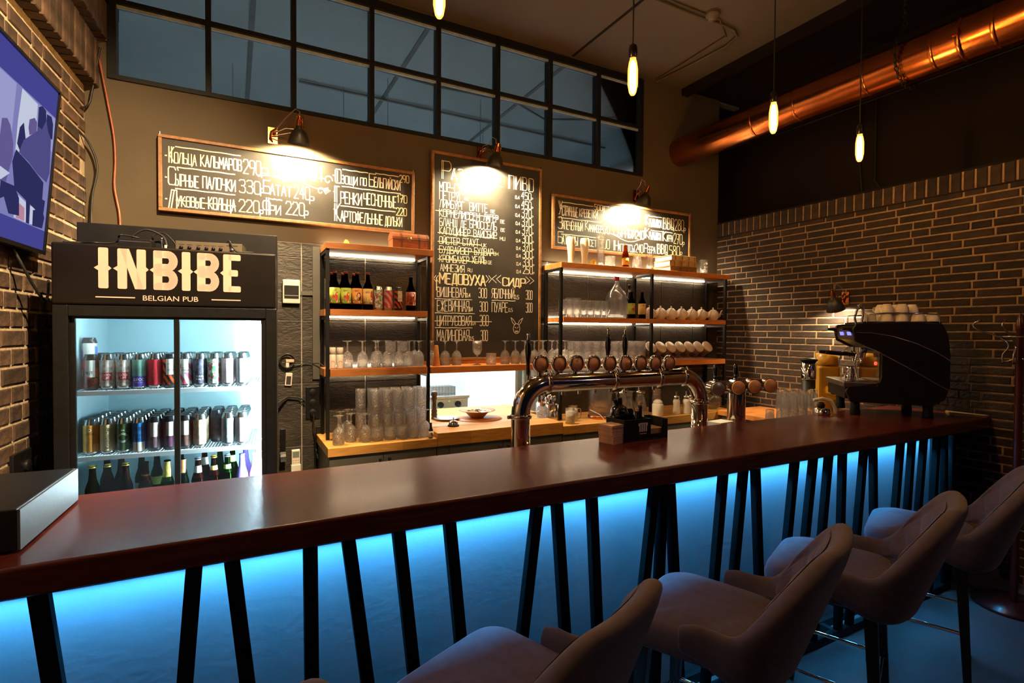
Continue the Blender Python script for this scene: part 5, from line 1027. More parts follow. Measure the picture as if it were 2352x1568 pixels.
for s0, dp, gm, cp, nm in fb2:
    bottle('%s in the fridge bottom' % nm, 'rear bottles in the fridge bottom', F(s0, dp, .7642), gm, .285, .0285, cp, (M_paper, .06, .14) if 'pale' in nm else ((MATS['lime_label'], .12, .16) if 'band' in nm else None), (MATS['lime_neck_paper'], .20, .235, .0185, .0152) if 'lime' in nm else ((M_paper, .19, .24, .0195, .0152) if 'white' in nm else None), -A)

# ---- glasses
def hollow(outer, wall, base):
    """closed profile of a tumbler: outer wall up, rim, inner wall down"""
    inn = [(max(.0005, r_-wall), z) for r_, z in outer if z > base]
    return [(.0001, 0)]+outer+list(reversed(inn))+[(.0001, base)]
def gob_profile():
    # upright cut goblet 0.19 high
    return [(.0001, .0), (.033, .0), (.034, .002), (.012, .007), (.006, .016), (.0055, .035), (.008, .05), (.0055, .066), (.008, .076), (.022, .085), (.034, .105), (.039, .13), (.0385, .16), (.036, .190), (.0345, .190), (.037, .16), (.0375, .13), (.0325, .107), (.020, .089), (.0001, .084)]
gp = gob_profile(); gpi = [(r_, .190-z) for r_, z in reversed(gp)]
ME_gob = MB().lathe(gp, 22).build('goblet', M_crystal, mesh_only=True)
ME_gobi = MB().lathe(gpi, 22).build('goblet', M_crystal, mesh_only=True)
def tumbler_me(r0, r1, h, wall=.003, base=.012, m=None, name='tumbler', n=20):
    return MB().lathe(hollow([(r0*.96, 0), (r0, .003), (r0+(r1-r0)*.3, h*.3), (r1, h*.98), (r1-.0008, h)], wall, base), n).build(name, m or M_glass, mesh_only=True)
ME_crys = tumbler_me(.040, .0415, .090, .0045, .018, M_crystal, 'tumbler')
ME_high = tumbler_me(.0335, .0355, .168, .0035, .018, M_crystal, 'highball_glass')
ME_plain = tumbler_me(.031, .036, .150, .0025, .012, M_glass, 'tall_glass')
ME_beer = tumbler_me(.034, .040, .175, .003, .014, M_glass, 'tall_glass')
ME_cone = tumbler_me(.028, .038, .125, .003, .010, M_glass, 'tumbler')
def put(me, name, label, cat, group, loc, rz=0, flip=0):
    o = ref(me, name, None, loc, (PI if flip else 0, 0, rz)); return tag(o, label, cat, group)
Z3 = 1.4063
xg = [(.708, 3.80), (.812, 3.80), (.904, 3.82), (.966, 3.90), (1.048, 3.76), (1.096, 3.84), (1.185, 3.80), (1.232, 3.90), (1.222, 3.76)]
xg = [(.705, 3.80), (.808, 3.80), (.902, 3.80), (.985, 3.80), (1.066, 3.78), (1.148, 3.80), (1.222, 3.80), (.940, 3.89), (1.214, 3.885)]
for i, (x, y) in enumerate(xg):
    put(ME_gobi, 'goblet', ('%s upside-down goblet from the left, front row of the left rack' % ORD[i]) if i < 7 else ('upside-down goblet in the back row of the left rack, %s of the stacked tumblers' % ('just left' if i == 7 else 'just right')), 'glass', 'goblets on the left rack', (x, y, Z3))
for k, x in enumerate((1.036, 1.128)):
    for j in range(2):
        put(ME_crys, 'tumbler', 'cut tumbler %s in the %s stack behind the goblets of the left rack' % ('on top' if j else 'at the bottom', 'left' if k == 0 else 'right'), 'glass', 'stacked tumblers on the left rack', (x, 3.905, Z3+.0905*j))
ZP = 1.4035
for i, x in enumerate((1.351, 1.445, 1.541)):
    put(ME_gobi, 'goblet', '%s upside-down goblet from the left below the tall chalk menu' % ORD[i], 'glass', 'goblets on the hatch shelf', (x, 3.84 if i else 3.89, ZP))
put(ME_gob, 'goblet', 'single upright cut goblet on the shelf below the tall chalk menu', 'glass', None, (1.699, 3.80, ZP))
put(ME_crys, 'tumbler', 'single low cut tumbler beside the upright goblet', 'glass', None, (1.816, 3.79, ZP))
for i, (x, y) in enumerate(((1.945, 3.80), (2.040, 3.80), (2.128, 3.80), (2.186, 3.88), (2.215, 3.79))):
    put(ME_gobi, 'goblet', '%s upside-down goblet to the right of the low cut tumbler' % ORD[i], 'glass', 'goblets on the hatch shelf', (x, y, ZP))
for i, (x, y) in enumerate(((2.300, 3.79), (2.345, 3.88), (2.388, 3.79), (2.498, 3.88), (2.520, 3.79))):
    put(ME_gobi, 'goblet', '%s upside-down goblet behind the left end of the beer tower badges' % ORD[i], 'glass', 'goblets on the right shelf', (x, y, 1.4045))
for i in range(8):
    x = 2.640+.1015*i
    for j in range(2):
        for q in range(2):
            put(ME_crys, 'tumbler', ('%s %s tumbler of the %s column in the cut glass block, right rack' % ('front' if q == 0 else 'rear', 'upper' if j else 'lower', ORD[i])), 'glass', 'stacked cut tumblers on the right rack', (x, 3.77+.094*q, 1.4045+.0905*j))
# lower left: highballs, two high, and goblets upside down
ZC = .9265
hx = [.862, .945, 1.026, 1.108, 1.190]
for i, x in enumerate([.780]+hx):
    for q, y in enumerate((3.64, 3.73)):
        for j in range(2):
            if i == 0 and q == 0: continue
            put(ME_high, 'highball_glass', '%s %s highball glass of the %s cut glass column, low worktop' % ('front' if q == 0 else 'rear', 'upper' if j else 'lower', ORD[i]), 'glass', 'stacked highball glasses on the low worktop', (x, y, ZC+.1685*j))
for i, (x, y) in enumerate(((.600, 3.54), (.690, 3.60), (.775, 3.555), (.640, 3.70), (.700, 3.775))):
    put(ME_gobi, 'goblet', '%s upside-down goblet left of the highballs on the low worktop' % ORD[i], 'glass', 'goblets on the low worktop', (x, y, ZC))
for i, (x, y) in enumerate(((.855, 3.555), (.945, 3.56), (1.03, 3.56))):
    put(ME_crys, 'tumbler', '%s low cut tumbler in front of the highball stacks' % ORD[i], 'glass', 'low tumblers on the low worktop', (x, y, ZC))
for i, (x, y) in enumerate(((1.105, 3.555), (1.185, 3.55))):
    put(ME_gobi, 'goblet', 'upside-down goblet in front of the highball stacks, %s from the rack post' % ('second' if i == 0 else 'first'), 'glass', 'goblets on the low worktop', (x, y, ZC))
# right rack middle shelf
ZR = 1.7927
for i, x in enumerate((2.490, 2.565, 2.640, 2.715, 2.790, 2.865, 2.940)):
    put(ME_plain, 'tall_glass', '%s plain tall glass from the left, right rack middle shelf' % ORD[i], 'glass', 'tall glasses on the right rack', (x, 3.79, ZR))
for i, x in enumerate((2.62, 2.705)):
    o = put(ME_beer, 'tall_glass', 'taller beer glass with red print standing behind the plain glasses, %s' % ('left one' if i == 0 else 'right one'), 'glass', 'printed beer glasses on the right rack', (x, 3.885, ZR))
    mb = MB().add(*cyl_text('БИРА', .05, .012, .0385, .10, vertical=True, bold=.01)); mb.build('print', MATS['ink_red'], o)
dj = thing('demijohn', 'big clear glass demijohn with a red cap among the tall glasses', 'bottle', (3.105, 3.83, ZR))
MB().lathe([(.0001, .012), (.075, .0), (.092, .008), (.100, .03), (.101, .16), (.095, .205), (.07, .25), (.038, .285), (.022, .305), (.020, .35), (.023, .352), (.023, .36), (.017, .36), (.017, .31), (.034, .282), (.066, .247), (.091, .203), (.097, .16), (.096, .03), (.088, .014), (.0001, .018)], 28).build('body', M_glass, dj)
MB().lathe([(.022, .345), (.025, .35), (.025, .378), (.022, .381), (.0001, .381)], 20).build('cap', mat('red_screw_cap', (.45, .015, .012), .35, noise=(20, .1)), dj)
bottle('dark bottle with a green label beside the demijohn', 'bottles on the right rack', (3.243, 3.785, ZR), M_brown, .250, .0345, None, (L_green, .04, .14), art=lady)
bottle('slim black wine-shaped bottle standing behind the two labelled bottles', 'bottles on the right rack', (3.300, 3.885, ZR), mat('black_bottle', (.012, .010, .010), .12, coat=.4, noise=(8, .2)), .325, .033, None, (mat('grey_label', (.28, .25, .22), .6, noise=(20, .3)), .07, .16))
bottle('dark bottle with a cream label by the middle rack post', 'bottles on the right rack', (3.372, 3.785, ZR), M_brown, .250, .0345, None, (L_cream, .04, .14), art=kum)
# teapots
def teapot():
    root = thing('teapot', 'x', 'teapot', (0, 0, 0), 0, 'white teapots on the right rack')
    MB().lathe([(.0001, 0), (.036, 0), (.038, .004), (.055, .025), (.062, .05), (.056, .078), (.036, .098), (.030, .101), (.0001, .101)], 24).build('body', M_ceramic, root)
    MB().lathe([(.033, .099), (.026, .108), (.008, .112), (.006, .118), (.010, .124), (.006, .131), (.0001, .132)], 20).build('lid', M_ceramic, root)
    MB().tube([(.050, 0, .035), (.074, 0, .045), (.086, 0, .070), (.094, 0, .095), (.106, 0, .104)], [.016, .012, .0085, .0065, .006], 10).build('spout', M_ceramic, root)
    MB().tube([(-.050, 0, .080), (-.078, 0, .085), (-.090, 0, .060), (-.076, 0, .032), (-.054, 0, .030)], .0055, 8).build('handle', M_ceramic, root)
    return root
tp = teapot(); R_pot = .135
for i in range(7):
    x = 3.505+.138*i+(.03 if i == 6 else 0); o = tp if i == 0 else dup(tp, (x, 3.84, ZR)); o.location = (x, 3.83, ZR); o.rotation_euler = (0, 0, -.9 if i < 6 else -.25); o['label'] = '%s white teapot from the middle post in the row on the right rack' % ORD[i]
# tilted jars with white lids
def jar():
    root = thing('tilted_jar', 'x', 'jar', (0, 0, 0), 0, 'jars with white lids on the right rack')
    T = Matrix.Rotation(-.95, 4, 'X'); Tm = Matrix.Translation((0, .035, .079)) @ Matrix.Rotation(.95, 4, 'X')
    def tb(mb): mb.v = [tuple(Tm @ Vector(v)) for v in mb.v]; return mb
    tb(MB().lathe([(.0001, -.055), (.050, -.055), (.056, -.045), (.056, .045), (.048, .06), (.048, .07), (.0455, .07), (.0455, .058), (.053, .044), (.053, -.045), (.0001, -.050)], 24)).build('glass_body', M_glass, root)
    tb(MB().lathe([(.0001, -.048), (.050, -.046), (.050, .01), (.0001, .015)], 20)).build('contents', mat('dark_tea_leaves', (.045, .018, .012), .8, noise=(60, .5), bump=(80, .6)), root)
    tb(MB().lathe([(.054, .062), (.060, .064), (.060, .080), (.057, .084), (.0001, .084)], 28)).build('lid', M_white, root)
    return root
jr = jar()
for i in range(7):
    x = 3.512+.126*i; o = jr if i == 0 else dup(jr, (x, 3.80, 1.4045)); o.location = (x, 3.84, 1.4045); o.rotation_euler = (0, 0, .10); o['label'] = '%s tilted jar with a white lid from the middle rack post' % ORD[i]
# top of the right rack
ZT_ = 2.2505
frost = glass('frosted_glass', (.93, .88, .78), .35, 1.4, clear=.15)
weiz = [(.030, 0), (.031, .004), (.026, .02), (.0255, .06), (.032, .13), (.040, .19), (.0395, .215), (.037, .24), (.0365, .241)]
ME_wz = MB().lathe(hollow(weiz, .0025, .015), 24).build('beer_glass', mat('frosted_beer_glass', (.80, .74, .62), .45, noise=(8, .08)), mesh_only=True)
for i, x in enumerate((2.600, 2.745)):
    o = put(ME_wz, 'beer_glass', 'frosted beer glass with a gold emblem, %s of the pair, right rack top' % ('left' if i == 0 else 'right'), 'glass', 'frosted beer glasses', (x, 3.83, ZT_))
    mb = MB(); rr = .0412
    for R2 in (.017, .020):
        P = [(R2*math.cos(t), .195+R2*math.sin(t)) for t in [2*PI*k/18 for k in range(19)]]
        for (a, b), (c, d) in zip(P, P[1:]): mb.add([(rr*math.sin(u/rr), -rr*math.cos(u/rr), v) for u, v in ((a, b-.001), (c, d-.001), (c, d+.001), (a, b+.001))], [(0, 1, 2, 3)])
    for u in (-.006, .0, .006): mb.add([(rr*math.sin(q/rr), -rr*math.cos(q/rr), v) for q, v in ((u-.0015, .185), (u+.0015, .185), (u+.0015, .205), (u-.0015, .205))], [(0, 1, 2, 3)])
    mb.build('gold_emblem', MATS['ink_gold'], o)
def crystal_lump(label, loc, s):
    mb = MB(); rnd = random.Random(int(loc[0]*100)); n = 9; vs = []
    for j, (rr, z) in enumerate(((.030, 0), (.033, .02), (.024, .045), (.010, .068))):
        for i in range(n): t = 2*PI*i/n+j*.3; q = rr*(1+.25*(rnd.random()-.5)); vs.append((q*math.cos(t)*s, q*math.sin(t)*s, z*s*(1+.1*(rnd.random()-.5)) if j else 0))
    mb.add(vs, [(j*n+i, j*n+(i+1) % n, (j+1)*n+(i+1) % n, (j+1)*n+i) for j in range(3) for i in range(n)]+[tuple(range(3*n, 4*n)), tuple(reversed(range(n)))])
    o = mb.build('crystal_lump', mat('amber_crystal', (.85, .42, .06), .3, noise=(30, .3), emit=((1, .45, .05), .15))); o.location = loc; return tag(o, label, 'ornament')  # faint glow put into the crystal's colour
crystal_lump('small amber crystal lump on top of the left rack', (.705, 3.85, 2.2605), .7)
crystal_lump('amber crystal lump beside the frosted beer glasses', (2.838, 3.83, ZT_), .95)
ME_wz2 = MB().lathe(hollow([(.034, 0), (.036, .004), (.022, .03), (.020, .05), (.028, .10), (.036, .16), (.047, .22), (.046, .27), (.036, .30), (.0355, .301)], .0025, .02), 24).build('beer_glass', M_glass, mesh_only=True)
put(ME_wz2, 'beer_glass', 'tall bulbous clear beer glass on the right rack top, taller than the amber bottle', 'glass', None, (2.930, 3.84, ZT_))
put(tumbler_me(.046, .047, .105, .005, .02, M_crystal), 'tumbler', 'wide clear tumbler beside the bulbous beer glass on the right rack top', 'glass', None, (3.035, 3.84, ZT_))
bottle('small amber beer bottle with a yellow label on the right rack top', None, (3.205, 3.83, ZT_), glass('amber_bottle_glass', (.62, .22, .03), clear=.2), .228, .031, mat('amber_foil', (.6, .35, .08), .35, .4, noise=(20, .2)), (mat('yellow_label', (.80, .45, .06), .6, noise=(20, .2)), .035, .10), art=[art_text('ЭЛЬ', .02, .014, .07, 2)])
mj = thing('mason_jar_mug', 'glass mason jar mug with a handle on the right rack top', 'mug', (3.345, 3.83, ZT_), .3)
MB().lathe(hollow([(.040, 0), (.043, .005), (.043, .085), (.037, .10), (.036, .125), (.0355, .126)], .003, .012), 24).build('body', M_crystal, mj)
MB().tube([(-.042, 0, .09), (-.062, 0, .088), (-.070, 0, .06), (-.062, 0, .030), (-.042, 0, .028)], .006, 8).build('handle', M_glass, mj)
put(MB().lathe(hollow([(.030, 0), (.034, .005), (.036, .04), (.026, .085), (.030, .12), (.038, .155), (.0375, .156)], .0025, .02), 24).build('cocktail_glass', M_glass, mesh_only=True), 'cocktail_glass', 'curvy clear cocktail glass beside the stacked books', 'glass', None, (3.510, 3.84, ZT_))
og = put(tumbler_me(.036, .042, .150, .003, .016, M_glass, 'beer_glass'), 'beer_glass', 'clear beer glass with white oval print at the far end of the rack', 'glass', None, (4.215, 3.83, ZT_))
mb = MB(); rr = .0428
for R2, R3 in ((.030, .045), (.026, .040)):
    P = [(R2*math.cos(t), .082+R3*math.sin(t)) for t in [2*PI*k/24 for k in range(25)]]
    for (a, b), (c, d) in zip(P, P[1:]): mb.add([(rr*math.sin(u/rr), -rr*math.cos(u/rr), v) for u, v in ((a, b-.0014), (c, d-.0014), (c, d+.0014), (a, b+.0014))], [(0, 1, 2, 3)])
vs, fs = cyl_text('PILSNER', .055, .014, rr, .076, bold=.01); mb.add(vs, fs)
mb.sphere((0, -rr, .108), .007, 10, 6); mb.build('oval_print', MATS['ink_white'], og)
for i, (w, h, z, ang) in enumerate(((.355, .050, 0, .02), (.350, .056, .0505, -.02), (.330, .048, .107, .03))):
    b = thing('book', 'old leather book, %s of three stacked on the right rack' % ('lowest', 'middle one', 'topmost')[i], 'book', (3.835, 3.84, ZT_+z), ang, 'stacked old books')
    ck = (mat('brown_leather_cover', (.25, .12, .05), .6, noise=(15, .3)), mat('tan_leather_cover', (.55, .34, .16), .6, noise=(15, .3)), mat('cream_leather_cover', (.68, .50, .30), .6, noise=(15, .2)))[i]
    MB().box(-w/2, w/2, -.11, .11, 0, .004).box(-w/2, w/2, -.11, .11, h-.004, h).box(-w/2, w/2, -.114, -.110, 0, h).build('cover', ck, b, bevel=.002)
    MB().box(-w/2+.006, w/2-.006, -.109, .105, .0042, h-.0042).build('pages', mat('book_pages', (.75, .62, .42), .8, noise=(200, .2), scalev=(1, 1, 8)), b)
    mb = MB()
    for u in (-.12, -.03, .06, .14): mb.box(u, u+.012, -.1146, -.114, .005, h-.005)
    mb.build('spine_band', mat('dark_gold_band', (.32, .16, .05), .5, noise=(20, .2)), b)
# treasure chest on the left rack
cb = thing('treasure_chest', 'small brown wooden treasure chest with straps on top of the left rack', 'chest', (1.155, 3.845, 2.2605), -.03)
M_ch = wood('chest_wood', (.16, .040, .014), (.32, .095, .035), .4, (3, 10, 10)); M_st = mat('chest_strap_leather', (.10, .030, .014), .45, noise=(20, .3))
prof = [(-.07, 0), (.07, 0), (.07, .075)] + [(.07*math.cos(t), .075+.055*math.sin(t)) for t in [PI*k/10 for k in range(1, 10)]] + [(-.07, .075)]
MB().box(-.135, .135, -.07, .07, 0, .074).build('box', M_ch, cb, bevel=.003)
MB().prism([(a, b) for a, b in prof if b > .07], lambda u, v, d: (d, u, v), -.137, .137).build('lid', M_ch, cb)
for x in (-.075, .055, .125):
    MB().prism([(a*1.03, b*1.015) for a, b in prof], lambda u, v, d: (d, u, v), x, x+.014).build('strap', M_st, cb)
MB().lathe([(.0001, -.076), (.016, -.075), (.018, -.071), (.0001, -.070)][::-1], 16, (-.01, 0, .078), axis='y').build('lock', mat('old_brass', (.30, .18, .07), .35, .9, noise=(20, .3)), cb)
for i, x in enumerate((.603, .648)):
    b = thing('soap_bottle', 'white soap bottle with a pink flower, %s of the pair on the left rack' % ('left' if i == 0 else 'right'), 'bottle', (x, 3.80-.03*i, Z3), 0, 'soap bottles on the left rack')
    MB().lathe([(.0001, 0), (.022, 0), (.024, .003), (.024, .092), (.019, .098), (.0001, .098)], 20).build('body', M_white, b); MB().lathe([(.019, .0985), (.0225, .0985), (.0225, .140), (.020, .144), (.0001, .144)], 20).build('cap', M_white, b)
    MB().add([(.0246*math.sin(u/.0246), -.0246*math.cos(u/.0246), .045+v) for u, v in [(.012*math.cos(t), .008*math.sin(t)) for t in [2*PI*k/12 for k in range(12)]]], [tuple(range(12))]).build('flower_print', mat('pink_print', (.75, .28, .16), .6, noise=(20, .1)), b)
pc = MB().lathe([(.0001, 0), (.028, 0), (.028, .004), (.014, .155), (.012, .158), (.0001, .158)], 20).build('wooden_cone', M_shelfwood); pc.location = (1.350, 3.775, 1.4035); tag(pc, 'tall brown wooden cone at the left end of the hatch shelf', 'ornament')
# ================================================================== SMALL THINGS
# ---- hatch and right worktop
ZH = .9605; ZW = .9265
bl = thing('service_bell', 'small chrome service bell on the hatch worktop', 'bell', (1.445, 3.66, ZH))
MB().lathe([(.0001, 0), (.042, 0), (.043, .008), (.036, .014), (.0001, .014)], 24).build('base', M_black, bl); MB().lathe([(.036, .016), (.034, .028), (.024, .040), (.008, .045), (.0001, .045)], 24).build('dome', M_chrome, bl); MB().cyl((0, 0, .044), (0, 0, .056), .005).sphere((0, 0, .058), .006).build('button', M_chrome, bl)
pt = thing('salad_plate', 'wide brown rimmed salad plate in the serving hatch', 'plate', (1.757, 3.93, ZH))
MB().lathe([(.0001, .0), (.055, 0), (.06, .006), (.095, .042), (.148, .058), (.150, .061), (.095, .047), (.058, .012), (.0001, .010)], 32).build('dish', mat('brown_glazed_plate', (.48, .24, .08), .3, noise=(12, .15)), pt)
mb = MB(); rnd = random.Random(4)
for i in range(26):
    a, q = rnd.random()*6.28, rnd.random()*.07; x, y = q*math.cos(a), q*math.sin(a); z = .040+rnd.random()*.02; t = rnd.random()*6.28; L_ = .022
    mb.add([(x-L_*math.cos(t), y-L_*math.sin(t), z), (x+.008*math.sin(t), y-.008*math.cos(t), z+.006), (x+L_*math.cos(t), y+L_*math.sin(t), z), (x-.008*math.sin(t), y+.008*math.cos(t), z+.006)], [(0, 1, 2, 3)], i % 3)
tag(mb.build('salad_leaves', [mat('salad_green', (.12, .30, .05), .6, noise=(30, .3)), mat('salad_white', (.8, .8, .72), .6, noise=(30, .1)), mat('salad_purple', (.20, .06, .12), .6, noise=(30, .2))], pt), kind='stuff')
rp = thing('round_tray', 'round dark wooden tray under the salad plate', 'tray', (1.757, 3.90, ZH)); rp.location.z = .9606
MB().lathe([(.0001, .0), (.19, 0), (.19, .004), (.0001, .004)], 36).build('board', M_shelfwood, rp); bpy.data.objects['salad_plate'].location.z = .9655
wp = thing('white_plate', 'small white plate to the left of the salad plate in the hatch', 'plate', (1.50, 3.95, ZH)); MB().lathe([(.0001, 0), (.05, 0), (.10, .014), (.101, .017), (.05, .005), (.0001, .004)], 28).build('dish', M_ceramic, wp)
pm = MB().lathe([(.0001, 0), (.024, 0), (.026, .006), (.022, .02), (.026, .035), (.022, .05), (.025, .065), (.019, .085), (.017, .13), (.020, .155), (.026, .165), (.020, .18), (.028, .195), (.026, .215), (.012, .225), (.0001, .226)], 20).build('pepper_mill', mat('dark_turned_wood', (.09, .05, .03), .3, noise=(12, .3))); pm.location = (1.425, 4.03, ZH); tag(pm, 'dark turned wooden pepper mill at the left side of the hatch', 'pepper mill')
sb = bottle('tiny dark dropper bottle with a red printed label at the foot of the rack post', None, (1.205, 3.475, ZW), MATS['black_bottle'], .108, .0165, None, (M_paper, .008, .050), body=.50, sh=.72, neck=.008, name='dropper_bottle', art=[art_blob(0, .034, .008, .009, 0), art_blob(.003, .020, .006, .005, 0)])
def cutlery_pot(label, x, y, n, seed):
    root = thing('cutlery_pot', label, 'cutlery pot', (x, y, ZW), 0, 'steel cutlery pots')
    MB().lathe([(.0001, 0), (.055, 0), (.056, .003), (.056, .135), (.054, .135), (.054, .006), (.0001, .006)], 28).build('pot', M_steel, root)
    mb = MB()
    for r_ in range(9):
        for k in range(16):
            if k % 4 == 3: continue
            t = 2*PI*k/28-PI; q = .0565; z = .035+.0098*r_
            mb.add([(q*math.cos(t+d/q), q*math.sin(t+d/q), z+e) for d, e in ((-.0028, 0), (0, -.0028), (.0028, 0), (0, .0028))], [(0, 1, 2, 3)])
    tag(mb.build('perforations', M_black, root), kind='stuff')
    rnd = random.Random(seed)
    for k in range(n):
        a = rnd.random()*6.28; bx_, by_ = .03*math.cos(a), .03*math.sin(a); tx, ty = bx_*1.6+rnd.uniform(-.02, .02), by_*1.6
        f = thing('fork' if k % 2 else 'spoon', '%s %s in the %s' % (ORD[k], 'steel fork' if k % 2 else 'steel spoon', label.replace('perforated steel ', '')), 'cutlery', (x, y, ZW), 0, 'cutlery in the %s' % label)
        m2 = MB().bar((bx_, by_, .01), (tx, ty, .16), .008, .003); top = Vector((tx, ty, .16)); up = (top-Vector((bx_, by_, .01))).normalized()
        m2.build('handle', M_chrome, f)
        if k % 2:
            h = MB()
            for q in (-.008, -.003, .003, .008): h.bar(top+Vector((q, 0, .006)), top+Vector((q, 0, .006))+up*.035, .0025, .002)
            h.bar(top, top+up*.010, .020, .002).build('tines', M_chrome, f)
        else: MB().sphere(top+up*.02, .014, 12, 8, sz=1.5).build('bowl', M_chrome, f)
    return root
cutlery_pot('perforated steel cutlery pot in front', 2.352, 3.73, 5, 1); cutlery_pot('perforated steel cutlery pot behind', 2.345, 3.87, 4, 2)
put(ME_crys, 'tumbler', 'cut tumbler left of the cutlery pots by the tower column', 'glass', None, (2.250, 3.72, .9605))
def mug(label, x, y, rz):
    root = thing('glass_mug', label, 'mug', (x, y, ZW), rz, 'glass mugs on the right worktop')
    MB().lathe(hollow([(.036, 0), (.038, .004), (.038, .125), (.0375, .126)], .003, .012), 22).build('body', M_glass, root); MB().tube([(.038, 0, .10), (.062, 0, .098), (.068, 0, .06), (.060, 0, .025), (.038, 0, .022)], .006, 8).build('handle', M_glass, root)
    MB().lathe([(.0001, .013), (.033, .013), (.033, .10), (.0001, .10)], 18).build('sugar', mat('white_sugar_sticks', (.80, .74, .60), .8, noise=(60, .15)), root)
    return root
mug('clear glass mug of white sugar sticks at the worktop edge', 2.40, 3.53, -.3); mug('clear glass mug of white sugar sticks further back, with a cork behind', 2.50, 3.63, -.3)
ds = thing('drinks_dispenser', 'big ribbed glass drinks dispenser with a copper base', 'jar', (2.80, 3.66, ZW))
MB().lathe([(.0001, 0), (.105, 0), (.105, .022), (.100, .024), (.0001, .024)], 28).build('base', M_copper, ds); pr = [(.0001, .026), (.098, .026)]+[(.100+.003*(k % 2), .03+.012*k) for k in range(20)]+[(.08, .285), (.078, .285), (.094, .262), (.094, .034), (.0001, .034)]
MB().lathe(pr, 28).build('body', M_glass, ds); MB().lathe([(.082, .286), (.086, .290), (.086, .312), (.0001, .314)], 24).build('lid', M_steel, ds)
for i, (x, y, h) in enumerate(((3.02, 3.62, .20), (3.12, 3.68, .19), (3.20, 3.60, .20), (3.42, 3.63, .19), (3.50, 3.72, .20))):
    root = thing('glass_jar', '%s clear glass jar from the dispenser on the right worktop' % ORD[i], 'jar', (x, y, ZW), 0, 'glass jars on the right worktop')
    MB().lathe(hollow([(.040, 0), (.043, .006), (.043, h*.75), (.034, h*.88), (.034, h)], .003, .012), 22).build('body', M_glass, root); MB().lathe([(.036, h+.001), (.040, h+.004), (.040, h+.014), (.012, h+.022), (.010, h+.036), (.0001, h+.038)], 20).build('lid', M_glass if i % 2 else M_steel, root)
wj = thing('white_jar', 'squat white jar with a domed lid on the right worktop', 'jar', (3.33, 3.52, ZW)); MB().lathe([(.0001, 0), (.045, 0), (.050, .01), (.050, .10), (.040, .115), (.0001, .115)], 24).build('body', M_ceramic, wj); MB().lathe([(.042, .116), (.040, .13), (.02, .145), (.0001, .148)], 24).build('lid', M_ceramic, wj)
for i, (x, y) in enumerate(((3.565, 3.53), (3.655, 3.50), (3.76, 3.54))):
    root = thing('salt_shaker', '%s tall white shaker from the squat white jar, with a steel spout' % ORD[i], 'shaker', (x, y, ZW), 0, 'white shakers on the right worktop')
    MB().lathe([(.0001, 0), (.032, 0), (.034, .006), (.034, .03), (.028, .075), (.032, .115), (.024, .135), (.0001, .135)], 22).build('body', M_ceramic, root); MB().lathe([(.024, .136), (.026, .138), (.026, .162), (.010, .168), (.008, .205), (.0001, .206)], 18).build('spout', M_steel, root)
kt = thing('glass_carafe', 'round glass carafe at the far end of the right worktop', 'carafe', (4.12, 3.62, ZW)); MB().lathe([(.0001, 0), (.05, 0), (.085, .04), (.095, .085), (.080, .13), (.045, .17), (.034, .20), (.034, .235), (.031, .235), (.031, .20), (.042, .168), (.077, .128), (.092, .085), (.082, .042), (.048, .004), (.0001, .004)], 26).build('body', M_glass, kt); MB().tube([(.08, 0, .13), (.13, 0, .14), (.14, 0, .20), (.06, 0, .225), (.036, 0, .22)], .006, 8).build('handle', M_steel, kt)
for i, (x, y) in enumerate(((3.02, 3.80), (3.11, 3.82), (3.20, 3.80), (3.29, 3.82), (3.40, 3.80))):
    put(ME_gobi, 'goblet', '%s upside-down goblet in the back row of the right worktop behind the jars' % ORD[i], 'glass', 'goblets on the right worktop', (x, y, ZW))
wc = tag(MB().tube([(2.62, 3.56, 1.02), (2.66, 3.48, .99), (2.69, 3.442, .94), (2.70, 3.435, .86), (2.70, 3.43, .74)], .003, 6).build('charging_cable', M_white), 'thin white cable hanging over the edge of the right worktop', 'cable')
# ---- behind the bar's rear edge
ME_ice = tumbler_me(.0275, .0375, .142, .003, .014, M_glass, 'tumbler')
for i in range(5):
    x = 3.505+.088*i
    for j in range(2):
        put(ME_ice, 'tumbler', '%s tumbler of the %s stacked pair, front row behind the bar' % ('upper' if j else 'lower', ORD[i]), 'glass', 'stacked tumblers behind the bar', (x, 2.42+.004*i, .9755+(.142 if j == 0 else .272)), 0, 1)
for i in range(3):
    x = 3.590+.088*i
    for j in range(2):
        put(ME_ice, 'tumbler', '%s tumbler of the %s stacked pair, back row behind the bar' % ('upper' if j else 'lower', ORD[i]), 'glass', 'stacked tumblers behind the bar', (x, 2.515+.004*i, .9755+(.142 if j == 0 else .272)), 0, 1)
put(ME_ice, 'tumbler', 'single clear tumbler left of the stacked ones behind the bar', 'glass', None, (3.420, 2.48, .9755+.142), 0, 1)
nb = thing('napkin_pack', 'white paper pack with red print behind the bar between the two beer towers', 'paper pack', (2.82, 2.40, .9755), .1); MB().box(-.07, .07, -.05, .05, 0, .115).build('pack', mat('white_paper', (.82, .80, .74), .7, noise=(20, .04)), nb, bevel=.004); MB().box(-.03, .01, -.0506, -.0501, .06, .075).build('red_print', MATS['ink_red'], nb)
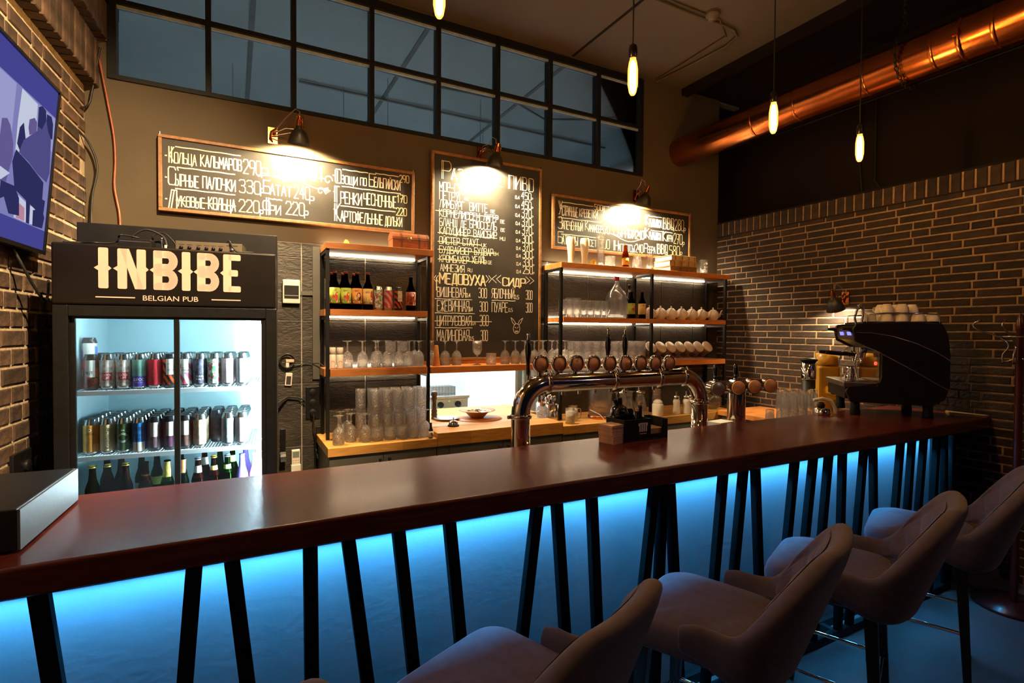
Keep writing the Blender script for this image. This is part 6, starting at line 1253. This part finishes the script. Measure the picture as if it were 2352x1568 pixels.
# grinder and steel canister behind the machine
gr = thing('coffee_grinder', 'yellow coffee grinder standing behind the coffee machine tray', 'coffee grinder', (4.27, 2.57, .9455), -.75)
M_yel = mat('yellow_enamel', (.62, .33, .03), .3, coat=.3, noise=(5, .06))
MB().box(-.10, .10, -.14, .14, 0, .05).build('base', M_yel, gr, bevel=.012); MB().box(-.08, .08, -.02, .12, .05, .46).build('body', M_yel, gr, bevel=.02); MB().lathe([(.0001, .462), (.075, .462), (.085, .48), (.085, .56), (.0001, .565)], 24, (0, .05, 0)).build('burr_housing', M_yel, gr)
MB().add([(-.03, -.02, .30), (.03, -.02, .30), (.05, -.12, .20), (-.05, -.12, .20), (-.03, -.02, .26), (.03, -.02, .26), (.05, -.12, .18), (-.05, -.12, .18)], [(0, 1, 2, 3), (7, 6, 5, 4), (3, 2, 6, 7), (0, 3, 7, 4), (1, 5, 6, 2)]).build('fork', M_yel, gr)
cn = thing('steel_canister', 'shiny steel and glass canister left of the yellow grinder', 'canister', (4.08, 2.62, .9455)); MB().lathe([(.0001, 0), (.07, 0), (.07, .02), (.05, .05), (.05, .35), (.0001, .351)], 28).build('pedestal', M_black, cn); MB().lathe([(.0001, .352), (.052, .352), (.054, .36), (.054, .50), (.0001, .50)], 28).build('body', M_chrome, cn); MB().lathe([(.0001, .501), (.062, .501), (.064, .515), (.04, .525), (.0001, .527)], 28).build('lid', M_black, cn)
pf = thing('knock_bar', 'white curved handle tool with a black knob beside the coffee machine', 'tool', (3.64, 2.235, 1.1005), -.35)
MB().lathe([(.0001, 0), (.05, 0), (.052, .006), (.052, .045), (.0001, .047)], 24, (0, 0, 0)).build('box', M_chrome, pf); MB().tube([(-.06, .01, .10), (.0, .0, .112), (.06, -.01, .095), (.085, -.015, .05), (.09, -.018, .008)], [.010, .012, .012, .011, .010], 10).build('handle', M_white, pf); MB().sphere((-.01, .0, .065), .026, 16, 10).build('knob', M_blackpl, pf)
mp_ = thing('milk_jug', 'small polished steel milk jug on the coffee machine tray', 'jug', (3.915, 2.20, 1.337), .5); MB().lathe([(.0001, 0), (.034, 0), (.036, .006), (.034, .04), (.027, .08), (.030, .095), (.0285, .095), (.0255, .08), (.032, .04), (.033, .01), (.0001, .006)], 24).build('body', M_chrome, mp_); MB().tube([(.03, 0, .085), (.052, 0, .08), (.054, 0, .045), (.034, 0, .025)], .004, 8).build('handle', M_chrome, mp_)
# cups on top of the coffee machine
cupm = MB().lathe([(.0001, .060), (.024, .060), (.026, .056), (.038, .035), (.042, .004), (.042, 0), (.0395, 0), (.0395, .004), (.036, .033), (.024, .053), (.0001, .055)][::-1], 24).build('cup', M_ceramic, mesh_only=True)
hdm = MB().tube([(.036, 0, .042), (.056, 0, .040), (.058, 0, .018), (.040, 0, .012)], .004, 8).build('cup_handle', M_ceramic, mesh_only=True)
CMm = Matrix.Translation((3.76, 2.14, 1.10)) @ Matrix.Rotation(-PI/4, 4, 'Z')
k = 0
for q, (u, v, two) in enumerate(((.15, .07, 0), (.24, .135, 1), (.245, .045, 1), (.335, .05, 1), (.335, .145, 1), (.425, .14, 1), (.43, .047, 0), (.512, .145, 0), (.512, .052, 0))):
    for j in range(1+two):
        p = CMm @ Vector((u, v, .6505+.0605*j)); o = ref(cupm, 'cup', None, p, (0, 0, -PI/4+(.6 if v < .1 else 2.2)))
        tag(o, 'upside-down white cup on the coffee machine, %s along%s' % (ORD[q], ', upper of two' if j else (', lower of two' if two else '')), 'cup', 'cups on the coffee machine'); ref(hdm, 'cup_handle', o)
# ---- on the bar
bb = thing('cash_drawer', 'flat black box with a satin grey end panel on the left end of the bar', 'box', (-.467, 1.97, 1.1003), -.06)
MB().box(-.44, -.006, -.22, .22, .006, .113).build('body', M_blackpl, bb, bevel=.004); MB().box(-.006, .0, -.218, .218, .008, .111).build('end_panel', mat('satin_grey_metal', (.13, .14, .15), .5, .5, noise=(80, .08)), bb); 
for x in (-.40, -.05):
    for y in (-.18, .18): MB().cyl((x, y, 0), (x, y, .007), .012, n=10).build('foot', M_black, bb)
cstm = MB().box(-.047, .047, -.047, .047, 0, .0030).build('coaster', mat('cardboard_coaster', (.78, .50, .34), .8, noise=(30, .15), rnd=.12), mesh_only=True)
for i in range(30):
    tag(ref(cstm, 'coaster', None, (1.722+random.uniform(-.0015, .0015)+(.004 if i < 13 else 0), 2.155+random.uniform(-.0015, .0015), 1.1002+.00315*i), (0, 0, .18+random.uniform(-.015, .015)+(.05 if i < 13 else 0))), 'square cardboard coaster in the thick pile left of the black caddy', 'coaster', 'coasters piled on the bar')
cd = thing('bar_caddy', 'black plastic bar caddy with a white emblem, holding napkins and bottles', 'caddy', (1.90, 2.185, 1.1003), .0)
MB().box(-.13, .17, -.075, .075, 0, .006).box(-.13, .05, -.075, -.070, .006, .115).box(-.13, -.125, -.07, .075, .006, .115).box(.045, .05, -.07, .075, .006, .115).box(-.125, .045, .07, .075, .006, .115).build('tub', M_blackpl, cd, bevel=.002)
MB().prism([(.05, .006), (.17, .006), (.17, .105), (.135, .105), (.125, .03), (.05, .03)], lambda u, v, d: (u, d, v), -.073, -.069).prism([(.05, .006), (.17, .006), (.17, .105), (.135, .105), (.125, .03), (.05, .03)], lambda u, v, d: (u, d, v), .070, .074).box(.166, .17, -.07, .07, .006, .105).build('napkin_holder', M_blackpl, cd)
MB().prism([(-.02, .115), (.045, .115), (.045, .14), (.03, .15), (-.005, .15), (-.02, .14)], lambda u, v, d: (u, d, v), .060, .064).build('handle_plate', M_blackpl, cd)
mb = MB()
for x in (-.030, -.016, -.002, .012): mb.box(x, x+.009, -.0762, -.0752, .048, .085 if x in (-.030, .012) else .09)
mb.box(-.030, .021, -.0762, -.0752, .085, .094).box(-.036, -.030, -.0762, -.0752, .078, .092).box(.021, .027, -.0762, -.0752, .078, .092).box(-.026, .018, -.0762, -.0752, .036, .039)
mb.build('emblem', MATS['ink_white'], cd)
npm = MB().box(-.048, .048, -.058, .058, 0, .0028).build('napkin', mat('kraft_napkin', (.62, .42, .22), .8, noise=(30, .1)), mesh_only=True)
for i in range(16): tag(ref(npm, 'paper_napkin', None, (1.90+.108, 2.185, 1.1068+.0030*i), (0, 0, 0)), 'brown paper napkin in the open end of the black caddy', 'napkin', 'napkins in the caddy')
rb = thing('round_bottle', 'round glossy black bottle with two short necks leaning out of the caddy', 'bottle', (1.865, 2.205, 1.1068), .0)
MB().lathe([(.0001, 0), (.035, 0), (.035, .05), (.0001, .05)], 16, (-.05, 0, 0)).sphere((-.05, 0, .132), .048, 22, 14).build('body', MATS['gloss_black_handle'], rb); MB().cyl((-.065, 0, .165), (-.085, 0, .205), .013).cyl((-.045, 0, .168), (-.050, 0, .212), .013).build('neck', M_blackpl, rb)
for i, (x, y, h) in enumerate(((1.892, 2.155, .155), (1.920, 2.165, .185))):
    root = thing('sauce_bottle', 'slim dark bottle with a wooden stopper in the caddy, %s one' % ('shorter' if i == 0 else 'taller'), 'bottle', (x, y, 1.1068), 0, 'slim bottles in the caddy'); MB().lathe([(.0001, 0), (.012, 0), (.013, .004), (.013, h-.02), (.010, h-.012), (.0001, h-.012)], 14).build('body', MATS['black_bottle'], root); MB().cyl((0, 0, h-.0118), (0, 0, h+.004), .010, n=14).build('stopper', mat('pale_cork', (.72, .42, .25), .7, noise=(40, .2)), root)
wd = thing('wood_board', 'thin pale wooden board lying on the bar by the brick wall', 'board', (4.50, 1.95, 1.1003), 0)
MB().add([(-.09, -.17, 0), (.09, -.04, 0), (.09, -.29, 0), (.06, -.29, 0), (-.09, -.17, .012), (.09, -.04, .012), (.09, -.29, .012), (.06, -.29, .012)], [(3, 2, 1, 0), (4, 5, 6, 7), (0, 1, 5, 4), (1, 2, 6, 5), (2, 3, 7, 6), (3, 0, 4, 7)][::1]).build('board', wood('pale_board', (.26, .14, .055), (.38, .22, .09), .5, (2, 12, 12)), wd)

# ---- wall gear between the fridge and the left rack
br = thing('breaker_box', 'white breaker box with a dark window on the tiles beside the fridge', 'breaker box', (.355, 3.984, 1.935))
MB().box(-.056, .056, -.045, 0, -.082, .082).build('case', M_white, br, bevel=.006); MB().box(-.047, .047, -.050, -.0452, -.048, .042).build('window', mat('dark_window', (.03, .03, .028), .1, noise=(3, .2)), br, bevel=.003); MB().box(-.044, .044, -.0512, -.0502, -.030, -.026).build('switch_row', mat('grey_switch', (.3, .3, .28), .4, noise=(10, .1)), br)
M_ctrunk = mat('grey_trunking', (.085, .080, .068), .5, noise=(6, .1))
tk = thing('cable_trunking', 'grey cable trunking running down the tiles left of the rack', 'trunking', (.520, 3.984, 1.79)); MB().box(-.024, .024, -.022, 0, -.47, .47).build('channel', M_ctrunk, tk); MB().box(-.126, -.024, -.018, 0, .125, .152).build('branch', M_ctrunk, tk)
pg = thing('power_plug', 'coiled black lead with a multi-plug hanging on the tiles', 'plug', (.328, 3.983, 1.455))
mb = MB()
for q in range(3): mb.tube([((.040+.004*q)*math.cos(t), -.018-.008*q, (.040+.004*q)*math.sin(t)) for t in [2*PI*k/16 for k in range(17)]], .004, 6)
mb.build('coil', M_cable, pg); MB().box(-.01, .045, -.035, -.005, -.012, .010).build('plug_body', mat('cream_plug', (.55, .40, .30), .4, noise=(10, .1)), pg, bevel=.004); MB().box(-.01, .012, -.03, -.006, -.055, -.012).build('adapter', M_white, pg, bevel=.003)
MB().tube([(.02, -.02, -.035), (.09, -.01, -.03), (.15, -.02, -.02), (.21, -.06, -.02), (.23, -.1, -.04)], .004, 6).build('lead', M_cable, pg)
th = thing('thermometer', 'small white framed fridge thermometer hanging on the tiles', 'thermometer', (.338, 3.983, 1.325), 0); MB().box(-.022, .022, -.014, 0, -.045, .045).build('case', M_white, th, bevel=.003); MB().box(-.015, .015, -.0155, -.0142, -.036, .022).build('screen', mat('dark_lcd', (.06, .05, .05), .2, noise=(4, .2)), th); th.rotation_euler = (0, .08, 0)
so = thing('socket_panel', 'black triple wall socket with a plugged-in lead below the trunking', 'socket', (.497, 3.984, 1.152)); MB().box(-.047, .047, -.012, 0, -.115, .115).build('frame', M_blackpl, so, bevel=.003)
for z in (-.072, 0, .072): MB().lathe([(.0001, -.0135), (.024, -.0135), (.026, -.0122), (.026, -.012)][::-1], 18, (0, 0, z), axis='y').build('socket_cup', M_black, so)
MB().cyl((0, -.014, -.075), (0, -.05, -.075), .018, n=14).build('plug', M_blackpl, so); MB().tube([(0, -.05, -.075), (.0, -.06, -.14), (.012, -.03, -.25), (.014, -.02, -.42), (.012, -.02, -.55)], .004, 6).build('lead', M_cable, so)
tag(MB().tube([(.22, 3.6, 1.05), (.26, 3.9, 1.17), (.33, 3.965, 1.205), (.40, 3.965, 1.195), (.444, 3.972, 1.17)], .006, 6).build('fridge_lead', M_cable), 'black fridge lead curving over the tiles to the triple socket', 'cable')
tag(MB().tube([(.22, 3.6, 1.03), (.26, 3.9, 1.15), (.33, 3.972, 1.190), (.40, 3.972, 1.18), (.444, 3.972, 1.14)], .005, 6).build('fridge_lead', M_cable), 'second thinner black lead just below the fridge lead', 'cable')
for i, (x, lab) in enumerate(((.300, 'black curved wall bracket beside the fridge'), (.535, 'black curved wall bracket at the foot of the rack'))):
    b = thing('wall_bracket', lab, 'bracket', (x, 3.984, .88)); MB().box(-.018, .018, -.012, 0, -.06, .10).build('plate', M_blackpl, b, bevel=.003); MB().prism([(-.0, -.06), (-.012, -.06), (-.03, -.10), (-.07, -.115), (-.07, -.105), (-.036, -.09)], lambda u, v, d: (d, u, v), -.018, .018).build('hook', M_blackpl, b)
    MB().box(-.018, .018, -.072, -.068, -.116, -.100).build('hook_lip', M_steel, b)
rm = thing('remote_control', 'white air conditioner remote in a wall holder beside the fridge', 'remote', (.383, 3.984, .745)); MB().box(-.028, .028, -.026, -.004, -.07, .085).build('body', M_white, rm, bevel=.006); MB().box(-.021, .021, -.0272, -.0262, .030, .072).build('screen', mat('lcd_green_grey', (.20, .24, .20), .25, noise=(3, .05)), rm)
for x, z in ((-.015, .012), (0, .012), (.015, .012), (-.015, -.004), (0, -.004), (.015, -.004)): MB().box(x-.004, x+.004, -.0275, -.0262, z-.003, z+.003).build('button', mat('peach_button', (.75, .42, .22), .5, noise=(10, .1)), rm)
MB().box(-.032, .032, -.030, 0, -.12, -.02).build('holder', M_white, rm, bevel=.004)

# ---- devices and leads on the fridge sign
def FP(s, d, z): return F(s, d, z)
am = thing('audio_mixer', 'grey audio mixer with a row of black knobs on top of the fridge sign', 'mixer', FP(.281, .16, 2.0475), -A-.06)
MB().box(-.145, .145, -.075, .085, .008, .052).build('case', mat('grey_device_metal', (.14, .115, .085), .45, .3, noise=(8, .1)), am, bevel=.002)
for x in (-.12, -.085, -.047, -.012, .018, .05): MB().lathe([(.0001, -.088), (.006, -.088), (.008, -.084), (.008, -.0755)][::-1], 12, (x, 0, .020), axis='y').build('knob', M_blackpl, am)
MB().lathe([(.0001, -.080), (.010, -.080), (.011, -.0755)][::-1], 14, (.10, 0, .020), axis='y').build('jack', M_steel, am); mb = MB()
for x in (-.12, -.085, -.047, -.012, .018, .05): mb.box(x-.012, x+.012, -.0757, -.0751, .034, .036)
mb.box(.075, .125, -.0757, -.0751, .038, .042); mb.build('scale_marks', MATS['ink_black'], am)
for x in (-.13, .13): MB().cyl((x, -.05, 0), (x, -.05, .009), .007, n=8).cyl((x, .06, 0), (x, .06, .009), .007, n=8).build('foot', M_black, am)
bx_ = thing('network_box', 'flat black device box among the leads on the fridge sign', 'box', FP(.589, .12, 2.0475), -A); MB().box(-.065, .065, -.05, .05, 0, .045).build('case', M_blackpl, bx_, bevel=.003); MB().box(-.06, .06, -.0505, -.0502, .03, .034).build('slot', M_steel, bx_)
ad = thing('adapter_plug', 'small adapter with a steel jack and red light beside the audio mixer', 'adapter', FP(.47, .12, 2.0475), -A); MB().box(-.035, .03, -.02, .02, 0, .014).build('case', M_blackpl, ad, bevel=.003); MB().cyl((-.02, 0, .014), (-.021, 0, .055), .004).sphere((-.021, 0, .06), .006).build('jack', M_steel, ad); MB().cyl((-.005, 0, .014), (-.005, 0, .030), .006).build('plug', M_white, ad); MB().box(.012, .022, -.0215, -.0202, .004, .010).build('red_light', emissive('red_indicator', (1, .04, .02), 3), ad)
def lead_(label, pts, r_=.005): return tag(MB().tube(pts, r_, 8).build('audio_lead', M_cable), label, 'cable')
def curve(pts, n=6):
    out = []
    P = [Vector(p) for p in pts]; P = [P[0]*2-P[1]]+P+[P[-1]*2-P[-2]]
    for i in range(1, len(P)-2):
        for k in range(n):
            t = k/n; a, b, c, d = P[i-1], P[i], P[i+1], P[i+2]
            out.append(.5*((2*b)+(c-a)*t+(2*a-5*b+4*c-d)*t*t+(3*b-a-3*c+d)*t**3))
    out.append(P[-2]); return out
lead_('thick black lead arching over the flat device box', curve([FP(.66, .20, 2.06), FP(.63, .18, 2.11), FP(.57, .18, 2.155), FP(.50, .18, 2.13), FP(.475, .15, 2.075)]))
lead_('second black lead looping from the device box toward the mixer', curve([FP(.54, .22, 2.05), FP(.545, .22, 2.13), FP(.50, .22, 2.15), FP(.45, .2, 2.10), FP(.435, .17, 2.06)]), .004)
lead_('black lead coiled at the left end of the fridge sign', curve([FP(.85, .05, 2.056), FP(.80, .10, 2.064), FP(.74, .06, 2.062), FP(.70, .10, 2.068), FP(.67, .14, 2.085), FP(.655, .10, 2.108), FP(.63, .12, 2.112), FP(.60, .20, 2.115)]), .004)
lead_('lead lying over the right end of the audio mixer', curve([FP(.22, .20, 2.112), FP(.20, .09, 2.112), FP(.18, .055, 2.075), FP(.16, .045, 2.056), FP(.12, .05, 2.056), FP(.09, .06, 2.058), FP(.14, .045, 2.056)]), .004)
tag(MB().tube(curve([(-.73, 3.99, 3.42), (-.70, 3.975, 3.25), (-.664, 3.975, 3.02), (-.638, 3.975, 2.84), (-.632, 3.975, 2.69), (-.637, 3.975, 2.53), (-.614, 3.975, 2.37), (-.61, 3.93, 2.27), (-.605, 3.60, 2.20)]), .006, 8).build('wall_lead', mat('red_brown_lead', (.30, .075, .03), .4, noise=(30, .2))), 'red-brown lead hanging down the dark wall left of the wide menu', 'cable')
tag(MB().tube(curve([(-.70, 3.97, 3.35), (-.735, 3.96, 3.10), (-.765, 3.95, 2.98), (-.845, 3.80, 2.90), (-.80, 3.9, 2.83), (-.75, 3.95, 2.76), (-.715, 3.95, 2.63), (-.74, 3.95, 2.46), (-.745, 3.94, 2.30), (-.73, 3.85, 2.20)]), .006, 8).build('wall_lead', M_cable), 'black lead looping down the edge of the left brick wall', 'cable')
tag(MB().tube(curve([(-.83, 2.98, 2.01), (-.80, 3.0, 1.93), (-.78, 3.04, 1.86), (-.76, 3.10, 1.80), (-.77, 3.2, 1.82), (-.79, 3.3, 1.9)]), .006, 8).build('television_lead', M_cable), 'black lead hanging in a loop below the television', 'cable')
tag(MB().tube(curve([(-.79, 3.42, 1.85), (-.80, 3.40, 1.6), (-.812, 3.38, 1.4), (-.818, 3.35, 1.2), (-.822, 3.3, 1.10)]), .0035, 6).build('television_lead', M_cable), 'thin black lead trailing down the bricks beside the fridge', 'cable')
wr_ = thing('control_panel', 'black wall panel with round knobs low on the left bricks', 'wall panel', (-.852, 3.12, 1.07), -PI/2-A); MB().box(-.30, .12, .0, .02, -.12, .05).build('plate', M_blackpl, wr_, bevel=.003)
for x in (-.2, -.1, 0): MB().lathe([(.0001, .034), (.025, .034), (.028, .03), (.028, .02)][::-1], 18, (x, 0, -.02), axis='y').build('knob', M_black, wr_)

# ---- right wall socket, coat stand
os_ = thing('wall_socket', 'black double wall socket low on the brick wall', 'socket', (4.594, 1.735, .675), -PI/2); MB().box(-.055, .055, -.012, .0, -.05, .05).build('frame', M_blackpl, os_, bevel=.003)
for x in (-.026, .026): MB().lathe([(.0001, -.014), (.020, -.014), (.022, -.0122)][::-1], 16, (x, 0, 0), axis='y').build('socket_cup', M_black, os_)
cs = thing('coat_stand', 'dark red wooden coat stand with curled steel hooks at the right edge', 'coat stand', (4.22, 1.385, 0)); M_mah = mat('dark_red_lacquered_wood', (.060, .008, .006), .3, coat=.3, noise=(6, .2))
MB().lathe([(.0001, 0), (.018, 0), (.020, .05), (.020, .70), (.024, .72), (.020, .74), (.020, 1.70), (.026, 1.72), (.020, 1.74), (.014, 1.78), (.0001, 1.80)], 18).build('pole', M_mah, cs)
MB().lathe([(.0001, 0), (.20, 0), (.20, .02), (.0205, .035)], 28).build('base', M_mah, cs)
hk = MB().tube(curve([(.018, 0, 1.52), (.07, 0, 1.50), (.075, 0, 1.545), (.05, 0, 1.60), (.10, 0, 1.655), (.20, 0, 1.70), (.215, 0, 1.735), (.19, 0, 1.75)], 5), .0055, 8).build('hook', M_steel, mesh_only=True)
hs = MB().sphere((.185, 0, 1.752), .010, 12, 8).sphere((.075, 0, 1.497), .010, 12, 8).build('hook_knob', M_mah, mesh_only=True)
for a in (1.9, 3.1, 4.4, 5.9):
    h = ref(hk, 'hook', cs, (0, 0, 0), (0, 0, a)); ref(hs, 'hook_knob', h)
MB().tube([(.11*math.cos(t), .11*math.sin(t), 1.655) for t in [2*PI*k/28 for k in range(29)]], .005, 8).build('ring', M_steel, cs)

# ---- kitchen seen through the hatch and the window band
for i, (x, y) in enumerate(((1.85, 5.2), (3.2, 5.9), (.5, 5.6))):
    k_ = thing('kitchen_lamp', 'long white kitchen lamp hanging over the counters, %s from the hatch' % ORD[i], 'lamp', (x, y, 2.35)); MB().box(-.62, .62, -.09, .09, .02, .06).build('housing', M_white, k_); MB().box(-.60, .60, -.07, .07, .0, .019).build('tube_panel', emissive('kitchen_tube_glow', (.82, .96, 1.0), L_KITCHEN), k_)
    for q in (-.5, .5): MB().cyl((q, 0, .06), (q, 0, 1.8), .004, n=6).build('hanger', M_steel, k_)
kb = thing('kitchen_counter', 'white kitchen counter beyond the serving hatch', 'counter', (0, 0, 0)); MB().box(-.5, 2.46, 4.70, 5.40, .86, .90).build('top', M_kitchen, kb); MB().box(-.48, 2.45, 4.72, 5.38, 0, .86).build('carcass', M_kitchen, kb)
fy = thing('deep_fryer', 'steel deep fryer with two round dials in the kitchen', 'fryer', (1.86, 4.98, .9003)); M_fs = mat('pale_steel', (.55, .60, .62), .3, .6, noise=(20, .08))
MB().box(-.20, .19, -.18, .18, .0, .11).build('body', M_fs, fy, bevel=.006); MB().box(-.21, .20, -.19, .19, .1105, .135).build('rim', M_fs, fy)
for x in (-.10, .08): MB().lathe([(.0001, -.205), (.026, -.205), (.029, -.20), (.029, -.181)][::-1], 20, (x, 0, .055), axis='y').build('dial', M_blackpl, fy)
MB().lathe([(.0001, -.184), (.004, -.184), (.004, -.181)][::-1], 8, (-.01, 0, .085), axis='y').build('green_light', emissive('green_indicator', (.1, 1, .3), 2), fy)
mb = MB()
for k in range(9): mb.box(-.18+.032*k, -.177+.032*k, -.12, .1, .136, .22)
for z in (.16, .19, .22): mb.box(-.18, .08, -.12, -.117, z, z+.003)
mb.build('basket', M_steel, fy)
hb = thing('hand_blender', 'grey hand blender hanging on the kitchen partition', 'blender', (2.56, 4.58, 1.25)); MB().cyl((0, 0, -.14), (0, 0, .02), .030, n=16).cyl((0, 0, .02), (0, 0, .08), .022, n=16).build('body', M_fs, hb); MB().tube([(.03, 0, -.03), (.06, 0, -.05), (.055, 0, -.10)], .004, 6).build('cord', M_cable, hb)
struct('wall_kitchen_side', MB().box(2.50, 3.1, 4.62, 4.66, 0, 2.2), mat('pale_blue_tiles', (.50, .62, .66), .3, noise=(6, .05)))
po = thing('poster', 'yellow poster with a dark round picture on the kitchen wall', 'poster', (2.74, 4.618, 1.19)); MB().box(-.055, .055, -.002, 0, -.065, .065).build('sheet', mat('yellow_paper', (.75, .72, .05), .6, noise=(10, .1)), po)
MB().add([(.03*math.cos(t), -.0026, -.01+.034*math.sin(t)) for t in [2*PI*k/18 for k in range(18)]], [tuple(range(18))]).build('picture', MATS['ink_black'], po); MB().box(.056, .085, -.002, 0, -.055, .06).build('red_slip', mat('red_paper', (.7, .1, .08), .6, noise=(10, .1)), po)
